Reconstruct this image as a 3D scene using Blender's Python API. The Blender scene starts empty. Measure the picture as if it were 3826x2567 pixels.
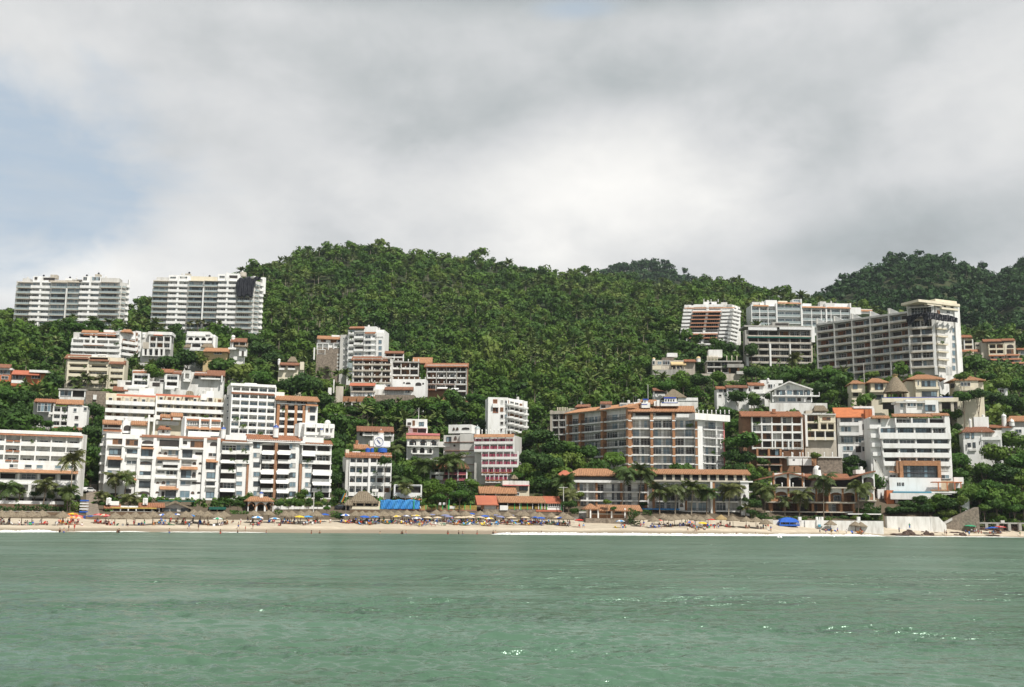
import bpy, bmesh, math, random
import numpy as np
from mathutils import Vector, Matrix, Euler
random.seed(7); RNG = np.random.default_rng(7)
R = math.radians
SC = bpy.context.scene
COL = SC.collection

# ------------------------------------------------------------------ camera
PW, PH, FPX = 3826.0, 2567.0, 4067.0
CAM_H, PITCH, ROLL = 3.4, R(9.26), R(0.6)
_F = Vector((0, math.cos(PITCH), math.sin(PITCH)))
_U0 = Vector((0, -math.sin(PITCH), math.cos(PITCH)))
_R0 = Vector((1, 0, 0))
_Rt = _R0*math.cos(ROLL) + _U0*math.sin(ROLL)
_Up = _U0*math.cos(ROLL) - _R0*math.sin(ROLL)
cam_d = bpy.data.cameras.new('camera'); cam = bpy.data.objects.new('camera', cam_d); COL.objects.link(cam)
cam_d.sensor_width = 36.0; cam_d.lens = 36.0*FPX/PW; cam_d.clip_start = 0.5; cam_d.clip_end = 9000
cam.matrix_world = Matrix(((_Rt.x, _Up.x, -_F.x, 0), (_Rt.y, _Up.y, -_F.y, 0), (_Rt.z, _Up.z, -_F.z, CAM_H), (0, 0, 0, 1)))
SC.camera = cam

def ray(px, py):
    """direction of a sight line scaled to dy = 1, as (dx, dz)"""
    d = _F + _Rt*((px-PW/2)/FPX) - _Up*((py-PH/2)/FPX)
    return d.x/d.y, d.z/d.y
def proj(X, Y, Z):
    v = Vector((X, Y, Z-CAM_H)); k = FPX/v.dot(_F)
    return PW/2 + v.dot(_Rt)*k, PH/2 - v.dot(_Up)*k

# ------------------------------------------------------------------ render settings
SC.view_settings.view_transform = 'Standard'; SC.view_settings.look = 'None'
SC.view_settings.gamma = 1.0; SC.view_settings.exposure = 0.2
SC.cycles.max_bounces = 6; SC.cycles.diffuse_bounces = 3; SC.cycles.glossy_bounces = 3
SC.cycles.transparent_max_bounces = 6; SC.cycles.volume_bounces = 0

# ------------------------------------------------------------------ sun and sky
SUN_EL, SUN_AZ = R(52), R(142)      # azimuth clockwise from +Y: behind the camera, to its right
sd = bpy.data.lights.new('sun', 'SUN'); sun = bpy.data.objects.new('sun', sd); COL.objects.link(sun)
sd.energy = 4.4; sd.angle = R(0.6); sd.color = (1.0, 0.955, 0.88)
S_DIR = Vector((math.sin(SUN_AZ)*math.cos(SUN_EL), math.cos(SUN_AZ)*math.cos(SUN_EL), math.sin(SUN_EL)))
sun.rotation_euler = S_DIR.to_track_quat('Z', 'Y').to_euler()
sun.location = S_DIR*300

W = bpy.data.worlds.new('World'); SC.world = W; W.use_nodes = True
def sky_world():
    nt = W.node_tree; N = nt.nodes; L = nt.links; N.clear()
    out = N.new('ShaderNodeOutputWorld'); bg = N.new('ShaderNodeBackground')
    tc = N.new('ShaderNodeTexCoord'); D = tc.outputs['Generated']
    sk = N.new('ShaderNodeTexSky'); sk.sky_type = 'NISHITA'; sk.sun_disc = False
    sk.sun_elevation = SUN_EL; sk.sun_rotation = SUN_AZ; sk.air_density = 1.1; sk.dust_density = 1.5; sk.ozone_density = 2
    def math_(op, a, b=None, clamp=False):
        m = N.new('ShaderNodeMath'); m.operation = op; m.use_clamp = clamp
        for i, v in enumerate((a, b)):
            if v is None: continue
            if isinstance(v, (int, float)): m.inputs[i].default_value = v
            else: L.new(v, m.inputs[i])
        return m.outputs[0]
    def noise(scale, detail, rough, stretch=(1, 1, 1.55), dist=0.0, off=(0, 0, 0)):
        mp = N.new('ShaderNodeMapping'); mp.inputs['Scale'].default_value = stretch; mp.inputs['Location'].default_value = off
        L.new(D, mp.inputs['Vector']); n = N.new('ShaderNodeTexNoise')
        n.inputs['Scale'].default_value = scale; n.inputs['Detail'].default_value = detail
        n.inputs['Roughness'].default_value = rough; n.inputs['Distortion'].default_value = dist
        L.new(mp.outputs[0], n.inputs['Vector']); return n.outputs['Fac']
    def blob(px, py, rx, ry, warp=0.0):
        """soft elliptical patch of sky round a direction"""
        dx, dz = ray(px, py); v = Vector((dx, 1, dz)).normalized()
        sub = N.new('ShaderNodeVectorMath'); sub.operation = 'SUBTRACT'; L.new(D, sub.inputs[0]); sub.inputs[1].default_value = v
        sc = N.new('ShaderNodeVectorMath'); sc.operation = 'MULTIPLY'; L.new(sub.outputs[0], sc.inputs[0])
        sc.inputs[1].default_value = (FPX/rx, FPX/rx, FPX/ry)
        ln = N.new('ShaderNodeVectorMath'); ln.operation = 'LENGTH'; L.new(sc.outputs[0], ln.inputs[0])
        d = ln.outputs['Value']
        if warp: d = math_('ADD', d, math_('MULTIPLY', math_('SUBTRACT', warp_n, 0.5), warp))
        mr = N.new('ShaderNodeMapRange'); mr.interpolation_type = 'SMOOTHERSTEP'
        mr.inputs['From Min'].default_value = 1.0; mr.inputs['From Max'].default_value = 0.0
        L.new(d, mr.inputs['Value']); return mr.outputs[0]
    warp_n = noise(6.5, 8, 0.58, dist=0.3)
    # cloud brightness
    n1 = noise(3.6, 9, 0.52, dist=0.25, off=(0.3, 0, 0.2)); n2 = noise(11, 8, 0.6, dist=0.3)
    b = math_('ADD', 0.60, math_('MULTIPLY', math_('SUBTRACT', n1, 0.5), 0.66))
    b = math_('ADD', b, math_('MULTIPLY', math_('SUBTRACT', n2, 0.5), 0.26))
    for (px, py, rx, ry, a) in ((2150, 720, 1150, 400, .32), (3300, 700, 1000, 420, .10), (1000, 620, 650, 420, .10), (750, 950, 700, 260, .13),
                                (2000, 1000, 900, 230, .12), (150, 1040, 800, 190, .26), (3700, 250, 700, 420, .08),
                                (1600, 520, 520, 250, -.12), (2350, 260, 420, 200, -.06), (3350, 850, 620, 230, -.22), (3100, 1000, 700, 200, -.10),
                                (760, 480, 420, 160, -.10), (1100, 250, 800, 200, -.06), (2900, 230, 900, 200, -.04)):
        b = math_('ADD', b, math_('MULTIPLY', blob(px, py, rx, ry, 0.9), a))
    # filter-like darkening of the upper sky, put into the cloud colour
    sep = N.new('ShaderNodeSeparateXYZ'); L.new(D, sep.inputs[0])
    mo = N.new('ShaderNodeMapRange'); mo.interpolation_type = 'SMOOTHSTEP'
    mo.inputs['From Min'].default_value = 0.425; mo.inputs['From Max'].default_value = 0.470
    mo.inputs['To Min'].default_value = 1.0; mo.inputs['To Max'].default_value = 0.5; L.new(sep.outputs['Z'], mo.inputs['Value'])
    b = math_('MULTIPLY', math_('MAXIMUM', b, 0.25), mo.outputs[0])
    cr = N.new('ShaderNodeValToRGB'); e = cr.color_ramp.elements
    e[0].position = 0.2; e[0].color = (0.17, 0.175, 0.18, 1); e[1].position = 1.0; e[1].color = (0.92, 0.905, 0.87, 1)
    m = e.new(0.42); m.color = (0.40, 0.432, 0.44, 1); m = e.new(0.62); m.color = (0.61, 0.62, 0.625, 1)
    L.new(b, cr.inputs[0])
    # where the blue shows through: low on the far left
    gap = math_('MAXIMUM', blob(-60, 590, 860, 500, 1.5), math_('MULTIPLY', blob(2150, 30, 260, 60, 0.6), 0.5))
    gap = math_('MULTIPLY', gap, 1.5, True)
    strk = math_('MULTIPLY', math_('SUBTRACT', noise(9, 7, 0.6, (1, 1, 4.5)), 0.46), 2.2, True)
    gap = math_('MULTIPLY', gap, math_('SUBTRACT', 1.0, math_('MULTIPLY', strk, 0.55)), True)
    bl = N.new('ShaderNodeMix'); bl.data_type = 'RGBA'; bl.blend_type = 'MULTIPLY'; bl.inputs[0].default_value = 1
    L.new(sk.outputs[0], bl.inputs[6]); bl.inputs[7].default_value = (0.105, 0.105, 0.105, 1)
    hz = N.new('ShaderNodeMix'); hz.data_type = 'RGBA'; hz.inputs[0].default_value = 0.8
    L.new(bl.outputs[2], hz.inputs[6]); hz.inputs[7].default_value = (0.46, 0.545, 0.625, 1)
    mx = N.new('ShaderNodeMix'); mx.data_type = 'RGBA'; L.new(gap, mx.inputs[0])
    L.new(cr.outputs[0], mx.inputs[6]); L.new(hz.outputs[2], mx.inputs[7])
    L.new(mx.outputs[2], bg.inputs[0]); bg.inputs[1].default_value = 1.0
    L.new(bg.outputs[0], out.inputs[0])
sky_world()

# ------------------------------------------------------------------ materials
def mat(name, c1, c2=None, scale=1.0, rough=0.7, bump=0.0, detail=4, stretch=(1, 1, 1), lo=0.35, hi=0.65, spec=0.3,
        metal=0.0, transl=0.0, obj_rand=None, attr=None, bscale=None, src='POS', emit=0):
    m = bpy.data.materials.new(name); m.use_nodes = True; nt = m.node_tree; N = nt.nodes; L = nt.links
    p = N['Principled BSDF']; p.inputs['Roughness'].default_value = rough; p.inputs['Metallic'].default_value = metal
    p.inputs['Specular IOR Level'].default_value = spec
    c = N.new('ShaderNodeRGB'); c.outputs[0].default_value = (*c1, 1); col = c.outputs[0]
    g = N.new('ShaderNodeNewGeometry') if src == 'POS' else N.new('ShaderNodeTexCoord')
    mp = N.new('ShaderNodeMapping'); mp.inputs['Scale'].default_value = stretch
    L.new(g.outputs['Position' if src == 'POS' else 'Object'], mp.inputs[0])
    if c2 is not None:
        n = N.new('ShaderNodeTexNoise'); n.inputs['Scale'].default_value = scale; n.inputs['Detail'].default_value = detail
        n.inputs['Roughness'].default_value = 0.6; L.new(mp.outputs[0], n.inputs[0])
        mr = N.new('ShaderNodeMapRange'); mr.inputs['From Min'].default_value = lo; mr.inputs['From Max'].default_value = hi
        L.new(n.outputs[0], mr.inputs[0]); mx = N.new('ShaderNodeMix'); mx.data_type = 'RGBA'
        L.new(mr.outputs[0], mx.inputs[0]); L.new(col, mx.inputs[6]); mx.inputs[7].default_value = (*c2, 1); col = mx.outputs[2]
    if obj_rand is not None or attr:
        # hue of each single plant: by object, or by a per-plant attribute in the forest mass
        if attr:
            a = N.new('ShaderNodeAttribute'); a.attribute_name = attr; fac = a.outputs['Fac']
        else:
            a = N.new('ShaderNodeObjectInfo'); fac = a.outputs['Random']
        rp = N.new('ShaderNodeValToRGB'); e = rp.color_ramp.elements
        cols = obj_rand; e[0].color = (*cols[0], 1); e[1].color = (*cols[-1], 1)
        for i, cc in enumerate(cols[1:-1]): k = e.new((i+1)/(len(cols)-1)); k.color = (*cc, 1)
        L.new(fac, rp.inputs[0]); mx2 = N.new('ShaderNodeMix'); mx2.data_type = 'RGBA'; mx2.inputs[0].default_value = 0.8
        L.new(col, mx2.inputs[6]); L.new(rp.outputs[0], mx2.inputs[7]); col = mx2.outputs[2]
    L.new(col, p.inputs['Base Color'])
    if bump:
        nb = N.new('ShaderNodeTexNoise'); nb.inputs['Scale'].default_value = bscale or scale*3; nb.inputs['Detail'].default_value = 5
        L.new(mp.outputs[0], nb.inputs[0]); bp = N.new('ShaderNodeBump'); bp.inputs['Strength'].default_value = 1.0
        bp.inputs['Distance'].default_value = bump; L.new(nb.outputs[0], bp.inputs['Height']); L.new(bp.outputs[0], p.inputs['Normal'])
    if transl:
        t = N.new('ShaderNodeBsdfTranslucent'); L.new(col, t.inputs[0]); ms = N.new('ShaderNodeMixShader'); ms.inputs[0].default_value = transl
        L.new(p.outputs[0], ms.inputs[1]); L.new(t.outputs[0], ms.inputs[2]); L.new(ms.outputs[0], N['Material Output'].inputs[0])
    if emit:
        p.inputs['Emission Strength'].default_value = emit
    return m
V = (1, 1, 0.22)   # vertical streaks
M = {
 'white': mat('white_paint', (.80, .80, .785), (.60, .59, .55), .7, .75, .01, stretch=V, lo=.48, hi=.82, detail=7),
 'white2': mat('white_stained', (.76, .755, .73), (.42, .40, .36), .7, .8, .01, stretch=V, lo=.44, hi=.78, detail=7),
 'cream': mat('cream_render', (.72, .66, .52), (.58, .52, .40), .6, .8, .01, stretch=V, lo=.45, hi=.8),
 'beige': mat('beige_plaster', (.58, .53, .45), (.42, .38, .32), .6, .85, .01, stretch=V),
 'yellow': mat('yellow_ochre', (.66, .50, .26), (.55, .42, .24), .5, .8, .01, stretch=V),
 'grey': mat('grey_concrete', (.42, .41, .38), (.27, .26, .24), .7, .9, .02, stretch=V, lo=.35, hi=.7),
 'pale': mat('pale_concrete', (.60, .59, .56), (.46, .45, .42), .6, .85, .01, stretch=V, lo=.4, hi=.8),
 'glassrail': mat('tinted_glass_rail', (.27, .33, .33), (.36, .41, .41), .8, .25, spec=.6),
 'brown': mat('brown_plaster', (.36, .20, .12), (.27, .15, .09), .8, .85, .01),
 'brick': mat('brick_orange', (.42, .22, .115), (.30, .155, .085), 1.6, .9, .03),
 'orange': mat('orange_paint', (.55, .19, .08), (.44, .15, .065), .7, .8, stretch=V),
 'tile': mat('terracotta_tile', (.43, .19, .10), (.22, .11, .07), 1.4, .9, .06, detail=6, lo=.3, hi=.7),
 'tile2': mat('pale_terracotta_tile', (.48, .26, .14), (.30, .16, .095), 1.3, .9, .06, detail=6, lo=.3, hi=.7),
 'tile3': mat('dark_terracotta_tile', (.33, .15, .09), (.17, .09, .06), 1.5, .9, .06, detail=6, lo=.3, hi=.7),
 'redroof': mat('red_sheet_roof', (.48, .16, .09), (.40, .13, .08), .6, .6),
 'thatch': mat('thatch', (.30, .25, .18), (.15, .12, .085), 2.2, 1., .08, detail=7, stretch=(1.5, 1.5, .7)),
 'thatchy': mat('new_thatch', (.42, .31, .15), (.25, .18, .09), 2.2, 1., .08, detail=7, stretch=(1.5, 1.5, .7)),
 'wood': mat('brown_wood', (.22, .11, .055), (.13, .065, .035), 2.5, .7),
 'bamboo': mat('yellow_wood', (.55, .40, .10), (.42, .30, .08), 3, .7),
 'post': mat('timber_post', (.20, .14, .09), (.13, .09, .06), 3, .9),
 'dark': mat('interior_shade', (.035, .032, .03), (.06, .05, .045), .5, .6),  # near-black stands in for shade inside openings and under roofs
 'glass': mat('window_glass', (.03, .04, .045), (.09, .11, .12), .35, .12, spec=.6, lo=.4, hi=.7),
 'bluegl': mat('blue_window_glass', (.10, .16, .20), (.22, .30, .34), .3, .12, spec=.6),
 'curtain': mat('curtain', (.50, .50, .47), (.34, .34, .32), .9, .8, stretch=(2, 2, .3)),
 'rail': mat('dark_iron_rail', (.05, .05, .055), None, 1, .5),
 'pink': mat('magenta_rail', (.50, .10, .17), (.42, .08, .14), 1, .6),
 'blue': mat('blue_paint', (.04, .08, .42), None, 1, .6),
 'bluedome': mat('blue_dome_tile', (.06, .12, .40), (.03, .07, .28), 2, .35),
 'aqua': mat('pool_water', (.08, .30, .42), None, 1, .1, spec=.6),
 'green': mat('green_paint', (.05, .45, .12), None, 1, .6),
 'greencl': mat('green_awning', (.02, .12, .09), (.015, .08, .06), 1, .8),
 'stone': mat('rubble_stone', (.30, .25, .20), (.15, .125, .10), 1.5, .95, .10, detail=6),
 'rock': mat('shore_rock', (.15, .10, .08), (.075, .055, .045), 1.3, .9, .12, detail=7),
 'black': mat('black_tarp', (.012, .013, .018), (.03, .032, .04), 1.0, .45, .05),
 'tarp': mat('blue_tarp', (.03, .20, .55), (.08, .33, .68), .55, .5, .10, lo=.35, hi=.7),
 'metal': mat('galvanised_metal', (.5, .5, .5), None, 1, .4, metal=.6),
 'red': mat('red_cloth', (.62, .05, .03), (.5, .04, .03), 1.5, .8),
 'bluec': mat('blue_cloth', (.03, .13, .55), (.025, .10, .42), 1.5, .8),
 'lblue': mat('light_blue_cloth', (.08, .34, .68), (.07, .27, .55), 1.5, .8),
 'gblue': mat('grey_blue_cloth', (.24, .26, .42), (.18, .20, .34), 1.5, .8),
 'creamc': mat('cream_cloth', (.66, .55, .40), (.55, .45, .32), 1.5, .8),
 'whitec': mat('white_cloth', (.78, .78, .78), (.66, .66, .66), 1.5, .8),
 'yellowc': mat('yellow_cloth', (.72, .52, .04), None, 1.5, .8),
 'greenc': mat('green_cloth', (.04, .32, .16), None, 1.5, .8),
 'orangec': mat('orange_cloth', (.70, .25, .05), None, 1.5, .8),
 'pinkc': mat('pink_cloth', (.62, .22, .22), None, 1.5, .8),
 'blackc': mat('black_cloth', (.02, .02, .025), None, 1.5, .8),
 'skin': mat('skin', (.34, .18, .11), None, 1, .6), 'skin2': mat('skin_fair', (.52, .32, .22), None, 1, .6), 'skin3': mat('skin_dark', (.20, .10, .06), None, 1, .6),
 'hair': mat('dark_hair', (.02, .015, .012), None, 1, .5),
 'bark': mat('bark', (.24, .19, .14), (.14, .11, .08), 2, .9, .05),
 'palebark': mat('pale_bark', (.40, .35, .28), (.26, .22, .17), 2, .9, .05),
}
LEAFC = [(.024, .068, .012), (.052, .122, .018), (.044, .106, .016), (.092, .178, .022), (.072, .140, .018), (.130, .205, .030), (.165, .215, .045)]
M['leaf'] = mat('foliage', (.05, .105, .016), (.11, .175, .03), .28, .6, obj_rand=LEAFC, transl=.22, spec=.25)
M['leaff'] = mat('forest_foliage', (.05, .105, .016), (.11, .175, .03), .10, .6, obj_rand=LEAFC, attr='tint', transl=.22, spec=.25)
M['leafd'] = mat('dark_foliage', (.026, .070, .014), (.055, .11, .020), .35, .6, transl=.2, spec=.25)
M['leafb'] = mat('bright_foliage', (.075, .17, .022), (.045, .11, .018), .35, .6, transl=.25, spec=.25)
M['leafh'] = mat('far_shaded_foliage', (.022, .060, .018), (.045, .10, .024), .05, .6, transl=.15, spec=.2)  # leaf colour darkened to paint the cloud shade on the far hill
M['frond'] = mat('palm_frond', (.075, .12, .028), (.15, .165, .05), .5, .5, obj_rand=[(.06, .12, .03), (.10, .14, .035), (.16, .17, .06), (.07, .11, .035)], transl=.25, spec=.35)
M['frondf'] = mat('forest_palm_frond', (.075, .135, .028), (.16, .195, .055), .3, .5, transl=.22, spec=.35)

# ------------------------------------------------------------------ object helpers
def link(o, parent=None):
    COL.objects.link(o)
    if parent is not None: o.parent = parent
    return o
def tag(o, label=None, cat=None, group=None, kind=None):
    if label: o['label'] = label
    if cat: o['category'] = cat
    if group: o['group'] = group
    if kind: o['kind'] = kind
    return o
def empty(name, loc, label, cat, group=None, rz=0):
    o = bpy.data.objects.new(name, None); o.location = loc; o.rotation_euler = (0, 0, rz); link(o)
    return tag(o, label, cat, group)
class MB:
    """collects faces with material indices"""
    def __init__(s): s.v = []; s.f = []; s.m = []; s.mats = []
    def mi(s, mt):
        if mt not in s.mats: s.mats.append(mt)
        return s.mats.index(mt)
    def add(s, vs, fs, mt):
        b = len(s.v); s.v += [tuple(v) for v in vs]; i = s.mi(mt)
        for f in fs: s.f.append(tuple(b+k for k in f)); s.m.append(i)
        return s
    def box(s, x0, x1, y0, y1, z0, z1, mt):
        return s.add([(x0, y0, z0), (x1, y0, z0), (x1, y1, z0), (x0, y1, z0), (x0, y0, z1), (x1, y0, z1), (x1, y1, z1), (x0, y1, z1)],
                     [(0, 3, 2, 1), (4, 5, 6, 7), (0, 1, 5, 4), (1, 2, 6, 5), (2, 3, 7, 6), (3, 0, 4, 7)], mt)
    def lathe(s, prof, n, mt, cx=0, cy=0, cz=0, jit=0):
        vs = []; fs = []
        for r, z in prof:
            for k in range(n):
                a = 2*math.pi*k/n; rr = r*(1+random.uniform(-jit, jit)); vs.append((cx+rr*math.cos(a), cy+rr*math.sin(a), cz+z))
        for i in range(len(prof)-1):
            for k in range(n): fs.append((i*n+k, i*n+(k+1) % n, (i+1)*n+(k+1) % n, (i+1)*n+k))
        fs.append(tuple(range(n-1, -1, -1))); fs.append(tuple((len(prof)-1)*n+k for k in range(n)))
        return s.add(vs, fs, mt)
    def tube(s, pts, rads, n, mt):
        vs = []; fs = []
        for i, p in enumerate(pts):
            p = Vector(p); q = Vector(pts[min(i+1, len(pts)-1)]) - Vector(pts[max(i-1, 0)]); q.normalize()
            a = q.orthogonal().normalized(); b = q.cross(a)
            for k in range(n):
                t = 2*math.pi*k/n; vs.append(p + (a*math.cos(t)+b*math.sin(t))*rads[i])
        for i in range(len(pts)-1):
            for k in range(n): fs.append((i*n+k, i*n+(k+1) % n, (i+1)*n+(k+1) % n, (i+1)*n+k))
        fs.append(tuple(range(n-1, -1, -1))); fs.append(tuple((len(pts)-1)*n+k for k in range(n)))
        return s.add(vs, fs, mt)
    def prism(s, poly, y0, y1, mt):
        """extrudes an (x, z) outline from y0 to y1"""
        n = len(poly); vs = [(x, y0, z) for x, z in poly] + [(x, y1, z) for x, z in poly]
        return s.add(vs, [tuple(range(n)), tuple(range(2*n-1, n-1, -1))] + [(i, n+i, n+(i+1) % n, (i+1) % n) for i in range(n)], mt)
    def mesh(s, name, smooth=False):
        me = bpy.data.meshes.new(name); me.from_pydata(s.v, [], s.f)
        for m_ in s.mats: me.materials.append(M[m_] if isinstance(m_, str) else m_)
        me.polygons.foreach_set('material_index', s.m)
        if smooth: me.polygons.foreach_set('use_smooth', [True]*len(s.f))
        me.update(); return me
    def obj(s, name, parent=None, loc=(0, 0, 0), rz=0, smooth=False):
        o = bpy.data.objects.new(name, s.mesh(name, smooth)); o.location = loc; o.rotation_euler = (0, 0, rz)
        return link(o, parent)
def np_mesh(name, co, faces, mats, midx=None, attrs=None, smooth=False):
    """co (n,3), faces (m,k) all the same k"""
    me = bpy.data.meshes.new(name); n, (m, k) = len(co), faces.shape
    me.vertices.add(n); me.vertices.foreach_set('co', co.astype(np.float32).ravel())
    me.loops.add(m*k); me.loops.foreach_set('vertex_index', faces.astype(np.int32).ravel())
    me.polygons.add(m); me.polygons.foreach_set('loop_start', np.arange(0, m*k, k, dtype=np.int32))
    try: me.polygons.foreach_set('loop_total', np.full(m, k, dtype=np.int32))
    except Exception: pass
    for mm in mats: me.materials.append(mm)
    if midx is not None: me.polygons.foreach_set('material_index', midx.astype(np.int32))
    if smooth: me.polygons.foreach_set('use_smooth', np.ones(m, dtype=bool))
    if attrs:
        for nm, arr in attrs.items():
            a = me.attributes.new(nm, 'FLOAT', 'POINT'); a.data.foreach_set('value', arr.astype(np.float32))
    me.update(calc_edges=True); return me
# ------------------------------------------------------------------ terrain: the rising ground behind the beach
SHORE_PX = [(-900,1991),(0,1989),(500,1988),(1280,1992),(1920,1997),(2560,2001),(3200,2003),(3826,2008),(4700,2014)]
def row_depth(px,py):            # depth at which a sight line meets sea level
    dx,dz = ray(px,py);return -CAM_H/dz
TCOL = {  # image column: (row of the ground, distance) from the back of the beach to the ridge, a section of the hillside
 -900: [(1950,232),(1900,255),(1700,315),(1560,370),(1400,440),(1270,540),(1200,620)],
 0:    [(1950,262),(1900,283),(1700,345),(1560,400),(1400,470),(1240,570),(1215,640)],
 300:  [(1950,272),(1900,294),(1700,355),(1560,410),(1400,480),(1240,575),(1210,650)],
 520:  [(1950,278),(1900,300),(1700,365),(1560,420),(1400,490),(1245,585),(1158,700)],
 800:  [(1950,286),(1900,310),(1700,380),(1560,440),(1400,510),(1250,600),(1130,740),(1052,860)],
 1060: [(1950,292),(1900,316),(1700,390),(1560,450),(1400,540),(1200,660),(1040,850),(968,930)],
 1400: [(1950,302),(1890,330),(1700,400),(1500,480),(1380,560),(1110,760),(918,960)],
 1600: [(1951,310),(1890,340),(1700,405),(1500,490),(1350,590),(1120,780),(970,980)],
 1913: [(1952,318),(1880,350),(1700,420),(1500,500),(1300,630),(1150,800),(1030,1000)],
 2300: [(1952,325),(1880,355),(1750,380),(1560,430),(1450,490),(1300,610),(1150,800),(1060,1000)],
 2480: [(1952,330),(1880,358),(1750,382),(1560,430),(1430,490),(1280,610),(1130,820),(1098,960)],
 2600: [(1951,333),(1875,360),(1720,392),(1520,450),(1400,500),(1250,600),(1110,760),(1072,880)],
 2780: [(1953,336),(1875,362),(1700,400),(1500,460),(1395,505),(1250,610),(1110,760),(1076,860)],
 3000: [(1960,340),(1885,365),(1700,405),(1450,470),(1390,500),(1250,620),(1160,800)],
 3200: [(1968,343),(1890,364),(1700,402),(1480,455),(1400,490),(1270,600),(1200,740)],
 3400: [(1978,346),(1910,358),(1700,400),(1500,445),(1400,485),(1270,600),(1240,720)],
 3600: [(1985,349),(1900,366),(1720,400),(1530,450),(1400,510),(1290,620),(1270,720)],
 3826: [(1987,352),(1900,372),(1720,410),(1550,460),(1400,530),(1300,640),(1280,740)],
 4700: [(1990,365),(1900,390),(1720,430),(1550,480),(1400,550),(1300,660),(1280,760)],
}
_tc,_prof = [],[]
_ks = sorted(TCOL);_YG = np.concatenate([np.linspace(150,420,271),np.linspace(424,1500,270)])
for k in _ks:
    sy = np.interp(k,[a for a,_ in SHORE_PX],[b for _,b in SHORE_PX]);Y0 = row_depth(k,sy)
    pts = [(150,-6.0),(Y0-14,-1.3),(Y0,0.0)]
    for (py,Y) in TCOL[k]:
        dx,dz = ray(k,py);pts.append((Y,CAM_H + Y*dz))
    Yr,zr = pts[-1];pts += [(Yr+60,zr-3),(Yr+260,zr-60),(1500,max(zr-160,20))]
    _tc.append(ray(k,1700)[0]);_prof.append(np.interp(_YG,[p[0] for p in pts],[p[1] for p in pts]))
_tc = np.array(_tc);_prof = np.array(_prof)
def _sn(x,y,s):
    return (np.sin(x/s*1.9+y/s*0.7+1.3)+np.sin(x/s*0.8-y/s*1.7+4.1)+np.sin(x/s*2.7+y/s*2.3)*0.5+np.sin(-x/s*3.1+y/s*1.1+2)*0.4)/2.9
def zt(X,Y):
    X = np.asarray(X,float);Y = np.asarray(Y,float);t = X/np.maximum(Y,1)
    t = np.clip(t,_tc[0],_tc[-1]-1e-6);i = np.clip(np.searchsorted(_tc,t,side='right')-1,0,len(_tc)-2)
    w = (t-_tc[i])/(_tc[i+1]-_tc[i])
    j = np.clip(np.searchsorted(_YG,Y,side='right')-1,0,len(_YG)-2);u = np.clip((Y-_YG[j])/(_YG[j+1]-_YG[j]),0,1)
    a = _prof[i,j]*(1-u)+_prof[i,j+1]*u;b = _prof[i+1,j]*(1-u)+_prof[i+1,j+1]*u
    z = a*(1-w)+b*w
    k = np.clip((z-90)/60,0,1)          # gullies and spurs higher up
    return z + k*(_sn(X,Y*0.6,60)*6 + _sn(X+300,Y,24)*3.2 + _sn(X*1.3+90,Y*.5,38)*5*np.clip((900-Y)/150,0,1))
def hit(px,py,h=0.0,Y0=190,Y1=1400):
    """where a sight line meets the ground (or a level h above it)"""
    dx,dz = ray(px,py);Ys = np.arange(Y0,Y1,0.5);d = CAM_H+Ys*dz - zt(Ys*dx,Ys) - h
    k = np.nonzero(d <= 0)[0]
    Y = Ys[k[0]] if len(k) else 900.0
    return Y*dx,Y,CAM_H+Y*dz - h

def grid_mesh(name,T,YY,Z,mats,attrs=None,smooth=True):
    ni,nj = T.shape;co = np.stack([T*YY,YY,Z],-1).reshape(-1,3)
    a = (np.arange(ni-1)[:,None]*nj+np.arange(nj-1)[None,:]).ravel()
    f = np.stack([a,a+nj,a+nj+1,a+1],-1)
    me = np_mesh(name,co,f,mats,attrs=attrs,smooth=smooth)
    return link(bpy.data.objects.new(name,me))
def shore_y(t):
    px = PW/2 + np.asarray(t)*FPX*0.9871
    return np.interp(px,[k for k in _ks],[row_depth(k,np.interp(k,[a for a,_ in SHORE_PX],[b for _,b in SHORE_PX])) for k in _ks])
def back_y(t): return np.interp(PW/2+np.asarray(t)*FPX*0.9871,_ks,[TCOL[k][0][1] for k in _ks])
# beach
tt = np.linspace(-0.72,0.78,500);vv = np.linspace(-0.35,1.12,90)
T,Vv = np.meshgrid(tt,vv,indexing='ij');YY = shore_y(T)+Vv*(back_y(T)-shore_y(T))
Z = zt(T*YY,YY);Z += np.where(Vv > 0.05,(_sn(T*YY,YY,2.2)*.07+_sn(T*YY,YY*2,7)*.10)*np.clip(Vv*2,0,1),0)
Z += 0.45*np.exp(-((Vv-0.40)/0.05)**2)                      # small berm the tide has cut
msand = mat('beach_sand',(.57,.50,.395),(.45,.385,.295),.35,.9,.03,detail=8,stretch=(1,2,1),bscale=5)
nt = msand.node_tree;_a = nt.nodes.new('ShaderNodeAttribute');_a.attribute_name = 'wet'
_mx = nt.nodes.new('ShaderNodeMix');_mx.data_type = 'RGBA';_pb = nt.nodes['Principled BSDF']
_src = _pb.inputs['Base Color'].links[0].from_socket
nt.links.new(_a.outputs['Fac'],_mx.inputs[0]);nt.links.new(_src,_mx.inputs[6]);_mx.inputs[7].default_value = (.31,.25,.18,1)
nt.links.new(_mx.outputs[2],_pb.inputs['Base Color'])
_r = nt.nodes.new('ShaderNodeMapRange');_r.inputs['To Min'].default_value = .95;_r.inputs['To Max'].default_value = .45
nt.links.new(_a.outputs['Fac'],_r.inputs[0]);nt.links.new(_r.outputs[0],_pb.inputs['Roughness'])
wet = np.clip((0.36+_sn(T*YY,YY*0,9)*.05-Vv)/0.14,0,1)*np.clip(1.0,0,1)
beach = grid_mesh('beach',T,YY,Z,[msand],{'wet': wet.ravel()});tag(beach,kind='structure')
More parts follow.
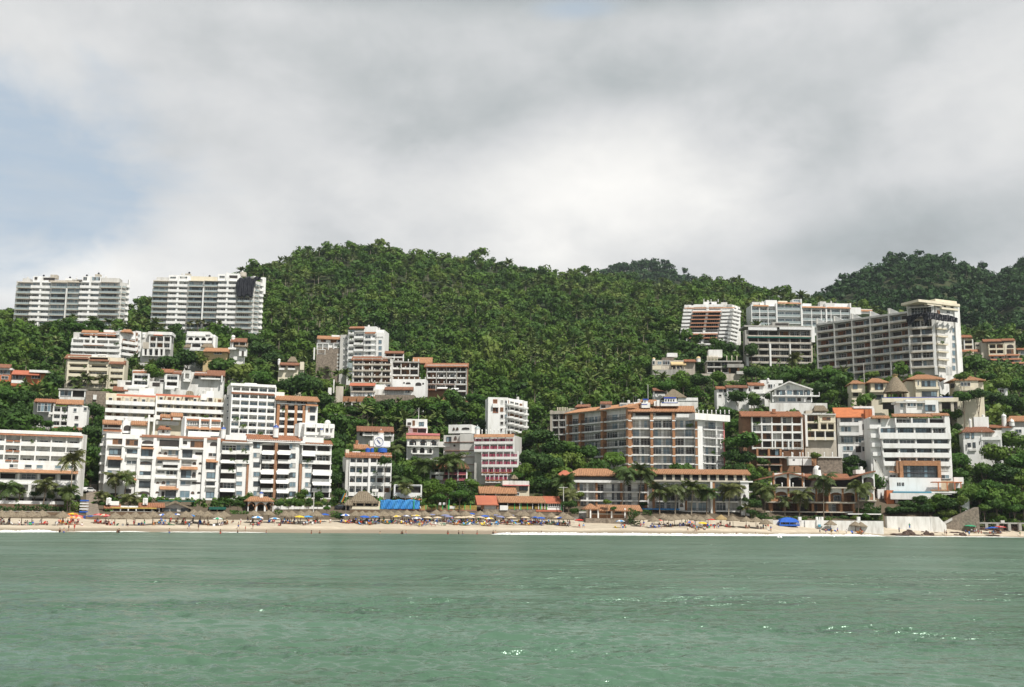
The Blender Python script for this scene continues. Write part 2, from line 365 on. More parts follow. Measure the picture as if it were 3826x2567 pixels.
# hillside
mg = mat('hillside_ground',(.030,.050,.016),(.075,.070,.035),.12,.95,.3,detail=8,bscale=.6,lo=.42,hi=.72)
tt = np.linspace(-0.72,0.78,420);vv = np.concatenate([np.linspace(0,0.25,90),np.linspace(.254,1,190)])
T,Vv = np.meshgrid(tt,vv,indexing='ij');YY = back_y(T)+3+Vv*(1480-back_y(T));Z = zt(T*YY,YY)
Z[:,0] -= 1.0
near = np.clip(1.15-(YY-back_y(T)-3)/34-.25*_sn(T*YY,YY,8),0,1);near = np.clip(near*3,0,1)*(T < .385)
_n = mg.node_tree;_a = _n.nodes.new('ShaderNodeAttribute');_a.attribute_name = 'near';_mx = _n.nodes.new('ShaderNodeMix');_mx.data_type = 'RGBA';_pb = _n.nodes['Principled BSDF']
_s = _pb.inputs['Base Color'].links[0].from_socket;_n.links.new(_a.outputs['Fac'],_mx.inputs[0]);_n.links.new(_s,_mx.inputs[6]);_mx.inputs[7].default_value = (.12,.095,.065,1);_n.links.new(_mx.outputs[2],_pb.inputs['Base Color'])  # promenade strip mixed darker, shade behind the sunshades put into its colour
hill = grid_mesh('hillside',T,YY,Z,[mg],{'near': near.ravel()});tag(hill,kind='structure')

# separate hills farther off: (column, skyline row), distance
def far_hill(name,sky,Yc,depth,pxa,pxb,seed):
    n = 170;m = 60;px = np.linspace(pxa,pxb,n);t = np.array([ray(p,1300)[0] for p in px])
    row = np.interp(px,[s[0] for s in sky],[s[1] for s in sky])
    zr = np.array([CAM_H + Yc*ray(p,r)[1] for p,r in zip(px,row)])
    v = np.linspace(-1,0.6,m);T = np.repeat(t[:,None],m,1);Vv = np.repeat(v[None,:],n,0)
    YY = Yc + Vv*depth;prof = 1-0.62*np.abs(Vv)**1.35*np.where(Vv < 0,1,1.2)
    Z = zr[:,None]*prof + _sn(T*YY+seed*50,YY,70)*8*np.clip(np.abs(Vv)*2,0,1)
    o = grid_mesh(name,T,YY,Z,[mg]);tag(o,kind='structure');return T,YY,Z
FH = [
 far_hill('distant_hill',[(2050,1140),(2230,1050),(2300,1022),(2400,1008),(2470,1014),(2560,1062),(2700,1100),(2800,1140)],1750,500,2050,2800,1),
 far_hill('right_hill',[(2900,1210),(3040,1145),(3110,1130),(3150,1092),(3280,1036),(3420,1000),(3520,1004),(3640,1034),(3740,1075),(3826,1025),(4000,960),(4400,900),(4700,1000)],1250,480,2880,4700,2),
]
# ------------------------------------------------------------------ sea
def sea():
    ang = np.concatenate([np.linspace(-180,-42,70)[:-1],np.linspace(-42,-27,60)[:-1],np.linspace(-27,27,900),np.linspace(27,42,60)[1:],np.linspace(42,180,70)[1:]])*math.pi/180
    inv = np.linspace(1/19.0,1/420.0,640);rad = np.concatenate([np.linspace(1,18,30),1/inv])
    A,Rr = np.meshgrid(ang,rad,indexing='ij');X = np.sin(A)*Rr;Y = np.cos(A)*Rr
    Z = np.zeros_like(X);rg = np.random.default_rng(3)
    for i in range(230):
        lam = math.exp(rg.uniform(math.log(0.28),math.log(4.6))) if i > 8 else rg.uniform(7,15)
        th = rg.normal(1.38,0.36) if lam < 8 else rg.normal(1.5,.2)         # wave fronts run roughly along the shore
        k = 2*math.pi/lam;amp = (.046*min(1,(.6/lam)**1.15) if i > 8 else .007)/k;ph = rg.uniform(0,6.28)
        step = np.maximum(Rr*Rr*abs(inv[1]-inv[0]),Rr*0.00115*0.7)    # drop waves the grid cannot carry
        fade = np.clip(lam/(step*3.0)-0.5,0,1)
        a = k*(X*math.cos(th)+Y*math.sin(th))+ph+.35*_sn(X,Y,9+i % 5)
        Z += amp*fade*(np.sin(a)-0.12*np.cos(2*a))
    gust = np.clip(0.75+0.5*_sn(X,Y*0.5,16)+0.25*_sn(X+90,Y,5),.25,1.4)
    Z *= gust*0.92
    co = np.stack([X,Y,Z],-1).reshape(-1,3);ni,nj = X.shape
    a = (np.arange(ni-1)[:,None]*nj+np.arange(nj-1)[None,:]).ravel();f = np.stack([a,a+nj,a+nj+1,a+1],-1)
    m = bpy.data.materials.new('sea_water');m.use_nodes = True;N = m.node_tree.nodes;L = m.node_tree.links;p = N['Principled BSDF']
    g = N.new('ShaderNodeNewGeometry')
    def nz(sc,st,det,rot=0):
        mp = N.new('ShaderNodeMapping');mp.inputs['Scale'].default_value = st;mp.inputs['Rotation'].default_value = (0,0,rot);L.new(g.outputs['Position'],mp.inputs[0])
        n = N.new('ShaderNodeTexNoise');n.inputs['Scale'].default_value = sc;n.inputs['Detail'].default_value = det;L.new(mp.outputs[0],n.inputs[0]);return n.outputs[0]
    cr = N.new('ShaderNodeValToRGB');e = cr.color_ramp.elements
    e[0].position = .32;e[0].color = (.054,.116,.064,1);e[1].position = .68;e[1].color = (.104,.186,.130,1)
    L.new(nz(.05,(.5,1,1),8),cr.inputs[0]);L.new(cr.outputs[0],p.inputs['Base Color'])
    p.inputs['Roughness'].default_value = .20;p.inputs['IOR'].default_value = 1.66;p.inputs['Specular IOR Level'].default_value = .5;p.inputs['Specular Tint'].default_value = (.76,1,.88,1)
    ad = N.new('ShaderNodeMath');ad.operation = 'ADD'
    L.new(nz(2.0,(.75,1,1),4,.15),ad.inputs[0]);L.new(nz(.7,(.5,1,1),5,-.2),ad.inputs[1])
    m3 = N.new('ShaderNodeMath');m3.operation = 'MULTIPLY_ADD';L.new(nz(.36,(.45,1,1),6,.1),m3.inputs[0]);m3.inputs[1].default_value = 4.6;L.new(ad.outputs[0],m3.inputs[2])
    bp = N.new('ShaderNodeBump');bp.inputs['Strength'].default_value = 1;at = N.new('ShaderNodeAttribute');at.attribute_name = 'chop';gp = N.new('ShaderNodeMapRange');L.new(nz(.16,(.30,1,1),9),gp.inputs[0]);gp.inputs['From Min'].default_value = .40;gp.inputs['From Max'].default_value = .62;gp.inputs['To Min'].default_value = .22;gp.inputs['To Max'].default_value = 2.0
    gm = N.new('ShaderNodeMath');gm.operation = 'MULTIPLY';L.new(at.outputs['Fac'],gm.inputs[0]);L.new(gp.outputs[0],gm.inputs[1]);L.new(gm.outputs[0],bp.inputs['Distance']);rr_ = N.new('ShaderNodeMapRange');L.new(at.outputs['Fac'],rr_.inputs[0]);rr_.inputs['From Min'].default_value = .14;rr_.inputs['From Max'].default_value = .6;rr_.inputs['To Min'].default_value = .20;rr_.inputs['To Max'].default_value = .30;L.new(rr_.outputs[0],p.inputs['Roughness'])
    L.new(m3.outputs[0],bp.inputs['Height']);L.new(bp.outputs[0],p.inputs['Normal'])
    o = link(bpy.data.objects.new('sea',np_mesh('sea',co,f,[m],attrs={'chop': (.10+.45*np.clip((Rr-20)/75,0,1)).ravel()},smooth=True)));tag(o,kind='structure')
sea()
# breaking wave on the sand
def surf(name,pxa,pxb,w,h,off,seed,lab):
    n = int((pxb-pxa)/3);px = np.linspace(pxa,pxb,n);t = np.array([ray(p,1990)[0] for p in px]);rg = np.random.default_rng(seed)
    e = np.clip(np.minimum(px-pxa,pxb-px)/60,0,1)
    s = _sn(px,px*0,40)*.5+_sn(px,px*0,11)*.25
    cs = np.linspace(0,1,9);T = np.repeat(t[:,None],9,1);C = np.repeat(cs[None],n,0)
    s = s+_sn(px,px*0,5)*.18;wid = np.maximum(w*(1+.8*s),.15)*e+.05
    Y = shore_y(T)-off + s[:,None]*1.1 + C*wid[:,None]
    Z = np.maximum(h*(1+.5*s[:,None]+rg.uniform(-.3,.3,T.shape))*e[:,None]*np.sin(np.pi*np.clip(C**.6,0,1)),0)+0.03
    Z = np.maximum(Z,zt(T*Y,Y)+.02)*1.0;Z[:,0] = -.12;Z[:,-1] = zt(T*Y,Y)[:,-1]-.02
    mf = mat('sea_foam',(.82,.83,.81),(.55,.60,.57),.9,.7,.04,lo=.45,hi=.8)
    o = grid_mesh(name,T,Y,Z,[mf]);tag(o,lab,None,None,'stuff')
for q in ((1835,3310,3.2,.50,3.4,5,'long white foam line of the wave breaking before the right half of the beach'),(-40,230,4.0,.40,2.5,6,'patch of white foam at the left edge of the beach'),
          (250,560,1.2,.14,.7,8,'thin trace of foam below the stone street'),(600,1000,.8,.10,.4,9,'faint foam trace below the gabled restaurant'),(3300,3826,.9,.12,.5,4,'thin foam among the rocks at the right')): surf('surf_foam',*q)
# ------------------------------------------------------------------ plants
def crown_quads(n,size,rng,lobes=7,flat=0.75,tight=0.16):
    """leaf clumps (n,4,3) spread over a crown of radius 1 made of several lobes, centre at z = 0"""
    lc = rng.normal(size=(lobes,3));lc /= np.linalg.norm(lc,axis=1)[:,None];lc *= rng.uniform(.28,.60,(lobes,1));lc[:,2] = np.where(lc[:,2] < 0,lc[:,2]*.55,lc[:,2])
    lr = rng.uniform(.36,.60,lobes)
    k = rng.integers(0,lobes,n);d = rng.normal(size=(n,3));d[:,2] += .35;d /= np.linalg.norm(d,axis=1)[:,None]
    p = lc[k] + d*(lr[k]*(1-tight*rng.random(n)**1*1.6))[:,None];p[:,2] *= flat
    nrm = d+rng.normal(size=(n,3))*.38;nrm /= np.linalg.norm(nrm,axis=1)[:,None]
    a = np.cross(nrm,rng.normal(size=(n,3)));a /= np.linalg.norm(a,axis=1)[:,None];b = np.cross(nrm,a)
    s = size*rng.uniform(.6,1.35,(n,1));a *= s;b *= s*rng.uniform(.5,.9,(n,1))
    return np.stack([p-a*.9-b*.4,p+a*.2-b,p+a,p-a*.1+b*.9],1)
def palm_quads(nf,seg,rng,droop=1.0,w=.11,up=.5):
    """fronds (k,4,3), unit length, crown centre at 0; each frond a folded, arching blade"""
    Q = []
    for i in range(nf):
        az = 2*math.pi*i/nf + rng.uniform(-.25,.25);e = up*rng.uniform(-.2,1.9);L = rng.uniform(.8,1.08);p = np.zeros(3)
        pts = [p.copy()];side = np.array([-math.sin(az),math.cos(az),0.])
        for k in range(seg):
            d = np.array([math.cos(az)*math.cos(e),math.sin(az)*math.cos(e),math.sin(e)]);p = p+d*L/seg;pts.append(p.copy());e -= droop*rng.uniform(.8,1.2)*1.75/seg
        for k in range(seg):
            f0,f1 = k/seg,(k+1)/seg;w0 = w*(.35+1.3*math.sin(math.pi*min(f0*.8+.12,1)));w1 = w*(.35+1.3*math.sin(math.pi*min(f1*.8+.12,1))) if k < seg-1 else .01
            for s in (-1,1):
                o0 = side*s*w0+np.array([0,0,-w0*.55]);o1 = side*s*w1+np.array([0,0,-w1*.55])
                Q.append([pts[k],pts[k+1],pts[k+1]+o1,pts[k]+o0])
    return np.array(Q)
def feather_quads(nf,seg,rng,droop=1.0,up=.5,leaf=.36):
    """fronds with separate hanging leaflets, for palms seen near"""
    Q = []
    for i in range(nf):
        az = 2*math.pi*i*.382*2.618/nf*1.0 + rng.uniform(-.3,.3);e = up*rng.uniform(-.9,2.3);L = rng.uniform(.8,1.08);p = np.zeros(3)
        side = np.array([-math.sin(az),math.cos(az),0.]);dr = droop*rng.uniform(.7,1.25)
        for k in range(seg):
            d = np.array([math.cos(az)*math.cos(e),math.sin(az)*math.cos(e),math.sin(e)]);q = p+d*L/seg;f = (k+.5)/seg
            Q.append([p+side*.008,p-side*.008,q-side*.006,q+side*.006])
            if f > .12:
                l = leaf*(math.sin(math.pi*min(f*.85+.1,1))+.15)
                for s in (-1,1):
                    for h in (0,.5):
                        b = p+d*L/seg*h;hang = np.array([0,0,-1.])*rng.uniform(.15,.75);v = side*s*.8+d*.45+hang;v /= np.linalg.norm(v);v *= l*rng.uniform(.75,1.1)
                        ww = d*.034;Q.append([b-ww,b+ww,b+v+ww*.3,b+v-ww*.3])
            p = q;e -= dr*1.7/seg
    return np.array(Q)
def quads_mesh(name,Q,m,tint=None):
    n = len(Q);f = np.arange(n*4).reshape(n,4)
    return np_mesh(name,Q.reshape(-1,3),f,[m],attrs={'tint': tint} if tint is not None else None)

FOOT = []     # building footprints (cx, cy, r) no plant may stand in
PROT = []     # (x0, y0, x1, y1, Y) image boxes of buildings trees in front must not cover
def blocked(X,Y,r=0):
    for (ax,ay,ux,uy,L,D) in FOOT:
        dx,dy = X-ax,Y-ay;u = dx*ux+dy*uy;v = -dx*uy+dy*ux
        if -r-1 < u < L+r+1 and -r-2.5 < v < D+r: return True
    return False
def covers(X,Y,z0,z1,r,slack=.22):
    if Y > 440: slack += .10
    px,pa = proj(X,Y,z1);_,pb = proj(X,Y,z0);w = r*FPX/Y
    for (x0,y0,x1,y1,BY) in PROT:
        if BY > Y-4 and px+w > x0 and px-w < x1 and pa < y1-(y1-y0)*slack and pb > y0: return True
    return False

def front_of(px,py,Y,gap):
    for (x0,y0,x1,y1,BY) in PROT:
        if x0 < px < x1 and y0 < py < y1: Y = min(Y,BY-gap)
    return Y
def MT(z,cx,cy,rp,label,kind='mix',flat=1.0,wide=1.0,group=None,pale=False,gap=None,name='tree',Y=None):
    """a tree whose crown shows at this sight line, rp image units wide either side"""
    px,py = zc(z,cx,cy);rp = rp/ZM[z][2];X,Yh,_ = hit(px,min(py+rp*1.5,1948));Yh = front_of(px,py,Yh,0)
    if Y is None: Y = Yh-(rp*Yh/FPX+1.0 if gap is None else gap)
    dx,dz = ray(px,py);r = rp*Y/FPX*1.12;X = Y*dx;g = float(zt(X,Y));h = max(CAM_H+Y*dz-g,r*.5)
    return tree(X,Y,g,r/wide**.5,h,label,group,kind,name,flat,pale,wide)
def forest(name,pts,seed,m,nleaf,size,palm_share,label,nproto=10,mp=None,rscale=1.0):
    """one mass of far-off tropical forest: pts rows are x, y, z(ground), crown radius"""
    rng = np.random.default_rng(seed)
    cp = [crown_quads(nleaf,size,rng,lobes=rng.integers(5,9),flat=rng.uniform(.6,.95)) for _ in range(nproto)]
    pp = [palm_quads(15,3,rng,droop=rng.uniform(.6,1.1),w=.10,up=.8) for _ in range(5)]
    n = len(pts);isp = rng.random(n) < palm_share*np.clip(1+_sn(pts[:,0],pts[:,1],35)*1.6,0,3)
    out = [];tint = [];mi = []
    # species patches
    patch = np.clip(.5+.36*_sn(pts[:,0],pts[:,1]*.7,45)+.15*_sn(pts[:,0]+50,pts[:,1],14)+rng.normal(0,.2,n),0,1)
    for i in range(n):
        x,y,z,r = pts[i];a = rng.uniform(0,6.283);c,s = math.cos(a),math.sin(a)
        if isp[i]:
            q = pp[rng.integers(len(pp))]*(r*.70+.6);h = r*1.05+rng.uniform(.5,3.6)
        else:
            q = cp[rng.integers(nproto)]*np.array([r,r*rng.uniform(.8,1.1),r*rng.uniform(.75,1.15)]);h = r*(rng.uniform(.45,1.1) if rng.random() > .1 else rng.uniform(1.2,1.9))
        X = q[...,0]*c-q[...,1]*s+x;Yq = q[...,0]*s+q[...,1]*c+y;out.append(np.stack([X,Yq,q[...,2]+z+h],-1))
        tint.append(np.full(len(q)*4,patch[i]));mi.append(np.full(len(q),1 if isp[i] else 0))
        if isp[i]:     # slender trunk
            w = .22;b = np.array([[[-w,0,-.5],[w,0,-.5],[w*.6,0,h],[-w*.6,0,h]],[[0,-w,-.5],[0,w,-.5],[0,w*.6,h],[0,-w*.6,h]]])+np.array([x,y,z])
            out.append(b);tint.append(np.full(8,.5));mi.append(np.full(2,2))
    Q = np.concatenate(out);me = np_mesh(name,Q.reshape(-1,3),np.arange(len(Q)*4).reshape(-1,4),[m,mp or M['frondf'],M['palebark']],midx=np.concatenate(mi),attrs={'tint': np.concatenate(tint)})
    o = link(bpy.data.objects.new(name,me));tag(o,label,None,None,'stuff');return o

def scatter(Y0,Y1,sp,tmin,tmax,zf,rmin,rmax,rng,jit=.45):
    P = [];y = Y0;row = 0
    while y < Y1:
        s = sp*(1+max(0,y-600)/1400);x = y*tmin + (row % 2)*s/2
        while x < y*tmax:
            P.append((x+rng.uniform(-1,1)*s*jit,y+rng.uniform(-1,1)*s*jit));x += s
        y += s*.9;row += 1
    P = np.array(P);Zg = zf(P[:,0],P[:,1]);r = rng.uniform(rmin,rmax,len(P))*(1+np.maximum(P[:,1]-600,0)/2200)
    r = np.where(rng.random(len(P)) < .12,r*1.35,r)
    return np.column_stack([P,Zg,r])

# single trees, built once per kind and copied
_rt = np.random.default_rng(21)
TREE_ME = [quads_mesh('tree_crown',crown_quads(1500,.105,_rt,lobes=l,flat=fl,tight=.25),M['leaf']) for l,fl in ((8,.85),(10,.7),(7,.95),(9,.6),(12,.8),(11,.62))]
TREE_DK = [quads_mesh('tree_crown',crown_quads(2200,.085,_rt,lobes=l,flat=fl,tight=.25),M['leafd']) for l,fl in ((12,.75),(14,.6))]
TREE_BR = [quads_mesh('tree_crown',crown_quads(2200,.085,_rt,lobes=l,flat=fl,tight=.25),M['leafb']) for l,fl in ((12,.7),(14,.6))]
def _trunk(h,r,bark='bark',forks=4):
    b = MB();b.tube([(0,0,-1.5),(0.02*h,0,h*.35),(.05*h,.01*h,h*.62)],[r,r*.75,r*.6],7,bark)
    for k in range(forks):
        a = 6.283*k/forks+.5;b.tube([(.05*h,.01*h,h*.55),(math.cos(a)*h*.22,math.sin(a)*h*.22,h*.85),(math.cos(a)*h*.38,math.sin(a)*h*.38,h*1.08)],[r*.45,r*.28,r*.1],5,bark)
    return b.mesh('trunk')
TRUNK_ME = _trunk(1.0,.05);TRUNK_PL = _trunk(1.0,.035,'palebark',5)
FROND_ME = [quads_mesh('palm_crown',feather_quads(21,9,_rt,droop=d,up=u),M['frond']) for d,u in ((.85,.58),(.95,.5),(.75,.55),(.9,.45))]
def tree(X,Y,Z,r,h,label,group=None,kind='mix',name='tree',flat=1.0,pale=False,wide=1.0):
    """h: height of the crown's centre above the ground"""
    t = empty(name,(X,Y,Z),label,'tree',group,rz=random.uniform(0,6.28))
    ms = {'mix': TREE_ME,'dark': TREE_DK,'bright': TREE_BR}[kind];me = random.choice(ms)
    tk = link(bpy.data.objects.new('trunk',TRUNK_PL if pale else TRUNK_ME),t);w_ = min(h,r*1.0);tk.scale = (w_,w_,h)
    c = link(bpy.data.objects.new('crown',me),t);c.location = (0,0,h);c.scale = (r*wide,r,r*flat);return t
def palm(px_c,py_c,px_b,py_b,L,label,group=None,dY=0,Yfix=None,name='coconut_palm'):
    """crown centre and trunk foot given as sight lines; L frond length in image px"""
    X,Y,Z = hit(px_b,py_b)
    if Yfix: dx,dz = ray(px_b,py_b);Y = Yfix;X = Y*dx;Z = min(CAM_H+Y*dz,float(zt(X,Y))+6)
    Y = front_of(px_c,py_c,Y,3);Y += dY;X = Y*ray(px_b,py_b)[0];Z = float(zt(X,Y)) if not Yfix else Z
    dx,dz = ray(px_c,py_c);top = Vector((Y*dx-X,random.uniform(-1,1),CAM_H+Y*dz-Z));l = L*1.5*Y/FPX
    t = empty(name,(X,Y,Z),label,'palm tree',group)
    b = MB();pts = [(0,0,-1.5)]+[(top.x*(f**1.5),top.y*f,top.z*f) for f in (.02,.25,.5,.75,1)]
    b.tube(pts,[.26,.24,.17,.15,.14,.12],7,'palebark' if random.random() < .3 else 'bark');b.obj('trunk',t,smooth=True)
    c = link(bpy.data.objects.new('crown',random.choice(FROND_ME)),t);c.location = top;c.scale = (l,l,l*random.uniform(.92,1.1));c.rotation_euler = (0,0,random.uniform(0,6.28))
    nb = MB()
    for k in range(6): a = k*1.05;nb.lathe([(.02,-.16),(.13,-.08),(.15,.03),(.03,.15)],6,'bamboo',math.cos(a)*.3,math.sin(a)*.3,-.35)
    nb.obj('coconuts',t,loc=top,smooth=True)
    return t
# ------------------------------------------------------------------ building kit
ZM = {'A': (0,980,3.5643),'B': (520,980,3.5643),'C': (1040,1100,3.0158),'D': (0,1380,2.529),'E': (360,1380,2.529),'F': (800,1380,2.529),
      'G': (1240,1440,2.8),'H': (1740,1440,2.8),'I': (2040,1440,2.8),'J': (2700,1440,2.8),'K': (3200,1440,2.529),
      'L': (2400,1040,3.563),'M': (2740,1040,3.564),'N': (3200,1040,3.0158),'S1': (0,1860,3.6516),'S2': (640,1860,3.6516),'S3': (1280,1860,3.6516),
      'S4': (1920,1860,3.6516),'S5': (2560,1860,3.6516),'S6': (3186,1860,3.6516),'X': (0,0,1.0),'Q': (0,0,0.61082)}
def zc(z,x,y):
    ox,oy,s = ZM[z];return ox+x/s,oy+y/s
_WC = {}
WK = {  # window kinds: pane, frame, second pane; void paints an opening's shade
 'dark': ('glass','white','dark'),'curt': ('curtain','white','glass'),'wood': ('wood','brown','dark'),'void': ('dark',None,'dark'),'blue': ('bluegl','white','glass'),
 'metal': ('glass','rail','bluegl'),'arch': ('glass','wood','dark'),'archv': ('dark',None,'dark'),'red': ('wood','redroof','dark'),'slid': ('bluegl','metal','curtain')}
def win_mesh(w,h,kind):
    key = (round(w,1),round(h,1),kind,random.randint(0,2))
    if key in _WC: return _WC[key]
    p,fr,p2 = WK[kind];b = MB();w2 = w/2
    if kind.startswith('arch'):
        n = 9;hr = h*.5;poly = [(-w2,0),(w2,0),(w2,h-hr)]+[(w2*math.cos(a),h-hr+hr*math.sin(a)) for a in np.linspace(0,math.pi,n)[1:-1]]+[(-w2,h-hr)]
        b.prism(poly,-.05,0.01,p)
        if fr:
            for x in (-w2,0,w2): b.box(x-.05,x+.05,-.09,-.052,0,(h-hr) if x else h-.05,fr)
            b.box(-w2,w2,-.12,-.092,h-hr-.06,h-hr+.06,fr)
    else:
        nm = max(1,int(round(w/1.15)));e = 0
        for k in range(nm):
            x0,x1 = -w2+w*k/nm,-w2+w*(k+1)/nm
            b.box(x0,x1-.001,-.05-(.02 if k % 2 else 0),0.01,0,h,p if random.random() < .62 else p2)
        if fr:
            t = .07
            b.box(-w2-t,w2+t,-.14,-.072,h-t,h+t,fr);b.box(-w2-t,w2+t,-.14,-.072,-t,t,fr)
            for k in range(nm+1):
                x = -w2+w*k/nm;b.box(x-t*.6,x+t*.6,-.125,-.072,t,h-t,fr)
            if h > 2.0 and w > 2.2: b.box(-w2+t,w2-t,-.115,-.072,h*.72,h*.72+.07,fr)
    _WC[key] = b.mesh('window');return _WC[key]

def _pl(n,L,seed):
    rg = np.random.default_rng(seed);p = np.stack([rg.uniform(-L/2,L/2,n),rg.normal(0,.13,n),rg.normal(-.02,.24,n)],-1);a = rg.normal(size=(n,3))*.16;b = rg.normal(size=(n,3))*.11
    return quads_mesh('plants',np.stack([p-a,p-b,p+a,p+b],1),M['leaf'])
PLANTS = [_pl(60,1.4,1),_pl(90,2.4,2),_pl(40,.8,3)]
class Bld:
    def __init__(s,name,label,cat,z,x0,x1,yt,yb,yaw=23,depth=12,Y=None,dY=0,group=None,slope=0,prot=True):
        s.z = z;a = R(yaw);s.yaw = a;s.ux = Vector((math.cos(a),math.sin(a)));s.n = Vector((-math.sin(a),math.cos(a)))
        pxa,pya = zc(z,x0,yb);pxb,_ = zc(z,x1,yb);pm = ((pxa+pxb)/2,pya)
        if Y is None: X,Y,Zb = hit(*pm);Y += dY
        dx,dz = ray(*pm);X = Y*dx;Zb = CAM_H+Y*dz
        s.Z0 = Zb;s.O = Vector((X,Y));s.name = name;s.ymid = (yt+yb)/2
        u = s.uv(x0,yb)[0];s.O = s.O + s.ux*u;s.wid = s.uv(x1,yb)[0];s.D = depth;s.bf = 99
        s.root = empty(name,(s.O.x,s.O.y,Zb),label,cat,group)
        s.base = min(-1.0,min(float(zt(*(s.O+s.ux*k*s.wid+s.n*j))) for k in (0,.5,1) for j in (0,3))-Zb-1.5)
        s.base = max(s.base,-16)
        FOOT.append((s.O.x,s.O.y,s.ux.x,s.ux.y,s.wid,depth))
        if prot:
            q = zc(z,x0,yt),zc(z,x1,yb);PROT.append((q[0][0],q[0][1],q[1][0],q[1][1],Y))
    def wing(s,x,yaw,off=0):
        w = object.__new__(Bld);w.__dict__.update(s.__dict__);a = R(yaw);u = s.uv(x,s.ymid,off)[0]
        w.O = s.O + s.ux*u + s.n*off;w.yaw = a;w.ux = Vector((math.cos(a),math.sin(a)));w.n = Vector((-math.sin(a),math.cos(a)))
        FOOT.append((w.O.x,w.O.y,w.ux.x,w.ux.y,14,8));return w
    def uv(s,x,y,off=0):
        px,py = zc(s.z,x,y);dx,dz = ray(px,py);n = s.n
        Y = (off+s.O.dot(n))/(dx*n.x+n.y);P = Vector((Y*dx,Y));return (P-s.O).dot(s.ux),CAM_H+Y*dz-s.Z0
    def rect(s,x0,y0,x1,y1,off=0):
        xm,ym = (x0+x1)/2,(y0+y1)/2
        return s.uv(x0,ym,off)[0],s.uv(x1,ym,off)[0],s.uv(xm,y1,off)[1],s.uv(xm,y0,off)[1]
    def put(s,part,mb,loc=(0,0,0),parent=None,smooth=False):
        """local frame -> child of the building's root"""
        c,si = math.cos(s.yaw),math.sin(s.yaw)
        rel = Vector((s.O.x+loc[0]*c-loc[1]*si,s.O.y+loc[0]*si+loc[1]*c,s.Z0+loc[2]))-s.root.location
        me = mb if isinstance(mb,bpy.types.Mesh) else mb.mesh(part,smooth)
        o = bpy.data.objects.new(part,me);o.location = rel;o.rotation_euler = (0,0,s.yaw);return link(o,parent or s.root)
    def B(s,part,m,x0,y0,x1,y1=None,f=0,d=None,lab=None,zx=0):
        ext = y1 is None;yb = y1 if y1 is not None else y0
        u0,u1,z0,z1 = s.rect(x0,y0,x1,yb,-f)
        if ext: z0 = s.base;z1 = s.uv((x0+x1)/2,y0,-f)[1]
        b = MB();b.box(u0,u1,-f,-f+(s.D if d is None else d),z0,z1+zx,m);o = s.put(part,b)
        if lab: o['label'] = lab
        if part == 'wall' and ext and f < 0: s.bf = -f
        if part == 'roof_house' and random.random() < .6 and u1-u0 > 1.5:
            t = MB();x = random.uniform(u0+.7,u1-.7);yy = -f+1.2;h = random.uniform(.9,1.3)
            t.lathe([(.5,0),(.55,h*.8),(.3,h),(.1,h+.05)],10,random.choice(('blackc','white2','pale')),x,yy,z1);s.put('water_tank',t)
            t = MB();x2 = random.uniform(u0+.3,u1-.3);t.tube([(x2,yy,z1),(x2,yy,z1+2.2)],[.035,.025],4,'metal');t.box(x2-.5,x2+.5,yy-.02,yy+.02,z1+2.0,z1+2.04,'metal');s.put('antenna',t)
        return o
    def G(s,x0,y0,x1,y1,nb,nf,win=('dark','curt','dark'),rec=1.6,par=.36,pm='white',pier=('white',.3),wf=(.84,.70),split=False,rail=None,
          slab=.22,slabm=None,back=None,drop=(),topslab=True,lean=0,parf=0,ends=True):
        """a bay of storeys: balconies, dividing piers, a window to each cell. lean: each lower storey stands this far forward"""
        rec = min(rec,s.bf);u0,u1,z0,z1 = s.rect(x0,y0,x1,y1);h = (z1-z0)/nf;bw = (u1-u0)/nb;par *= .9;wf = (wf[0],min(.88,wf[1]*1.18))
        if back:
            b = MB();b.box(u0+.01,u1-.01,rec+.005,rec+.6,z0,z1-.02,back);s.put('recess_wall',b)
        for i in range(nf):
            zf = z0+i*h;fo = -(nf-1-i)*lean
            segs = [(u0+.04,u1-.04)] if not split else [(u0+k*bw+.12,u0+(k+1)*bw-.12) for k in range(nb)]
            for (a,c) in segs:
                b = MB();sm = slabm or pm
                b.box(a,c,fo-parf,rec+.1,zf-slab,zf,sm)
                ph = h*par
                if rail:
                    b.box(a,c,fo-parf,fo-parf+.06,zf+ph-.07,zf+ph,rail);b.box(a,c,fo-parf,fo-parf+.05,zf+.08,zf+.13,rail)
                    n = max(2,int((c-a)/.30))
                    for q in range(n+1): x = a+.03+(c-a-.06)*q/n;b.box(x-.035,x+.035,fo-parf+.01,fo-parf+.04,zf+.13,zf+ph-.07,rail)
                elif par > 0: b.box(a,c,fo-parf,fo-parf+.16,zf+.001,zf+ph,pm)
                s.put('balcony',b)
                if s.O.y < 530 and random.random() < .3 and par > .05: s.put('balcony_plants',random.choice(PLANTS),(random.uniform(a+1,max(a+1.1,c-1)),fo-parf+.05,zf+h*par))
            for k in range(nb):
                if (k,i) in drop: continue
                kd = win[(k*7+i*3+random.randint(0,2)) % len(win)] if len(win) > 1 else win[0]
                w,hh = bw*wf[0]*random.uniform(.93,1.0),h*wf[1]
                s.put('window',win_mesh(w,hh,kd),(u0+(k+.5)*bw+random.uniform(-.03,.03)*bw,rec+.0,zf+.05))
        if pier:
            for k in range(nb+1):
                if not ends and k in (0,nb): continue
                w = pier[1];x = min(max(u0+k*bw,u0+w/2),u1-w/2);b = MB();b.box(x-w/2,x+w/2,-.06-lean*(nf-1)*.0,rec+.05,z0-.3,z1,pier[0]);s.put('pier',b)
        if topslab:
            b = MB();b.box(u0+.02,u1-.02,-.1,rec+.15,z1-.02,z1+slab,slabm or pm);s.put('ledge',b)
        return u0,u1,z0,z1,h
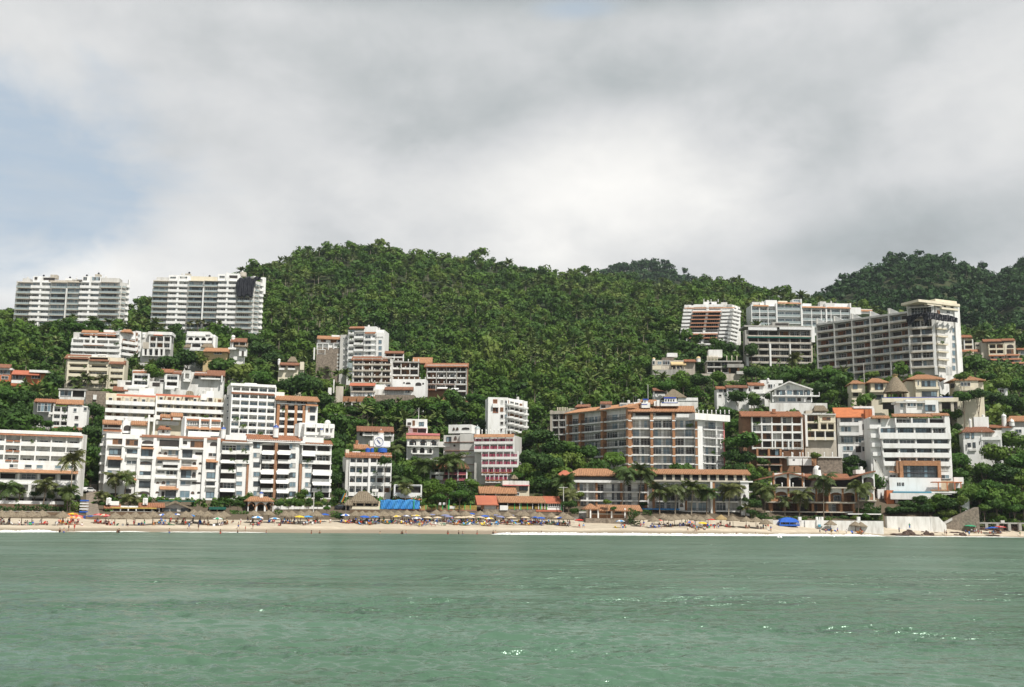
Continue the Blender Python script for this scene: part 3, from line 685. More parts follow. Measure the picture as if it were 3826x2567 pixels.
    def W(s,ws,y=0,default='dark'):
        for w in ws:
            kd = w[4] if len(w) > 4 else default;u0,u1,z0,z1 = s.rect(*w[:4],y);s.put('window',win_mesh(u1-u0,z1-z0,kd),((u0+u1)/2,y,z0))
    def A(s,x0,y0,x1,y1,m='tile2',out=1.3,part='awning',y=0):
        u0,u1,z0,z1 = s.rect(x0,y0,x1,y1,y-out/2);b = MB()
        b.add([(u0,y,z1),(u1,y,z1),(u1,y-out,z0),(u0,y-out,z0),(u0,y,z1-.12),(u1,y,z1-.12),(u1,y-out,z0-.12),(u0,y-out,z0-.12)],
              [(0,3,2,1),(4,5,6,7),(3,7,6,2),(0,4,7,3),(1,2,6,5),(0,1,5,4)],m);s.put(part,b)
    def Rf(s,x0,y0,x1,y1,m='tile',kind='shed',over=.8,run=4.0,part='roof',t=.25,hipx=.18,y=0):
        """x0..x1 at the eave, y0 ridge row, y1 eave row"""
        u0 = s.uv(x0,y1,y-over)[0];u1 = s.uv(x1,y1,y-over)[0];xm = (x0+x1)/2;ze = s.uv(xm,y1,y-over)[1];zr = s.uv(xm,y0,y+run)[1];b = MB()
        zr = max(zr,ze+.4);ya,yb,yc = y-over,y+run,y+2*run+over;hx = (u1-u0)*hipx if kind == 'hip' else 0
        if kind == 'shed': vs = [(u0,ya,ze),(u1,ya,ze),(u1,yb,zr),(u0,yb,zr)];top = [(0,1,2,3)];back = [(u1,yb,ze),(u0,yb,ze)]
        if kind == 'shed':
            b.add([(u0,ya,ze),(u1,ya,ze),(u1,yb,zr),(u0,yb,zr),(u0,ya,ze-t),(u1,ya,ze-t),(u1,yb,ze-t),(u0,yb,ze-t)],
                  [(0,1,2,3),(0,4,5,1),(1,5,6,2),(0,3,7,4),(3,2,6,7),(4,7,6,5)],m)
        elif kind in ('hip','ridge'):
            b.add([(u0,ya,ze),(u1,ya,ze),(u1,yc,ze),(u0,yc,ze),(u0+hx,yb,zr),(u1-hx,yb,zr)] + [(u0,ya,ze-t),(u1,ya,ze-t),(u1,yc,ze-t),(u0,yc,ze-t)],
                  [(0,1,5,4),(2,3,4,5),(1,2,5),(3,0,4),(0,6,7,1),(1,7,8,2),(2,8,9,3),(3,9,6,0),(6,9,8,7)],m)
        elif kind == 'gable':   # the gable faces the sea
            um = (u0+u1)/2;zr = s.uv(xm,y0,ya)[1];n = 2*run
            b.prism([(u0,ze),(um,zr),(u1,ze),(u1-.3,ze-.25),(um,zr-t*1.6),(u0+.3,ze-.25)],ya,ya+n+over,m)
        if m.startswith('tile') or m.startswith('thatch'):     # rows of cover tiles / bundles give the eave an uneven edge
            n = int((u1-u0)/.55)
            if kind != 'gable' and n < 160:
                for k in range(n):
                    x = u0+(k+.5)*(u1-u0)/n;f = 1.0
                    if kind == 'hip': f = min(1,min(x-u0,u1-x)/max(hx,.01))
                    yy = ya+(yb-ya)*f;zz = ze+(zr-ze)*f;w = .17;e = random.uniform(0,.12)
                    b.add([(x-w,ya-e,ze-.04),(x,ya-e,ze+.15),(x+w,ya-e,ze-.04),(x-w,yy-.05,zz-.03),(x,yy-.05,zz+.13),(x+w,yy-.05,zz-.03)],[(0,1,4,3),(1,2,5,4),(0,2,1)],m)
        return s.put(part,b)
    def Dome(s,x0,y0,x1,y1,m='bluedome',y=2,drum='white',fin=True):
        u0,u1,z0,z1 = s.rect(x0,y0,x1,y1,y);r = (u1-u0)/2;uc = (u0+u1)/2;b = MB();H = z1-z0
        hd = min(H*.6,r*.95);zd = H-hd
        b.lathe([(r*.92,-.5),(r*.92,zd-.12),(r*1.05,zd-.1),(r*1.05,zd+.04)],14,drum,uc,y,z0)
        b.lathe([(r*math.cos(a),zd+.03+hd*math.sin(a)) for a in np.linspace(0,1.5,7)],14,m,uc,y,z0)
        if fin: b.lathe([(.1,H-.05),(.16,H+.25),(.05,H+.5)],6,drum,uc,y,z0)
        s.put('dome',b)
    def C(s,xs,y0,y1,w=.35,m='white',y=0,part='column'):
        for x in xs:
            u,zt_ = s.uv(x,y0,y);_,zb = s.uv(x,y1,y);b = MB();b.box(u-w/2,u+w/2,y-w/2,y+w/2,zb,zt_,m);s.put(part,b)
    def T(s,x0,x1,y0,n,h=1.0,m='white',f=0):
        """row of little posts on a terrace edge"""
        for k in range(n):
            x = x0+(x1-x0)*k/max(1,n-1);u,z = s.uv(x,y0,-f);b = MB();b.lathe([(.16,0),(.16,h*.6),(.24,h*.66),(.2,h*.85),(.06,h)],6,m,u,-f+.1,z);s.put('finial',b)
    def arcade(s,x0,y0,x1,y1,n,m='white',d=.5,gap=.8,y=0,back='dark',bd=2.5,part='arcade',rise=.5,top=0):
        """wall pierced by n arches, with a dark sheet behind for shade"""
        u0,u1,z0,z1 = s.rect(x0,y0,x1,y1,y);bw = (u1-u0)/n;b = MB();H = z1-z0;aw = bw*gap/2
        for k in range(n):
            uc = u0+(k+.5)*bw;ar = min(H*rise*.8,aw);zs = z1-.35-top*H-ar
            b.box(u0+k*bw+.001,uc-aw,y,y+d,z0,z1,m);b.box(uc+aw,u0+(k+1)*bw,y,y+d,z0,z1,m)
            a = np.linspace(0,math.pi,9);poly = [(uc+aw*math.cos(t),zs+ar*math.sin(t)) for t in a]
            for q in range(8):
                (xa,za),(xb,zb) = poly[q],poly[q+1]
                b.prism([(xb,zb),(xa,za),(xa,z1),(xb,z1)],y,y+d,m)
        s.put(part,b)
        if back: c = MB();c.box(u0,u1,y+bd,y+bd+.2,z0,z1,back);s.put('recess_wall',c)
# ------------------------------------------------------------------ condominium towers on the upper slope
def tower(z,label,dx,bays,top,bot,nf,side,Y,side_x):
    b = Bld('apartment_tower',label,'apartment tower',z,bays[0][0],bays[-1][1],top,bot,yaw=4,depth=16,Y=Y)
    x0,x1 = bays[0][0],bays[-1][1]
    b.B('wall','pale',x0+20,top,x1,None,f=-1.7,d=15)
    ph = (bot-top)/nf
    for (a,c,kind) in bays:
        if kind == 'g':     # smoke-glass balconies on thin slabs, standing out
            b.G(a,top,c,bot,1,nf,win=('dark','slid','metal','dark'),rec=1.7,par=.36,pm='glassrail',slabm='beige',pier=None,wf=(.97,.84),parf=1.0)
        elif kind == 'd':   # set-back bay
            b.G(a,top,c,bot,1,nf,win=('slid','dark','metal'),rec=1.7,par=.34,pm='glassrail',slabm='beige',pier=None,wf=(.97,.84),parf=0)
        else:               # white solid balconies either side of a white pier
            b.G(a,top,c,bot,2,nf,win=('dark','slid','curt'),rec=1.7,par=.44,pm='white',pier=None,wf=(.82,.8),parf=.7)
            m = (a+c)/2;b.B('pier','white',m-12,top-ph*.9,m+12,bot,f=.3,d=2.0)
    w = b.wing(x1+2,side);w.B('wall','pale',x1,top+5,side_x,None,f=0,d=8)
    w.G(x1+3,top,(x1+side_x)/2,bot,1,nf,win=('slid','dark'),rec=.1,par=.36,pm='glassrail',slabm='beige',pier=None,wf=(.6,.6),parf=.9,topslab=False)
    w.G((x1+side_x)/2+4,top-10,side_x-6,bot,1,nf,win=('slid','curt'),rec=.1,par=.42,pm='white',pier=None,wf=(.6,.6),parf=1.1,topslab=False)
    w.B('pier','white',side_x-14,top-40,side_x,bot,f=.3,d=1)
    return b,w
b,w = tower('A','white tower block at the left end with tidy smoke-glass balconies and no tarp',0,
             [(200,388,'g'),(390,650,'w'),(652,858,'d'),(866,1045,'d'),(1047,1308,'w'),(1312,1600,'g')],268,925,9,48,590,1708)
b.B('pier','white2',856,345,870,925,f=1.0,d=1.5)
for (x0,y0,x1,y1,m,dd) in ((300,215,400,262,'pale',6),(440,188,650,262,'white',4),(660,240,1050,264,'beige',6),(870,212,960,240,'white',5),(960,228,1100,240,'pale',5),(1100,186,1210,262,'white',4),(1215,190,1345,262,'white',5),(1350,208,1590,266,'pale',6),(670,165,760,215,'beige',3),(1265,158,1335,188,'beige',3)):
    b.B('roof_house',m,x0,y0,x1,y1,f=-2.5,d=dd)
b.W([(460,195,500,235,'dark'),(570,205,730,238,'void'),(1110,195,1160,240,'dark'),(1225,195,1335,245,'blue'),(1020,232,1090,240,'void')],y=2.45)
b,w = tower('B','white tower block with a torn black tarp hanging from its top corner',0,
             [(165,368,'g'),(370,630,'w'),(634,832,'d'),(846,1033,'d'),(1035,1288,'w'),(1292,1520,'g')],250,958,10,48,590,1640)
b.B('pier','white',830,345,845,955,f=1.0,d=1.5)
for (x0,y0,x1,y1,m,dd) in ((230,200,400,246,'pale',6),(395,172,690,246,'white',4),(690,190,1040,247,'cream',5),(1045,155,1150,247,'white',4),(1155,135,1180,250,'white',6),(1180,150,1350,247,'white',5),(610,150,680,175,'beige',3),(1345,130,1420,180,'beige',3)):
    b.B('roof_house',m,x0,y0,x1,y1,f=-2.5,d=dd)
b.W([(415,192,490,216,'dark'),(540,190,640,216,'curt'),(1070,180,1140,210,'dark'),(1200,175,1310,212,'void')],y=2.45)
w.B('crown_frame','white',1525,195,1655,215,f=.4,d=3);w.B('crown_frame','white',1640,200,1685,420,f=.6,d=2)
def hanging(b,pts,m,label,f,seed):
    """torn sheet following an outline, in folds"""
    rg = np.random.default_rng(seed);n = len(pts);mb = MB();g = 14
    (xa,ya0,ya1) = pts[0];vs = [];fs = []
    cols = 40;X = np.linspace(pts[0][0],pts[-1][0],cols);T0 = np.interp(X,[p[0] for p in pts],[p[1] for p in pts]);T1 = np.interp(X,[p[0] for p in pts],[p[2] for p in pts])
    for i in range(cols):
        for j in range(g):
            y = T0[i]+(T1[i]-T0[i])*j/(g-1)+rg.uniform(-3,3);o = -f-.5*math.sin(i*.9+j*.35)-.35*math.sin(i*2.1)-.12*j/g*3
            u,zz = b.uv(X[i],y,o);vs.append((u,o,zz))
    for i in range(cols-1):
        for j in range(g-1): k = i*g+j;fs.append((k,k+g,k+g+1,k+1))
    mb.add(vs,fs,m);me = mb.mesh('tarpaulin',True);o = bpy.data.objects.new('tarpaulin',me);o.location = (b.O.x,b.O.y,b.Z0);o.rotation_euler = (0,0,b.yaw)
    md = o.modifiers.new('thick','SOLIDIFY');md.thickness = .06;link(o);return tag(o,label,'tarpaulin')
hanging(b,[(1290,300,400),(1305,240,455),(1345,200,468),(1380,210,440),(1392,215,490),(1440,190,420),(1475,185,470),(1510,240,468),(1535,200,300),(1560,188,240),(1622,195,235)],'black','torn black tarpaulin draped over the top corner of the tower below the hill',1.8,3)

# terraced white condominium below the first tower
b = Bld('terraced_condominium','white condominium stepping down in seven long terraces below the left tower','apartment building','A',945,1600,900,1500,yaw=8,depth=14,Y=500)
b.B('wall','pale',980,940,1600,None,f=-1.8,d=13)
b.G(1045,955,1600,1030,3,1,win=('void','dark'),par=.35,pm='white',wf=(.85,.7));b.G(948,1032,1600,1255,4,3,win=('void','dark','dark'),par=.42,rec=2.2,pier=('white',.5),wf=(.85,.6),parf=.9,slab=.35)
b.G(1100,1255,1600,1500,4,3,win=('dark','wood','curt'),par=.4,rec=2.0,pier=('white',.5),wf=(.8,.6))
b.Rf(1110,930,1530,972,'tile',run=3,over=.6);b.Rf(1080,905,1300,935,'tile2',run=2,over=.2);b.Rf(1600,893,1750,925,'tile2','hip',run=2.5)
b.A(1110,1085,1390,1108,'tile3',1.2);b.C((1285,1215),965,1090,.9);b.B('roof_house','white',1380,900,1510,940,f=-3,d=4)
w = b.wing(1600,52);w.B('wall','white',1600,925,1850,None,f=-.2,d=9)
w.G(1602,1010,1800,1480,2,6,win=('dark','wood','curt'),par=.44,rec=.2,pier=('white',.5),wf=(.7,.6),parf=1.3)
w.B('wall','white',1800,915,1868,1400,f=.6,d=5);w.W([(1812,940+k*75,1832,975+k*75,'wood') for k in range(6)]+[(1840,960+k*75,1858,995+k*75,'dark') for k in range(5)],y=-.6)
w.B('wall','white',1860,1075,1910,1190,f=.3,d=5)

# cream block with flat arches under it
b = Bld('arched_apartment_block','cream apartment block with wide flat arches and terracotta eaves','apartment building','A',880,1655,1240,1690,yaw=8,depth=12,Y=445)
b.B('wall','cream',885,1262,1650,None,f=-1.8,d=10)
b.G(890,1262,1445,1690,2,5,win=('void','dark','void','curt'),rec=1.8,par=.45,pm='cream',pier=('cream',.6),wf=(.88,.62));b.G(1447,1370,1650,1690,1,4,win=('void','dark'),rec=1.8,par=.45,pm='cream',pier=('cream',.6),wf=(.85,.62))
b.Rf(855,1228,1185,1278,'tile3',run=3);b.Rf(1185,1265,1450,1310,'tile3',run=3);b.Rf(1445,1310,1655,1350,'tile3',run=3);b.B('parapet','white',1230,1235,1430,1285,f=-2,d=4);b.B('roof_house','white',1300,1222,1420,1262,f=-2,d=4)
for x in (900,1165,1190,1420): b.B('arch_spandrel','cream',x-8,1365,x+30,1390,f=.02,d=.4)

# villas between the towers
b = Bld('hillside_villa','white villa with three open floors of columns under the second tower','house','B',30,425,930,1240,yaw=6,depth=9,Y=490)
b.B('wall','pale',35,935,420,None,f=-2,d=8);b.G(130,985,420,1150,3,2,win=('void','dark','wood'),rec=2,par=.25,pm='pale',pier=('white',.4),wf=(.8,.8));b.G(40,1150,340,1240,4,1,win=('void','dark'),rec=2,par=0,pier=('white',.9),wf=(.7,.85))
b.B('parapet','white',120,925,440,965,f=.2,d=8);b.Rf(190,950,310,968,'redroof',run=1.5);b.B('wall','beige',50,1065,130,1150,f=.2,d=3);b.Dome(40,940,85,990,'white',fin=False)
b = Bld('domed_villa','white villa with rounded arches, thatched canopies and a white dome','house','B',590,1015,905,1170,yaw=4,depth=9,Y=488)
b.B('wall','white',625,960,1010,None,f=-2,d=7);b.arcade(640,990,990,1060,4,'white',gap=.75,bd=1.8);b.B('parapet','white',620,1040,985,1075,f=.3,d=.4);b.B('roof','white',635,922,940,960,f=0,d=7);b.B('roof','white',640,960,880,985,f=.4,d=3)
b.G(690,1078,830,1135,1,1,win=('archv',),rec=1,par=0,pier=('white',.4));b.Rf(820,1072,985,1128,'thatch','hip',over=1.2,run=2,y=-1.5);b.Rf(590,1090,680,1130,'thatch','hip',over=1,run=2,y=-1.5)
b.Dome(972,975,1018,1145,'white',y=-.5,fin=False);b.B('terrace_wall','white',590,1130,900,1170,f=2,d=.5);b.B('terrace_deck','white',590,1165,900,1175,f=2,d=4)
b = Bld('orange_roofed_house','low house with a flat apricot roof beside the domed villa','house','B',850,1185,1140,1240,yaw=4,depth=7,Y=478)
b.B('wall','yellow',860,1165,1170,None,f=-1.5,d=6);b.Rf(850,1140,1185,1185,'tile2',run=3.5);b.W([(1000,1195,1100,1225,'dark')],y=1.5)
b = Bld('hillside_house','white and dark tile-roofed house half hidden by trees right of the domed villa','house','B',1205,1435,985,1250,yaw=8,depth=7,Y=482)
b.B('wall','white',1215,1030,1400,None,f=-1.5,d=6);b.Rf(1215,1010,1430,1055,'tile3',run=3);b.Rf(1270,1075,1440,1120,'thatch',run=2.5,over=1.2);b.G(1240,1055,1420,1150,2,1,win=('void',),par=.2,pier=('white',.4));b.B('pier','white',1330,1150,1430,1250,f=0,d=3);b.W([(1365,1180,1395,1250,'void')],y=-.03);b.Dome(1225,970,1280,1020,'white',fin=False);b.B('parapet','white',1185,1135,1290,1160,f=1,d=2)

# tile-roofed row houses below the trees
b = Bld('row_of_terrace_houses','long row of small white terrace houses with mottled tile roofs above the white hotel','house','B',-95,1140,1420,1590,yaw=12,depth=9,Y=425)
b.B('wall','white2',-90,1455,1130,None,f=-1.5,d=8)
for i,(xa,xb,ya,yb,m) in enumerate(((-90,30,1432,1470,'tile'),(10,150,1432,1468,'tile'),(230,455,1420,1462,'tile'),(440,560,1440,1482,'tile3'),(730,905,1455,1500,'tile3'),(895,1140,1440,1505,'tile3'))):
    b.Rf(xa,ya,xb,yb,m,run=3.5)
b.B('balcony','white',-80,1495,130,1520,f=.8,d=1);b.B('balcony','white',350,1515,530,1540,f=.8,d=1);b.B('balcony','white',820,1540,1080,1560,f=.6,d=1)
b.W([(-60,1475,0,1510,'void'),(20,1480,70,1510,'dark'),(150,1480,190,1540,'void'),(265,1475,330,1525,'dark'),(365,1545,510,1580,'void'),(460,1490,520,1525,'void'),(735,1505,790,1550,'void'),(840,1510,870,1540,'void'),(1020,1515,1080,1560,'dark')],y=1.45)
b.B('cupola','pale',585,1440,690,1480,f=.5,d=3);b.C((605,680),1478,1560,.5,y=-.5);b.C((40,105,230,345,520,1105),1510,1600,.5,y=-.6);b.B('balcony','white',590,1548,680,1590,f=.6,d=2)
b = Bld('row_of_terrace_houses','stepped row of little white houses with planted balconies just behind the long white hotel','house','E',150,860,60,240,yaw=14,depth=9,Y=400)
b.B('wall','white2',200,110,700,None,f=-1.5,d=8);b.B('wall','white2',260,150,420,None,f=.5,d=4)
for q in ((340,60,500,110),(650,70,780,120)): b.G(q[0],q[1]-15,q[2],q[3]+50,1,2,win=('void','dark'),par=.3,pier=('white',.6),rec=1.2)
b.B('balcony','white',270,205,410,235,f=1.2,d=1.2);b.B('balcony','white',300,165,460,185,f=1.0,d=1.2);b.B('balcony','white',645,168,740,190,f=1.0,d=1.2);b.W([(275,120,330,150,'void'),(530,125,600,160,'void'),(600,95,640,125,'dark')],y=1.45);b.Rf(150,160,300,200,'tile3',run=2.5,y=-.5)

# far left houses
b = Bld('orange_trimmed_house','orange-trimmed house with big windows at the left edge of the hillside','house','A',-80,160,1360,1560,yaw=14,depth=9,Y=455)
b.B('wall','orange',-80,1405,155,None,f=-1,d=8);b.B('roof','white',-80,1405,165,1430,f=.3,d=8);b.W([(-60,1438,40,1490,'dark'),(50,1438,135,1490,'blue'),(20,1515,110,1555,'dark')],y=.95);b.Rf(-80,1355,130,1400,'tile3',run=3)
b = Bld('long_red_roofed_house','low house with a long red tile roof and white canopy left of the cream arches','house','A',150,640,1435,1600,yaw=14,depth=9,Y=448)
b.B('wall','orange',155,1480,620,None,f=-1.5,d=8);b.Rf(150,1440,520,1492,'redroof',run=3);b.B('roof','white',390,1435,640,1468,f=.5,d=8);b.W([(165,1500,340,1560,'dark'),(420,1500,540,1550,'dark')],y=1.45);b.B('terrace_wall','white',150,1570,350,1610,f=1,d=1)
# ------------------------------------------------------------------ left sea front
b = Bld('white_beach_hotel','long white beach hotel with an orange tiled ledge at the left edge of the beach','hotel','D',-420,770,575,1290,yaw=23,depth=13,dY=2)
b.B('wall','white2',-420,600,770,None,f=-1.4,d=12)
b.B('parapet','white',-420,575,772,606,f=.3,d=12);b.A(-420,606,785,622,'tile',.8)
h4 = (905-618)/3.2
b.G(-410,625,765,890,8,3,win=('curt','dark','slid','curt'),rec=1.5,par=.42,pm='white',pier=('white',.35),wf=(.55,.5),back='white')
b.B('wall','white',-420,890,765,948,f=.1,d=1.5);b.W([(90,895,170,930,'curt'),(235,900,300,932,'blue'),(345,903,405,935,'blue'),(518,905,580,938,'blue'),(630,905,680,938,'blue'),(-80,890,0,925,'blue')],y=-.12)
b.A(-420,942,740,972,'tile2',1.3,y=-.1)
for q in ((60,668,125,682),(135,672,190,684),(55,762,120,776),(130,766,185,780),(50,855,110,868),(120,858,175,870)): b.B('planter','tile',*q,f=.3,d=.4)
b.G(-410,975,735,1070,6,1,win=('void','dark'),rec=2.5,par=.42,pm='white',pier=('white',.6),wf=(.75,.75));b.G(-410,1085,720,1190,5,1,win=('void',),rec=3.5,par=.4,pm='white',pier=('white2',.8),wf=(.6,.6),parf=2.5,slab=.4)
b.G(-410,1195,690,1275,5,1,win=('void','dark'),rec=3.5,par=.45,pm='white',pier=('white2',.8),wf=(.7,.6),parf=4.5);b.B('terrace_wall','post',-420,1270,620,None,f=5.5,d=.6)
w = b.wing(768,95);w.B('wall','white2',768,612,805,1200,f=0,d=1)
for k in range(5): b.B('side_balcony','white',735,860+k*75,800-k*4,885+k*75,f=-3,d=4)

b = Bld('hillside_house','white gabled house on several levels with tile roofs behind the beach hotel','house','D',320,830,280,575,yaw=16,depth=9,Y=375)
b.B('wall','pale',320,300,500,None,f=-2,d=8);b.B('wall','white',645,345,828,None,f=.3,d=8);b.Rf(320,278,530,305,'tile',run=3);b.Rf(520,285,780,325,'tile2',run=3)
b.B('wall','white2',495,350,650,None,f=-1.5,d=8);b.G(495,355,648,548,2,3,win=('void','dark','wood'),rec=1.5,par=.35,pm='white',pier=('white2',.4),wf=(.7,.65));b.Rf(640,330,832,352,'white','gable',run=4,over=.4,t=.2)
b.W([(695,368,725,402),(792,358,820,392),(706,438,742,475),(702,510,742,545),(355,320,480,400,'blue')],y=-.34);b.W([(350,318,480,398,'curt')],y=1.95);b.A(505,545,785,572,'tile3',1.6,y=-.4);b.B('terrace_wall','white',462,405,500,425,f=1,d=2)
b = Bld('glazed_pavilion','low glass-fronted pavilion on a stone wall under the cream block','house','D',560,810,185,300,yaw=12,depth=7,Y=412)
b.B('wall','grey',562,190,808,None,f=-1,d=6);b.B('roof','grey',550,183,815,198,f=.5,d=7);b.W([(575,200,675,252,'blue'),(690,205,800,258,'void')],y=.95);b.C((565,683,805),198,262,.4)
b.B('terrace_wall','white2',560,262,810,300,f=1,d=.5)
o = Bld('retaining_wall','rubble retaining wall right of the glass-fronted pavilion','wall','D',815,1030,205,285,yaw=14,depth=2,Y=410);o.B('wall','stone',815,205,1030,None,d=2);o.B('stair_parapet','white',880,240,912,285,f=.6,d=.5)

# street running up from the beach
def ramp():
    b = MB();L = []
    for (pl,pr,py) in ((812,950,1395),(815,925,1290),(812,925,1185),(845,920,1090)):
        a = zc('D',pl,py);c = zc('D',pr,py);X,Y,Zz = hit(*a);X2 = Y*ray(*c)[0];L.append(((X,Y,float(zt(X,Y))+.25),(X2,Y,float(zt(X2,Y))+.25)))
    vs = [p for q in L for p in q]+[(p[0],p[1],p[2]-3) for q in L for p in q];n = len(L)
    fs = [(2*i,2*i+1,2*i+3,2*i+2) for i in range(n-1)]+[(0,2*n,2*n+1,1)]
    b.add(vs,fs,'stone');o = b.obj('street');tag(o,kind='structure')
ramp()

# the two big blocks
b = Bld('arched_beach_apartments','white beachfront apartments with scattered arched windows and orange tile awnings','apartment building','E',95,1168,610,1245,yaw=23,depth=16,dY=3)
b.B('wall','white',98,640,1168,None,d=15,f=0)
b.B('parapet','white',95,610,430,655,f=.4,d=14);b.A(410,628,1175,650,'tile3',.7,part='eave')
P = lambda *r: [tuple(r[i:i+5]) for i in range(0,len(r),5)]
b.W(P(155,660,250,708,'wood',280,668,390,718,'wood',432,672,542,706,'archv',596,668,785,728,'void',815,676,860,712,'dark',890,680,1012,738,'wood',1075,688,1148,724,'archv',
      122,752,245,806,'metal',290,758,390,794,'metal',425,762,530,820,'metal',588,778,612,798,'arch',640,780,668,806,'arch',680,765,780,812,'slid',815,765,905,838,'metal',935,785,1000,808,'void',1060,790,1138,824,'dark',
      112,852,240,925,'metal',285,862,378,896,'curt',415,868,520,902,'arch',575,862,622,890,'dark',630,900,772,930,'void',806,868,896,906,'slid',912,875,942,902,'arch',968,878,995,898,'archv',1040,880,1140,940,'metal',
      105,955,230,1000,'slid',300,962,372,990,'curt',410,965,512,998,'metal',575,960,645,980,'dark',660,958,760,998,'dark',800,956,892,1026,'metal',905,970,938,1024,'arch',962,972,990,992,'archv',1042,975,1128,1028,'metal',
      310,1050,372,1085,'dark',405,1058,505,1115,'metal',568,1062,592,1080,'arch',618,1055,650,1086,'arch',660,1054,760,1092,'slid',796,1056,888,1092,'slid',905,1065,985,1082,'void',1040,1068,1122,1096,'metal',
      398,1152,500,1184,'arch',560,1152,590,1172,'arch',612,1150,645,1215,'dark',652,1150,750,1212,'metal',790,1148,880,1212,'slid',895,1152,925,1180,'arch',952,1155,980,1174,'archv',1035,1160,1118,1216,'metal',265,1130,330,1170,'void',130,1170,200,1215,'void'),y=-.02)
for q in ((425,722,545,750),(105,822,250,852),(572,828,792,852),(1036,848,1150,876),(790,918,958,944),(290,1018,382,1046),(598,1104,775,1134),(400,1210,520,1236)): b.A(*q,m='tile2',out=1.4)
for q in ((110,710,262,724),(265,724,412,738),(430,706,545,722),(280,800,395,832),(412,822,540,846),(392,1000,515,1036),(620,740,790,760),(800,836,955,852),(572,930,780,950),(790,1028,955,1046),(600,1216,770,1232),(780,1214,950,1236),(1030,1218,1135,1236),(800,738,1015,756),(1036,1040,1136,1056),(1036,1098,1130,1116),(560,1018,770,1034)): b.B('balcony','white',*q,f=1.0,d=1.0)
b.C((262,412,556,800,1030,1158),650,1240,.9,y=-.35,part='pier')
b.B('awning','whitec',628,862,776,902,f=.9,d=.9)
w = b.wing(97,100,0)
for k in range(7): b.B('side_balcony','white2',35-k*2,700+k*88,96,722+k*88,f=-3,d=8)
b.B('wall','pale',62,640,97,None,f=-4,d=9);b.Rf(60,480,242,512,'tile2',run=2,y=2);b.Rf(330,488,500,520,'tile2',run=2,y=2)
b.B('roof_house','white',65,510,245,615,f=-3,d=6);b.W([(110,515,230,548,'void'),(75,512,105,548,'void')],y=2.95);b.A(65,562,240,585,'tile',1,y=3);b.B('roof_house','white',250,485,335,600,f=-3.5,d=5);b.W([(258,528,330,580,'archv')],y=3.45)
b.B('roof_house','white',325,550,485,625,f=-2,d=5);b.B('roof_house','white',590,560,700,632,f=-1,d=4);b.Rf(585,535,708,562,'tile','hip',run=2,y=1);b.W([(622,572,642,600,'arch'),(665,575,680,592,'dark')],y=.95)
b.C((500,552),430,625,.5,y=1,part='chimney')
b.B('penthouse','white',830,455,1175,640,f=-4,d=8);b.W([(855,490,1060,522,'curt'),(1090,495,1175,525,'curt')],y=3.95);b.A(850,470,1175,486,'tile',.7,y=4);b.A(850,542,1190,568,'tile2',1.5,y=3.5);b.B('parapet','white',868,588,1165,625,f=-2,d=.4);b.W([(870,568,960,590,'dark'),(985,570,1070,590,'dark'),(1090,570,1160,592,'void')],y=3.9);b.B('parapet','white',865,620,1080,640,f=.2,d=3);b.C((845,980,1080),470,640,.5,y=3)
b.W([(865+k*22,492,880+k*22,524,'blue') for k in range(9)],y=3.85)

b = Bld('striped_beach_apartments','white beachfront apartments with dark balconies and brown vertical bands','apartment building','F',48,1112,640,1245,yaw=23,depth=16,dY=3)
b.B('wall','white',50,690,1112,None,f=-1.5,d=14)
nf = 6;y0,y1 = 705,1242
b.G(60,y0,205,y1,1,nf,win=('void','dark','void'),rec=1.5,par=.34,pier=None,wf=(.97,.74),parf=.7);b.B('wall','white',208,y0+180,300,1240,f=0,d=1.6);b.G(208,y0,340,y0+180,1,2,win=('void','slid'),rec=1.5,par=.34,pier=None,wf=(.96,.74),parf=.7)
b.W([(208,880+k*90,262,916+k*90,'slid') for k in range(4)],y=-.02);b.B('pilaster','brown',303,882,324,1205,f=.4,d=1.6);b.B('wall','white',326,y0,440,1240,f=0,d=1.6)
b.W([(372,700+k*90,432,742+k*90,'slid' if k % 2 else 'metal') for k in range(6)],y=-.02)
b.G(443,y0,562,y1,1,nf,win=('dark','void','void'),rec=1.5,par=.36,pier=None,wf=(.97,.74),parf=.7);b.B('pilaster','brown',565,690,592,1238,f=.8,d=2);b.G(594,y0,716,y1,1,nf,win=('void','dark','void'),rec=1.5,par=.36,pier=None,wf=(.97,.74),parf=.7)
b.B('wall','white',718,y0,796,1240,f=0,d=1.6);b.W([(712,706+k*90,768,748+k*90,'metal' if k % 2 else 'slid') for k in range(6)],y=-.02);b.B('pilaster','brown',802,892,826,1215,f=.4,d=1.6)
b.B('wall','white',828,y0+180,918,1240,f=0,d=1.6);b.W([(860,890+k*90,916,930+k*90,'slid') for k in range(4)],y=-.02)
b.G(828,y0+5,1106,y0+185,2,2,win=('void','dark'),rec=1.5,par=.34,pier=('white',.25),wf=(.97,.74),parf=.7);b.G(922,y0+185,1106,y1,1,4,win=('void','dark','void'),rec=1.5,par=.36,pier=None,wf=(.97,.74),parf=.7)
for q in ((450,775,560,805),(598,775,716,805),(440,955,560,990),(590,955,700,990),(585,1040,700,1078),(435,1040,556,1074),(930,975,1105,1000),(930,1065,1100,1095),(590,1130,700,1168),(60,862,195,884),(55,1130,190,1155),(830,795,955,818)):
    b.A(*q,m='whitec',out=1.5,y=-.6)
b.Rf(318,622,820,672,'tile',run=3.5,over=.9);b.B('cornice','white',312,668,862,690,f=.9,d=3);b.Rf(66,650,330,678,'tile',run=2.5);b.B('cornice','white',78,680,366,695,f=.8,d=3);b.Rf(815,665,1125,705,'tile',run=2.5);b.B('cornice','white',812,703,1120,718,f=.8,d=3)
b.B('roof_terrace','white',108,622,305,668,f=.3,d=6);b.B('roof_terrace','white',840,642,1035,692,f=.3,d=6)
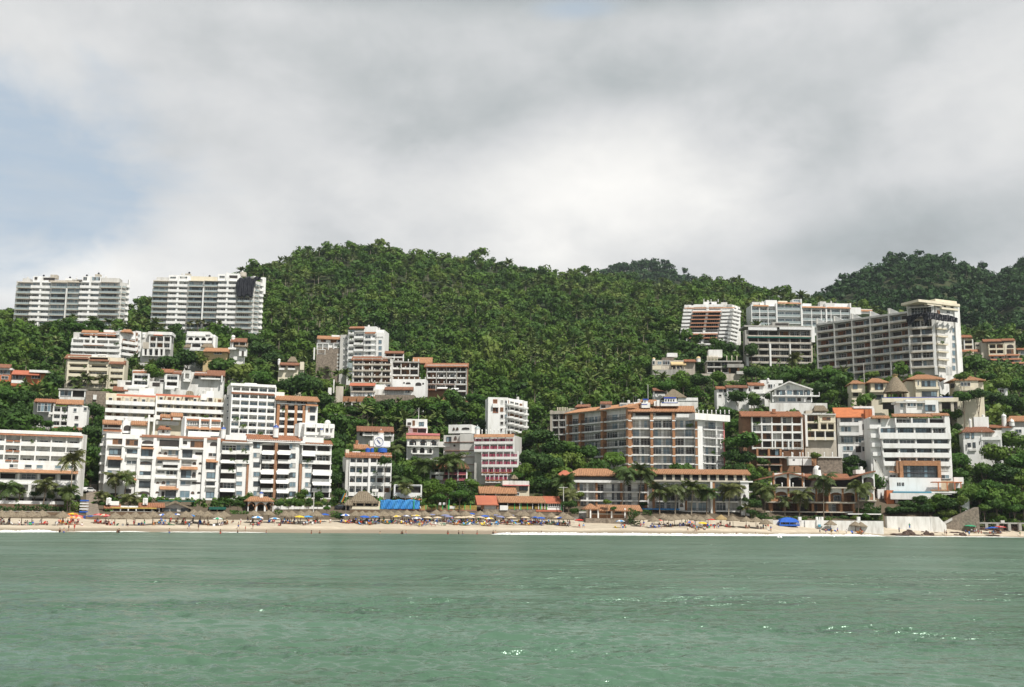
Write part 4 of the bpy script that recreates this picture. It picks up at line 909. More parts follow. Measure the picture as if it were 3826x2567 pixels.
b.B('penthouse','white',805,510,1135,640,f=-4,d=7);b.B('roof','white',850,520,1140,552,f=-1.5,d=7);b.B('parapet','white',850,595,1125,622,f=-1,d=.4);b.W([(875,555,955,590,'dark'),(985,560,1040,590,'slid'),(1060,560,1100,590,'dark')],y=3.9);b.C((808,862,965,1045,1090),512,640,.5,y=1.5);b.Dome(1045,480,1100,520,'white',y=4,fin=False)
b.Dome(555,528,612,628,'bluedome',y=1);b.Dome(62,545,112,640,'bluedome',y=1);b.Dome(1000,560,1030,610,'bluedome',y=0)
b.C((75,320),1210,1280,.3,m='post',y=-3)

# long white hotel behind them
b = Bld('long_white_hotel','long low white hotel with continuous bands of balconies and a red-edged roof','hotel','E',85,1290,240,480,yaw=20,depth=12,Y=345)
b.B('wall','cream',90,250,1290,None,f=-2,d=11)
b.G(85,262,560,480,6,3,win=('dark','wood','curt','dark'),rec=2,par=.48,pm='white',pier=('cream',.25),wf=(.45,.74),parf=.9,topslab=False);b.G(566,262,1285,480,9,3,win=('dark','wood','curt','dark'),rec=2,par=.48,pm='white',pier=('cream',.25),wf=(.4,.74),parf=.6,topslab=False)
b.A(190,240,560,256,'redroof',.6);b.A(560,238,985,256,'redroof',.6);b.B('roof_house','white',405,178,545,238,f=-3,d=5);b.B('roof_house','white',350,228,560,248,f=-2,d=6);b.B('roof_house','white',1035,205,1110,300,f=-2,d=4);b.B('roof_house','white',985,232,1045,290,f=-1,d=4);b.B('stair_wall','white',558,250,572,480,f=1.6,d=2)
b.W([(1045,270,1095,302,'void')],y=1.9);b.Rf(845,205,925,246,'thatch','hip',run=2,y=2)
b.Rf(605,425,705,450,'tile2',run=2,y=-5);b.Rf(705,410,820,442,'tile2',run=2,y=-5);b.C((612,715,808),440,480,.6,m='orange',y=-5);b.B('terrace_wall','pale',560,490,780,525,f=4,d=1)

b = Bld('glass_balcony_hotel','upright white hotel with a grid of glazed balconies left of the brown-piered block','hotel','F',160,582,135,625,yaw=20,depth=13,Y=348)
b.B('wall','white',160,150,582,None,f=-1.5,d=12);b.G(158,160,580,625,5,7,win=('slid','dark','curt','blue'),rec=1.5,par=.32,pm='white',pier=('white',.35),wf=(.86,.62));b.B('roof','white',158,138,584,162,f=.5,d=12);b.B('roof_house','white',290,130,405,150,f=-3,d=5)
b.B('trellis','tile3',165,222,572,238,f=.3,d=1);w = b.wing(160,108);b.B('side_wall','pale',100,240,160,None,f=-5,d=7);b.W([(120,260+k*62,135,285+k*62,'dark') for k in range(4)],y=4.95)
b = Bld('brown_piered_block','white block with three brown piers and a tiled roof right of the glazed hotel','apartment building','F',582,975,250,600,yaw=20,depth=12,Y=352)
b.B('wall','white',585,290,975,None,f=-1.5,d=11);b.G(590,330,860,620,3,4,win=('dark','metal','void'),rec=1.5,par=.26,pier=('brick',.9),wf=(.84,.72));b.B('wall','white',862,340,975,620,f=.1,d=2)
b.W([(905,360,958,402,'metal'),(908,438,952,478,'metal'),(890,365,900,400,'wood')],y=-.15);b.W([(690,295,760,325,'metal'),(780,298,880,328,'dark')],y=1.45);b.Rf(582,252,1000,290,'tile2',run=4,over=1.2);b.A(865,325,982,345,'tile2',1,y=-.1);b.B('roof_house','white',588,215,665,262,f=-3,d=5)

# beach pavilions
b = Bld('gabled_beach_restaurant','grey gabled beach restaurant with a wide thatched eave','restaurant','E',575,905,1238,1345,yaw=20,depth=10,dY=0,prot=False)
b.B('wall','pale',625,1305,870,None,f=0,d=9);b.B('awning','greencl',580,1238,930,1250,f=-7,d=2);b.W([(636,1315,690,1342,'metal'),(700,1315,760,1342,'metal'),(800,1315,862,1342,'metal')],y=-.05)
u0,u1,za,zb = b.rect(615,1258,880,1308,0);m_ = MB();m_.prism([(u0,za),(u1,za),((u0+u1)/2,zb)],0,9,'pale');b.put('gable',m_);b.Rf(578,1240,908,1312,'thatch','gable',run=5,over=1.0,t=.4)
b = Bld('tiled_beach_bar','low beach bar with a brown tiled roof and yellow beam left of the gabled restaurant','restaurant','E',70,610,1255,1350,yaw=20,depth=9,dY=1,prot=False)
b.B('wall','white2',80,1290,600,None,f=-2,d=6);b.Rf(400,1262,650,1298,'tile',run=3);b.Rf(70,1275,230,1308,'tile',run=2);b.B('beam','bamboo',142,1305,570,1316,f=1,d=.3);b.G(150,1315,600,1350,6,1,win=('void','dark','curt'),rec=1.9,par=0,pier=('white',.3));b.C((120,465),1215,1280,1.2);b.Dome(105,1212,138,1250,'white',y=-.5,fin=False);b.Dome(452,1215,482,1250,'white',y=-.5,fin=False);b.B('terrace_wall','white',90,1245,215,1285,f=-.5,d=1)
b = Bld('arched_beach_kiosk','white kiosk with three brick-edged arches, orange hipped roof and a tiny blue dome','kiosk','F',315,565,1155,1345,yaw=20,depth=7,dY=0,prot=False)
b.Rf(308,1202,570,1242,'tile2','hip',run=3,over=.8);b.arcade(318,1243,562,1345,3,'white',d=.5,gap=.8,bd=5,rise=.6);b.Dome(425,1158,466,1206,'bluedome',y=2.5)
for (x0,x1) in ((322,372),(385,500),(528,560)):
    u0,_,z0,z1 = b.rect(x0,1262,x1,1340,-.1);u1 = b.uv(x1,1300,-.1)[0];r = (u1-u0)/2;mb = MB();uc = (u0+u1)/2;pts = [(uc+r*math.cos(t),-.06,max(z0,z1-r-.2)+min(r,z1-z0)*math.sin(t)) for t in np.linspace(0,math.pi,10)];mb.tube(pts,[.16]*10,5,'brick');b.put('arch_ring',mb)
b = Bld('garden_terrace_wall','white balustrade wall with shrubs in front of the striped apartments','wall','F',570,1100,1290,1335,yaw=20,depth=.6,dY=2,prot=False)
b.B('wall','white2',572,1298,1090,None,d=.5);b.C((575,640,740,840,930,1040,1088),1288,1330,.6,y=.2,part='post')
b = Bld('green_beach_awning','faded green flat awning over the beach bar in front of the striped apartments','awning','F',-45,115,1298,1345,yaw=20,depth=4,dY=0,prot=False)
b.B('canopy','greencl',-45,1300,115,1325,d=4);b.C((-40,30,110),1325,1350,.15,m='post',part='post')
# ------------------------------------------------------------------ buildings in the middle
b = Bld('arcaded_beach_hotel','five-storey white hotel with small arches, a round emblem and blue roof tanks','hotel','G',152,625,640,1200,yaw=14,depth=14,dY=2)
b.B('wall','white',155,735,625,None,f=-1.6,d=13);b.B('wall','pale',150,720,180,None,f=0,d=3)
b.G(180,735,388,1150,3,4,win=('arch','dark','arch','metal'),rec=1.5,par=.34,pier=('white',.22),wf=(.66,.6));b.G(390,735,622,1150,3,4,win=('metal','wood','arch'),rec=1.5,par=.34,pier=('white',.22),wf=(.66,.6));b.B('pier','white',380,735,402,1140,f=.3,d=2)
b.B('wall','white',480,1150,612,1200,f=.1,d=4);b.Rf(140,700,628,738,'tile',run=1.2,over=.5,t=.6);b.B('parapet','cream',145,670,180,722,f=-.5,d=3)
b.B('roof_tower','white',440,532,545,640,f=-3,d=4);b.B('roof_house','white',400,580,612,640,f=-3.4,d=5);b.Dome(482,470,545,535,'tile',y=4.5);b.Rf(235,618,440,658,'tile2',run=2.5,y=3)
for (x0,x1) in ((480,578),(352,400),(405,440)):
    u0,u1,z0,z1 = b.rect(x0,655,x1,700,2);mb = MB();mb.lathe([((u1-u0)/2,0),((u1-u0)/2,z1-z0-.2),(.3,z1-z0)],12,'bluec',(u0+u1)/2,2,z0);b.put('water_tank',mb,smooth=False)
uc,zz = b.uv(492,590,2.95);mb = MB();pts = [(uc+1.35*math.cos(t),2.93,zz+1.35*math.sin(t)) for t in np.linspace(0,6.283,22)];mb.tube(pts,[.09]*22,5,'gblue');mb.tube([(uc-.6,2.93,zz+.7),(uc,2.93,zz),(uc+.5,2.93,zz-.6)],[.12,.2,.1],5,'gblue');b.put('round_emblem',mb)
b.C((262,),575,618,.8,m='tile');b.B('parapet','white',215,690,300,700,f=-1,d=1)
b = Bld('tiled_house','long low white house with a brown tile roof behind the arcaded hotel','house','G',260,650,430,540,yaw=10,depth=8,Y=400)
b.B('wall','pale',265,480,650,None,f=-2,d=6);b.Rf(260,430,652,478,'tile3',run=4);b.C((335,425,610),480,530,.4);b.B('balcony','white',320,505,650,530,f=0,d=.4);b.W([(290,492,325,525,'void'),(345,492,420,528,'void'),(620,490,648,520,'wood')],y=1.95)
b = Bld('arched_hillside_house','white house with two rows of arched windows, a terracotta cornice and a boxy upper storey','house','G',778,1130,350,780,yaw=6,depth=9,Y=378)
b.B('wall','white',785,545,1125,None,f=-1.8,d=8);b.arcade(790,556,1125,628,3,'white2',d=.4,gap=.66,back=None,y=.0,bd=1.5,rise=.6);b.arcade(830,640,1060,712,3,'white2',d=.4,gap=.66,back=None,y=.0,rise=.6)
b.W([(815,570,885,625,'arch'),(920,570,985,625,'arch'),(1030,575,1095,628,'arch'),(830,655,880,705,'archv'),(915,652,985,708,'archv'),(1020,655,1060,705,'archv')],y=1.75)
b.A(775,520,1130,558,'tile2',.6);b.B('cornice','pinkc',778,500,1130,522,f=.3,d=7);b.B('balcony','white',785,628,1110,640,f=.8,d=2.5);b.B('balcony','white',840,708,1050,720,f=.8,d=2.5);b.T(800,1100,628,6,.9,f=.7)
b.B('upper_storey','white',778,352,998,430,f=-2,d=6);b.B('upper_storey','white',800,430,1002,500,f=-2.6,d=5);b.W([(845,368,868,420,'wood'),(912,385,935,424,'metal'),(940,385,962,424,'metal'),(790,385,830,420,'dark')],y=1.95);b.W([(900,455,985,495,'void'),(850,455,890,490,'wood')],y=2.55);b.B('balcony','white',820,430,1002,446,f=-1.5,d=1.5);b.C((995,),446,500,.3,y=1.5)
b.B('wall','white2',1110,590,1235,645,f=1,d=4);b.B('pier','white2',855,720,1000,None,f=-1.5,d=4)
b = Bld('small_white_house','small flat white house with two dark openings above the blue tarp','house','G',648,942,1028,1195,yaw=8,depth=7,dY=3,Y=332)
b.B('wall','white',650,1045,942,None,f=-1,d=6);b.G(650,1045,942,1190,2,1,win=('void',),rec=1.2,par=.52,pier=('white',.4),wf=(.9,.86));b.A(640,1178,940,1195,'redroof',.6)
b = Bld('pink_railed_hotel','white hotel with magenta railings on every floor and a plain grey side wall','hotel','H',90,500,500,1060,yaw=-14,depth=14,dY=0,Y=368)
b.B('wall','pale',95,520,500,None,f=-1.6,d=12)
nf = 7;ph = 82
for i,(xa,xb) in enumerate(((88,500),(88,500),(165,545),(165,545),(165,490),(205,440),(225,380))):
    y = 530+i*80
    if i == 6: break
    b.G(xa,y,xb,y+80,5,1,win=('void','dark','curt'),rec=1.6,par=.0,pm='white',pier=('white',.22),wf=(.8,.6),topslab=False,slab=.3)
    for q in range(10):
        u0,u1,z0,z1 = b.rect(xa+(xb-xa)*q/10+3,y+28,xa+(xb-xa)*(q+1)/10-5,y+56,-.05)
        mb = MB();n = max(3,int((u1-u0)/.22));mb.box(u0,u1,-.08,-.02,z1-.08,z1,'pink');[mb.box(u0+(u1-u0)*t/n,u0+(u1-u0)*t/n+.14,-.07,-.03,z0,z1-.08,'pink') for t in range(n)];b.put('railing',mb)
    b.B('balcony','white' if i < 4 else 'tile',xa,y+56,xb,y+(82 if i < 4 else 70),f=.15,d=.3)
b.A(88,508,505,540,'tile2',.8);b.T(170,470,508,8,1.6);b.Rf(150,1058,300,1060,'tile',run=1)
w = b.wing(92,62);b.B('side_wall','pale',-60,505,92,None,f=-5,d=9);b.B('side_wall','white',-180,410,60,500,f=-6,d=8)
b.W([(-135,440,-115,470,'arch'),(-100,438,-75,470,'arch'),(-40,440,40,462,'archv')],y=5.9);b.B('side_wall','pale',-230,520,-58,None,f=-6,d=8);b.W([(-200,540,-150,600,'metal'),(-120,530,-95,570,'arch'),(-128,620,-108,640,'void'),(-40,610,-20,640,'void'),(-125,775,-110,800,'void')],y=5.9)
for y in (590,680,745,825,905): b.B('ledge','tile3',-225,y,92,y+5,f=-4.7,d=2)
b.Dome(95,428,150,498,'glassrail',y=5)
b = Bld('pink_tiled_house','low brown-roofed house with pink balcony rails beside the pink-railed hotel','house','G',1015,1435,805,1010,yaw=6,depth=8,Y=350)
b.B('wall','pale',1030,860,1420,None,f=-2,d=6);b.Rf(1015,808,1290,866,'tile','hip',run=4);b.Rf(1280,815,1440,862,'tile3','hip',run=3);b.G(1030,865,1415,985,4,2,win=('void','dark'),rec=2,par=.3,rail='pink',pm='pinkc',pier=('white',.3));b.B('balcony','white',1030,905,1180,932,f=.1,d=.3);b.B('terrace_wall','white2',1390,985,1500,1060,f=1,d=2);b.B('terrace_wall','white',1085,945,1160,990,f=.5,d=1)
b = Bld('angled_white_hotel','white hotel with bulging round balconies on its sunlit side and plain grey-white flank','hotel','H',190,445,118,530,yaw=6,depth=14,Y=420)
b.B('wall','white',235,125,445,None,f=0,d=12);b.W([(288,148,330,190,'red'),(368,155,392,190,'curt'),(412,158,432,192,'dark'),(286,228,340,285,'red'),(362,232,394,272,'wood'),(412,232,432,270,'curt'),(364,305,394,345,'dark'),(410,305,430,340,'slid'),(362,378,394,415,'dark'),(410,375,430,412,'dark'),(362,450,394,485,'dark'),(410,445,430,480,'curt')],y=-.03);b.B('balcony','white',282,190,345,230,f=1,d=1)
w = b.wing(445,56);w.B('wall','white',447,150,640,None,f=-1,d=11)
for i in range(6):
    for j in range(4):
        xa = 448+j*50+(i % 2)*4;ya = 205+i*66+j*12-26
        if i == 5 and j > 2: continue
        u0,u1,z0,z1 = w.rect(xa,ya+14,xa+46,ya+36,-.8);mb = MB();r = (u1-u0)/2*1.12;mb.lathe([(r*.75,0),(r,.15),(r,z1-z0)],12,'white',(u0+u1)/2,-.3,z0);w.put('balcony',mb);w.put('window',win_mesh(abs(u1-u0)*.8,2.0,random.choice(('dark','wood','void'))),((u0+u1)/2,.95,z0+.3))
w.B('roof_house','white',530,152,610,220,f=-1.4,d=5);w.W([(580,180,597,205,'dark')],y=1.35);w.B('wall','white',612,165,645,560,f=.2,d=3)
b = Bld('unpainted_hillside_block','grey unpainted concrete block with open planted floors and pale roof arches','apartment building','H',882,1280,250,590,yaw=-22,depth=10,Y=412)
b.B('wall','grey',890,275,1270,None,f=-1.6,d=9);b.G(900,288,1120,590,3,4,win=('void','dark','wood'),rec=1.6,par=.12,pm='pale',pier=('grey',.35));b.B('cornice','beige',880,262,1280,295,f=.4,d=4);b.T(960,1060,262,7,1.2,'cream');b.B('roof_house','beige',1150,215,1275,280,f=-1.5,d=5);b.Rf(1140,200,1280,222,'tile3',run=2.5);b.W([(1165,225,1265,272,'wood')],y=1.45);b.arcade(1075,240,1145,275,1,'cream',back=None,d=.4,gap=.75);b.B('pier','beige',882,262,902,590,f=.1,d=2);b.C((1210,),170,210,.5,m='grey',y=3,part='chimney')

# restaurants on the sand, middle
b = Bld('thatched_restaurant','open restaurant under a big hipped thatch roof at the foot of the arcaded hotel','restaurant','G',185,500,1085,1300,yaw=12,depth=9,dY=-1,prot=False)
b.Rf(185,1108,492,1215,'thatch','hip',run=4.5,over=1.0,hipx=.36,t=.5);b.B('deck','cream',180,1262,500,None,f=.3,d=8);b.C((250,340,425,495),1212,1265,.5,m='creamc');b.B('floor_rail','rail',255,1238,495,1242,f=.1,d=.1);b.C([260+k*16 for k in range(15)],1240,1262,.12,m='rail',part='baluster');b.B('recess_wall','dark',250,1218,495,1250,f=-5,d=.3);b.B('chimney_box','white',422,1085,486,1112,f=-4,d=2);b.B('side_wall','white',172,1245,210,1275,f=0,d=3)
b = Bld('thatched_canopy','small square thatch canopy on poles left of the big thatched restaurant','canopy','G',130,225,1195,1300,yaw=12,depth=3,dY=-2,prot=False);b.Rf(130,1192,226,1248,'thatch','hip',run=2,over=.5,hipx=.45);b.C((150,205),1248,1400,.2,m='post')
b = Bld('blue_tarp_enclosure','large bright blue tarpaulin stretched round a beach terrace','tarpaulin','G',505,925,1195,1300,yaw=12,depth=6,dY=-1,prot=False)
n1,n2 = 46,12;vs = [];fs = []
for i in range(n1):
    for j in range(n2):
        x = 506+(918-506)*i/(n1-1);y = 1197+j*(1296-1197)/(n2-1)+4*math.sin(i*.5)*(j == 0)+(16*max(0,(i-40)/5)**2 if j == 0 else 0);o = -.3-.22*math.sin(i*.8+j*.5)-.14*math.sin(i*2.3-j);u,z_ = b.uv(x,y,o);vs.append((u,o,z_))
for i in range(n1-1):
    for j in range(n2-1): k = i*n2+j;fs.append((k,k+n2,k+n2+1,k+1))
mb = MB();mb.add(vs,fs,'tarp');o = b.put('sheet',mb,smooth=True);md = o.modifiers.new('thick','SOLIDIFY');md.thickness = .05
b.B('canopy_top','tarp',510,1202,915,1208,f=-.2,d=5);b.B('deck','stone',505,1292,925,None,f=-.2,d=5);b.B('deck_edge','redroof',505,1296,925,1303,f=.1,d=.3);b.C((503,860),1180,1296,.2,m='green',part='post',y=-.8)
b = Bld('yellow_fenced_terrace','raised beach terrace behind a yellow rail fence with bright green posts','terrace','G',928,1515,1245,1320,yaw=10,depth=7,dY=-1,prot=False)
b.B('deck','stone',930,1300,1515,None,f=0,d=7);b.B('deck_edge','brown',930,1298,1515,1312,f=.1,d=.3)
for y in (1256,1267,1278,1289): b.B('rail','bamboo',930,y,1150,y+7,f=0,d=.1);b.B('rail','bamboo',1205,y,1515,y+7,f=0,d=.1)
b.C([985+k*58 for k in range(9)],1248,1300,.18,m='green',part='post',y=-.08);b.C((1227,),1195,1300,.2,m='green',part='post',y=-.2);b.C((1130,1174),1225,1252,.7,m='whitec',part='seat',y=3);b.B('panel','white2',1232,1262,1290,1290,f=.2,d=.1)
b = Bld('orange_roofed_restaurant','long orange-roofed beach restaurant with yellow and green railings and a white windowed end','restaurant','H',118,1010,1150,1320,yaw=8,depth=9,dY=-1)
b.Rf(118,1152,345,1245,'redroof','shed',run=5,over=.8);b.Rf(345,1158,840,1222,'tile2','shed',run=5,over=.8);b.Rf(840,1160,1012,1228,'redroof','shed',run=5,over=.8)
b.B('deck','stone',180,1296,1008,None,f=0,d=9);b.B('deck_edge','redroof',735,1302,1005,1322,f=.3,d=.4);b.B('shutter','pale',195,1248,318,1294,f=0,d=.3);b.B('pier','brown',160,1248,192,1296,f=0,d=.5);b.B('pier','brown',320,1240,345,1296,f=0,d=.5)
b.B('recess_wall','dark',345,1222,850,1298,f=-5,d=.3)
b.B('panel','white',358,1256,440,1306,f=.3,d=.2)
for y in (1262,1273,1284): b.B('rail','bamboo',442,y,690,y+6,f=0,d=.1);b.B('rail','bamboo',722,y,850,y+6,f=0,d=.1)
b.C((512,578,645,784,850),1225,1302,.22,m='green',part='post');b.C((440,565,700,762,797,828),1225,1296,.2,m='white',part='post',y=-.1);b.B('end_wall','white',852,1230,1000,1310,f=.1,d=5);b.W([(866+k*22,1236,882+k*22,1270,'dark') for k in range(6)],y=-.12);b.C((1003,),1230,1310,.25,m='green',part='post',y=-.2)
b = Bld('cream_flat_house','cream house with a white flat roof terrace behind the orange-roofed restaurant','house','H',388,668,998,1160,yaw=6,depth=8,Y=357)
b.B('wall','cream',392,1048,665,None,f=-1,d=7);b.B('parapet','white2',386,998,665,1042,f=.3,d=7);b.W([(560,1058,650,1098,'metal')],y=.95);b.B('cornice','pinkc',386,1040,670,1050,f=.5,d=.6);b.W([(480,1120,560,1150,'dark')],y=.95);b.Rf(480,935,548,970,'thatch','hip',run=1.5,hipx=.4,y=4);b.C((514,),968,1000,.2,m='post',y=5)
b = Bld('brown_tiled_shed','low building with a tan corrugated tile roof above the orange-roofed restaurant','house','H',142,545,1055,1165,yaw=6,depth=8,Y=352)
b.B('wall','beige',150,1125,540,None,f=-1,d=7);b.Rf(142,1060,540,1128,'tile2',run=5,over=.6);b.W([(205,1132,310,1158,'void'),(325,1132,430,1158,'dark'),(440,1132,520,1158,'void')],y=.95);b.C((200,315,432,520),1128,1165,.3)

# buildings on the slope above, centre-left
b = Bld('hillside_house','white and grey house with an orange roof standing left of the tall white slab','house','C',400,712,462,740,yaw=8,depth=9,Y=520)
b.B('wall','stone',430,600,712,None,f=0,d=8);b.B('wall','white',440,500,712,610,f=-1,d=8);b.Rf(435,468,712,500,'tile2',run=3.5);b.W([(480,508,535,535,'wood'),(592,495,655,545,'wood'),(668,510,705,540,'curt')],y=.95);b.G(432,555,570,615,2,1,win=('void',),rec=1.5,par=.35,pier=('white',.4));b.G(620,552,712,610,1,1,win=('void',),rec=1.5,par=.4,pier=('white',.4));b.G(440,622,530,672,1,1,win=('dark',),rec=1.2,par=.35,pier=('white2',.3));b.B('pier','white',396,600,412,735,f=.2,d=3);b.B('roof','white',600,458,690,478,f=-2,d=4)
b = Bld('white_slab_tower','tall white slab tower with its side wall darkened for shade on the middle slope','apartment tower','C',785,1192,365,975,yaw=-6,depth=12,Y=515)
b.B('wall','white',785,400,1192,None,f=-1.2,d=11);b.G(788,378,850,790,1,6,win=('dark','void','slid'),rec=1.2,par=.34,pier=None,wf=(.9,.6),parf=.3);b.G(852,420,958,710,1,4,win=('slid','dark','void'),rec=1.2,par=.32,pier=None,wf=(.9,.62),parf=.6)
b.B('wall','white',962,420,1098,720,f=-.6,d=2);b.W([(980,462+k*62,1042,498+k*62,'curt') for k in range(5)],y=.55);b.W([(1062,462,1092,485,'dark')],y=.55);b.B('roof_house','white',965,362,1105,422,f=-.3,d=5);b.B('roof_house','white',1100,400,1145,440,f=-1,d=5)
for k in range(4): b.B('ledge','white',962,505+k*62,1098,518+k*62,f=.3,d=1)
b.B('wall','white',1100,428,1194,720,f=.2,d=2);b.W([(1130,515+k*68,1165,555+k*68,'slid') for k in range(3)],y=-.24);b.W([(1108+k*16,475,1118+k*16,484,'dark') for k in range(5)],y=-.24);b.A(975,420,1095,440,'tile',.8,y=.6);b.Rf(795,362,968,378,'tile',run=2)
w = b.wing(787,66,0);sw = b;b.B('side_wall','pale',700,455,787,None,f=-3,d=8)  # side wall in a darker tone, its shade put into the colour
b.W([(732,485+k*66,746,508+k*66,'dark') for k in range(7)]+[(757,482+k*66,772,505+k*66,'dark') for k in range(7)],y=2.95)
b.B('glass_bay','glassrail',778,770,840,830,f=1,d=2)
for k in range(5): b.B('side_balcony','pale',635,668+k*42,700,690+k*42,f=-4,d=4)
b = Bld('tile_roofed_terraces','tile-roofed terraces of timber doors and pale columns before the white slab tower','apartment building','C',820,1278,700,1010,yaw=-2,depth=10,Y=480)
b.B('wall','white2',835,735,1270,None,f=-1.8,d=9);b.G(838,725,1272,1000,4,4,win=('wood','void','wood','dark'),rec=1.8,par=.2,pm='beige',pier=('white2',.55),wf=(.78,.72),parf=.5);b.Rf(818,698,1150,738,'tile3',run=3.5);b.Rf(1140,712,1230,745,'tile3','hip',run=2)
b.T(845,1265,790,8,1.0,f=.4);b.T(845,1265,860,8,1.0,f=.4);b.T(845,1265,925,8,1.0,f=.4);b.T(845,1265,995,8,1.0,f=.4)
b = Bld('open_concrete_house','small open concrete house with a flat tile-edged roof right of the white slab tower','house','C',1195,1412,640,760,yaw=0,depth=7,Y=505)
b.B('wall','beige',1200,655,1405,None,f=-3,d=5);b.G(1200,660,1410,755,2,2,win=('void','stone' if False else 'wood'),rec=2.6,par=.2,pm='white2',pier=('white',.35));b.Rf(1195,638,1412,660,'tile3',run=1.5)
b = Bld('planted_terrace_house','grey house with pink-brown doors, white balustrades and planted terraces','house','C',1280,1592,745,925,yaw=0,depth=8,Y=488)
b.B('wall','brown',1285,762,1580,None,f=-1.5,d=7);b.G(1282,762,1582,915,3,2,win=('void','wood','void'),rec=1.5,par=.2,pm='white2',pier=('pale',.35));b.T(1290,1575,832,7,1.0,f=.1);b.B('roof','grey',1280,755,1590,768,f=.5,d=7);b.T(1290,1580,755,6,1.1)
b.Rf(1505,710,1730,770,'tile2',run=4,y=3)
b = Bld('dark_terrace_block','four-storey dark block with white balcony lines and a long rust tile roof','apartment building','C',1660,2125,778,1170,yaw=-3,depth=10,Y=482)
b.B('wall','brown',1665,805,2120,None,f=-1.8,d=9);b.G(1668,800,2122,1015,4,3,win=('void','wood','void','dark'),rec=1.8,par=.16,pm='white2',pier=('grey',.4),wf=(.8,.7));b.G(1990,1015,2122,1165,1,2,win=('void',),rec=1.8,par=.15,pm='white2',pier=('grey',.4));b.G(1668,1015,1990,1075,3,1,win=('void','dark'),rec=1.8,par=.2,pm='tile3',pier=('grey',.4));b.Rf(1640,775,2135,812,'tile',run=4,over=1.1)
for y in (865,935,1005): b.T(1680,2115,y,8,1.1,f=.1)
b.A(1790,1042,1905,1062,'whitec',2.2,y=-.5);b.A(1925,1052,2032,1072,'whitec',2.2,y=-.5)
b = Bld('white_terrace_building','curved white terrace building with one large arch below the planted terraces','house','C',1285,1662,940,1060,yaw=-4,depth=8,Y=470)
b.B('wall','white',1285,955,1660,None,f=0,d=7);b.W([(1545,992,1612,1030,'archv'),(1408,985,1425,1005,'archv'),(1437,990,1490,1012,'archv'),(1622,995,1642,1015,'archv')],y=-.03);b.T(1290,1655,955,7,.9);b.W([(1192,1015,1262,1042,'dark'),(1278,1018,1360,1045,'blue')],y=1.9)
b = Bld('lower_white_house','white house with a red awning and shuttered windows on a stone terrace','house','C',800,1092,998,1160,yaw=-2,depth=9,Y=455)
b.B('wall','white',815,1020,1085,None,f=-1.5,d=8);b.A(805,995,1095,1030,'redroof',1.5,y=-.3);b.G(818,1035,1085,1100,2,1,win=('void','dark'),rec=1.5,par=.28,pm='beige',pier=('white',.6));b.B('wall','white',820,1100,1070,1160,f=0,d=2);b.W([(850+k*17,1112,862+k*17,1155,'blue') for k in range(8)]+[(1005,1110,1055,1145,'blue')],y=-.03);b.B('balcony','beige',815,1082,1090,1102,f=.6,d=1)
b.B('terrace_wall','brick',725,1150,1082,1210,f=3,d=.6);b.B('deck','beige',735,1205,1085,1218,f=3,d=5);b.C((742,812,905,985,1075),1150,1210,1.0,m='brick',y=-3.4);b.B('terrace_wall','stone',770,1240,1020,None,f=2,d=3);b.C((745,830,920,1005),1215,1250,.5,y=-2.5)
b = Bld('lower_tiled_house','low white house with tall shutters and rust roof on a stone retaining wall','house','C',1090,1512,1040,1135,yaw=-2,depth=8,Y=458)
b.B('wall','white',1205,1070,1510,1132,f=-1,d=7);b.Rf(1190,1042,1512,1072,'tile3',run=3);b.W([(1225+k*19,1078,1240+k*19,1125,'slid') for k in range(10)]+[(1430,1078,1480,1110,'blue')],y=.95);b.B('wall','white2',1090,1070,1200,1135,f=0,d=6);b.B('parapet','white',1090,1015,1200,1072,f=-3,d=5);b.B('retaining_wall','stone',1085,1132,1530,None,f=.4,d=7)
b = Bld('thatched_hilltop_house','cream hillside house with a thatched cap and white balcony walls','house','C',0,285,700,880,yaw=8,depth=8,Y=478)
b.B('wall','cream',5,770,285,None,f=-1.5,d=7);b.Rf(100,702,215,755,'thatch','hip',run=2.5,hipx=.3,y=2);b.B('wall','cream',105,755,205,780,f=-2,d=5);b.Rf(15,768,235,792,'tile3',run=1.5,over=.6);b.B('balcony','white',8,828,68,850,f=.6,d=1.2);b.B('balcony','white',105,830,188,850,f=.6,d=1.2);b.W([(25,795,85,825,'void'),(110,798,185,828,'void')],y=1.45);b.Dome(-8,725,25,780,'white',fin=False);b.B('pier','cream',245,760,288,850,f=0,d=3)
b = Bld('hillside_stair_wall','pale zigzag stair wall and rough ramp climbing the slope below the white slab tower','stairway','C',640,740,930,1240,yaw=10,depth=4,Y=462,prot=True)
b.B('ramp','beige',650,1035,735,None,f=0,d=3);b.B('stair_wall','white2',618,960,632,1110,f=.5,d=1);b.B('stair_wall','white2',560,1050,600,1130,f=.5,d=1);b.B('stair_wall','beige',520,1190,690,1215,f=1.5,d=1)
# ------------------------------------------------------------------ the curved brick-piered hotel and its lower wing
b = Bld('brick_piered_hotel','long curved hotel with orange brick piers, black railings, tiled roof and two blue-trimmed roof cupolas','hotel','I',862,1570,260,890,yaw=-6,depth=14,Y=378)
b.B('wall','white',865,290,1565,None,f=-1.6,d=13)
wk = ('slid','curt','dark','slid')
b.G(870,352,1570,905,6,6,win=wk,rec=1.6,par=.36,rail='rail',slabm='white2',pm='white2',pier=None,wf=(.88,.72),slab=.55)
for x in (880,1108,1338,1578): b.B('brick_pier','brick',x-14,285,x+14,885,f=.5,d=2)
for i in range(6):
    for x in (880,1108,1338,1578): b.B('pier_band','white',x-19,362+i*92,x+19,374+i*92,f=.62,d=.5)
b.G(905,265,1555,350,3,1,win=('void','void','void'),rec=1.6,par=.42,pm='white',pier=None,wf=(.8,.8),topslab=False)
b.Rf(862,215,1560,270,'tile2',run=5,over=1);b.B('cornice','white2',862,268,1200,278,f=.9,d=.3)
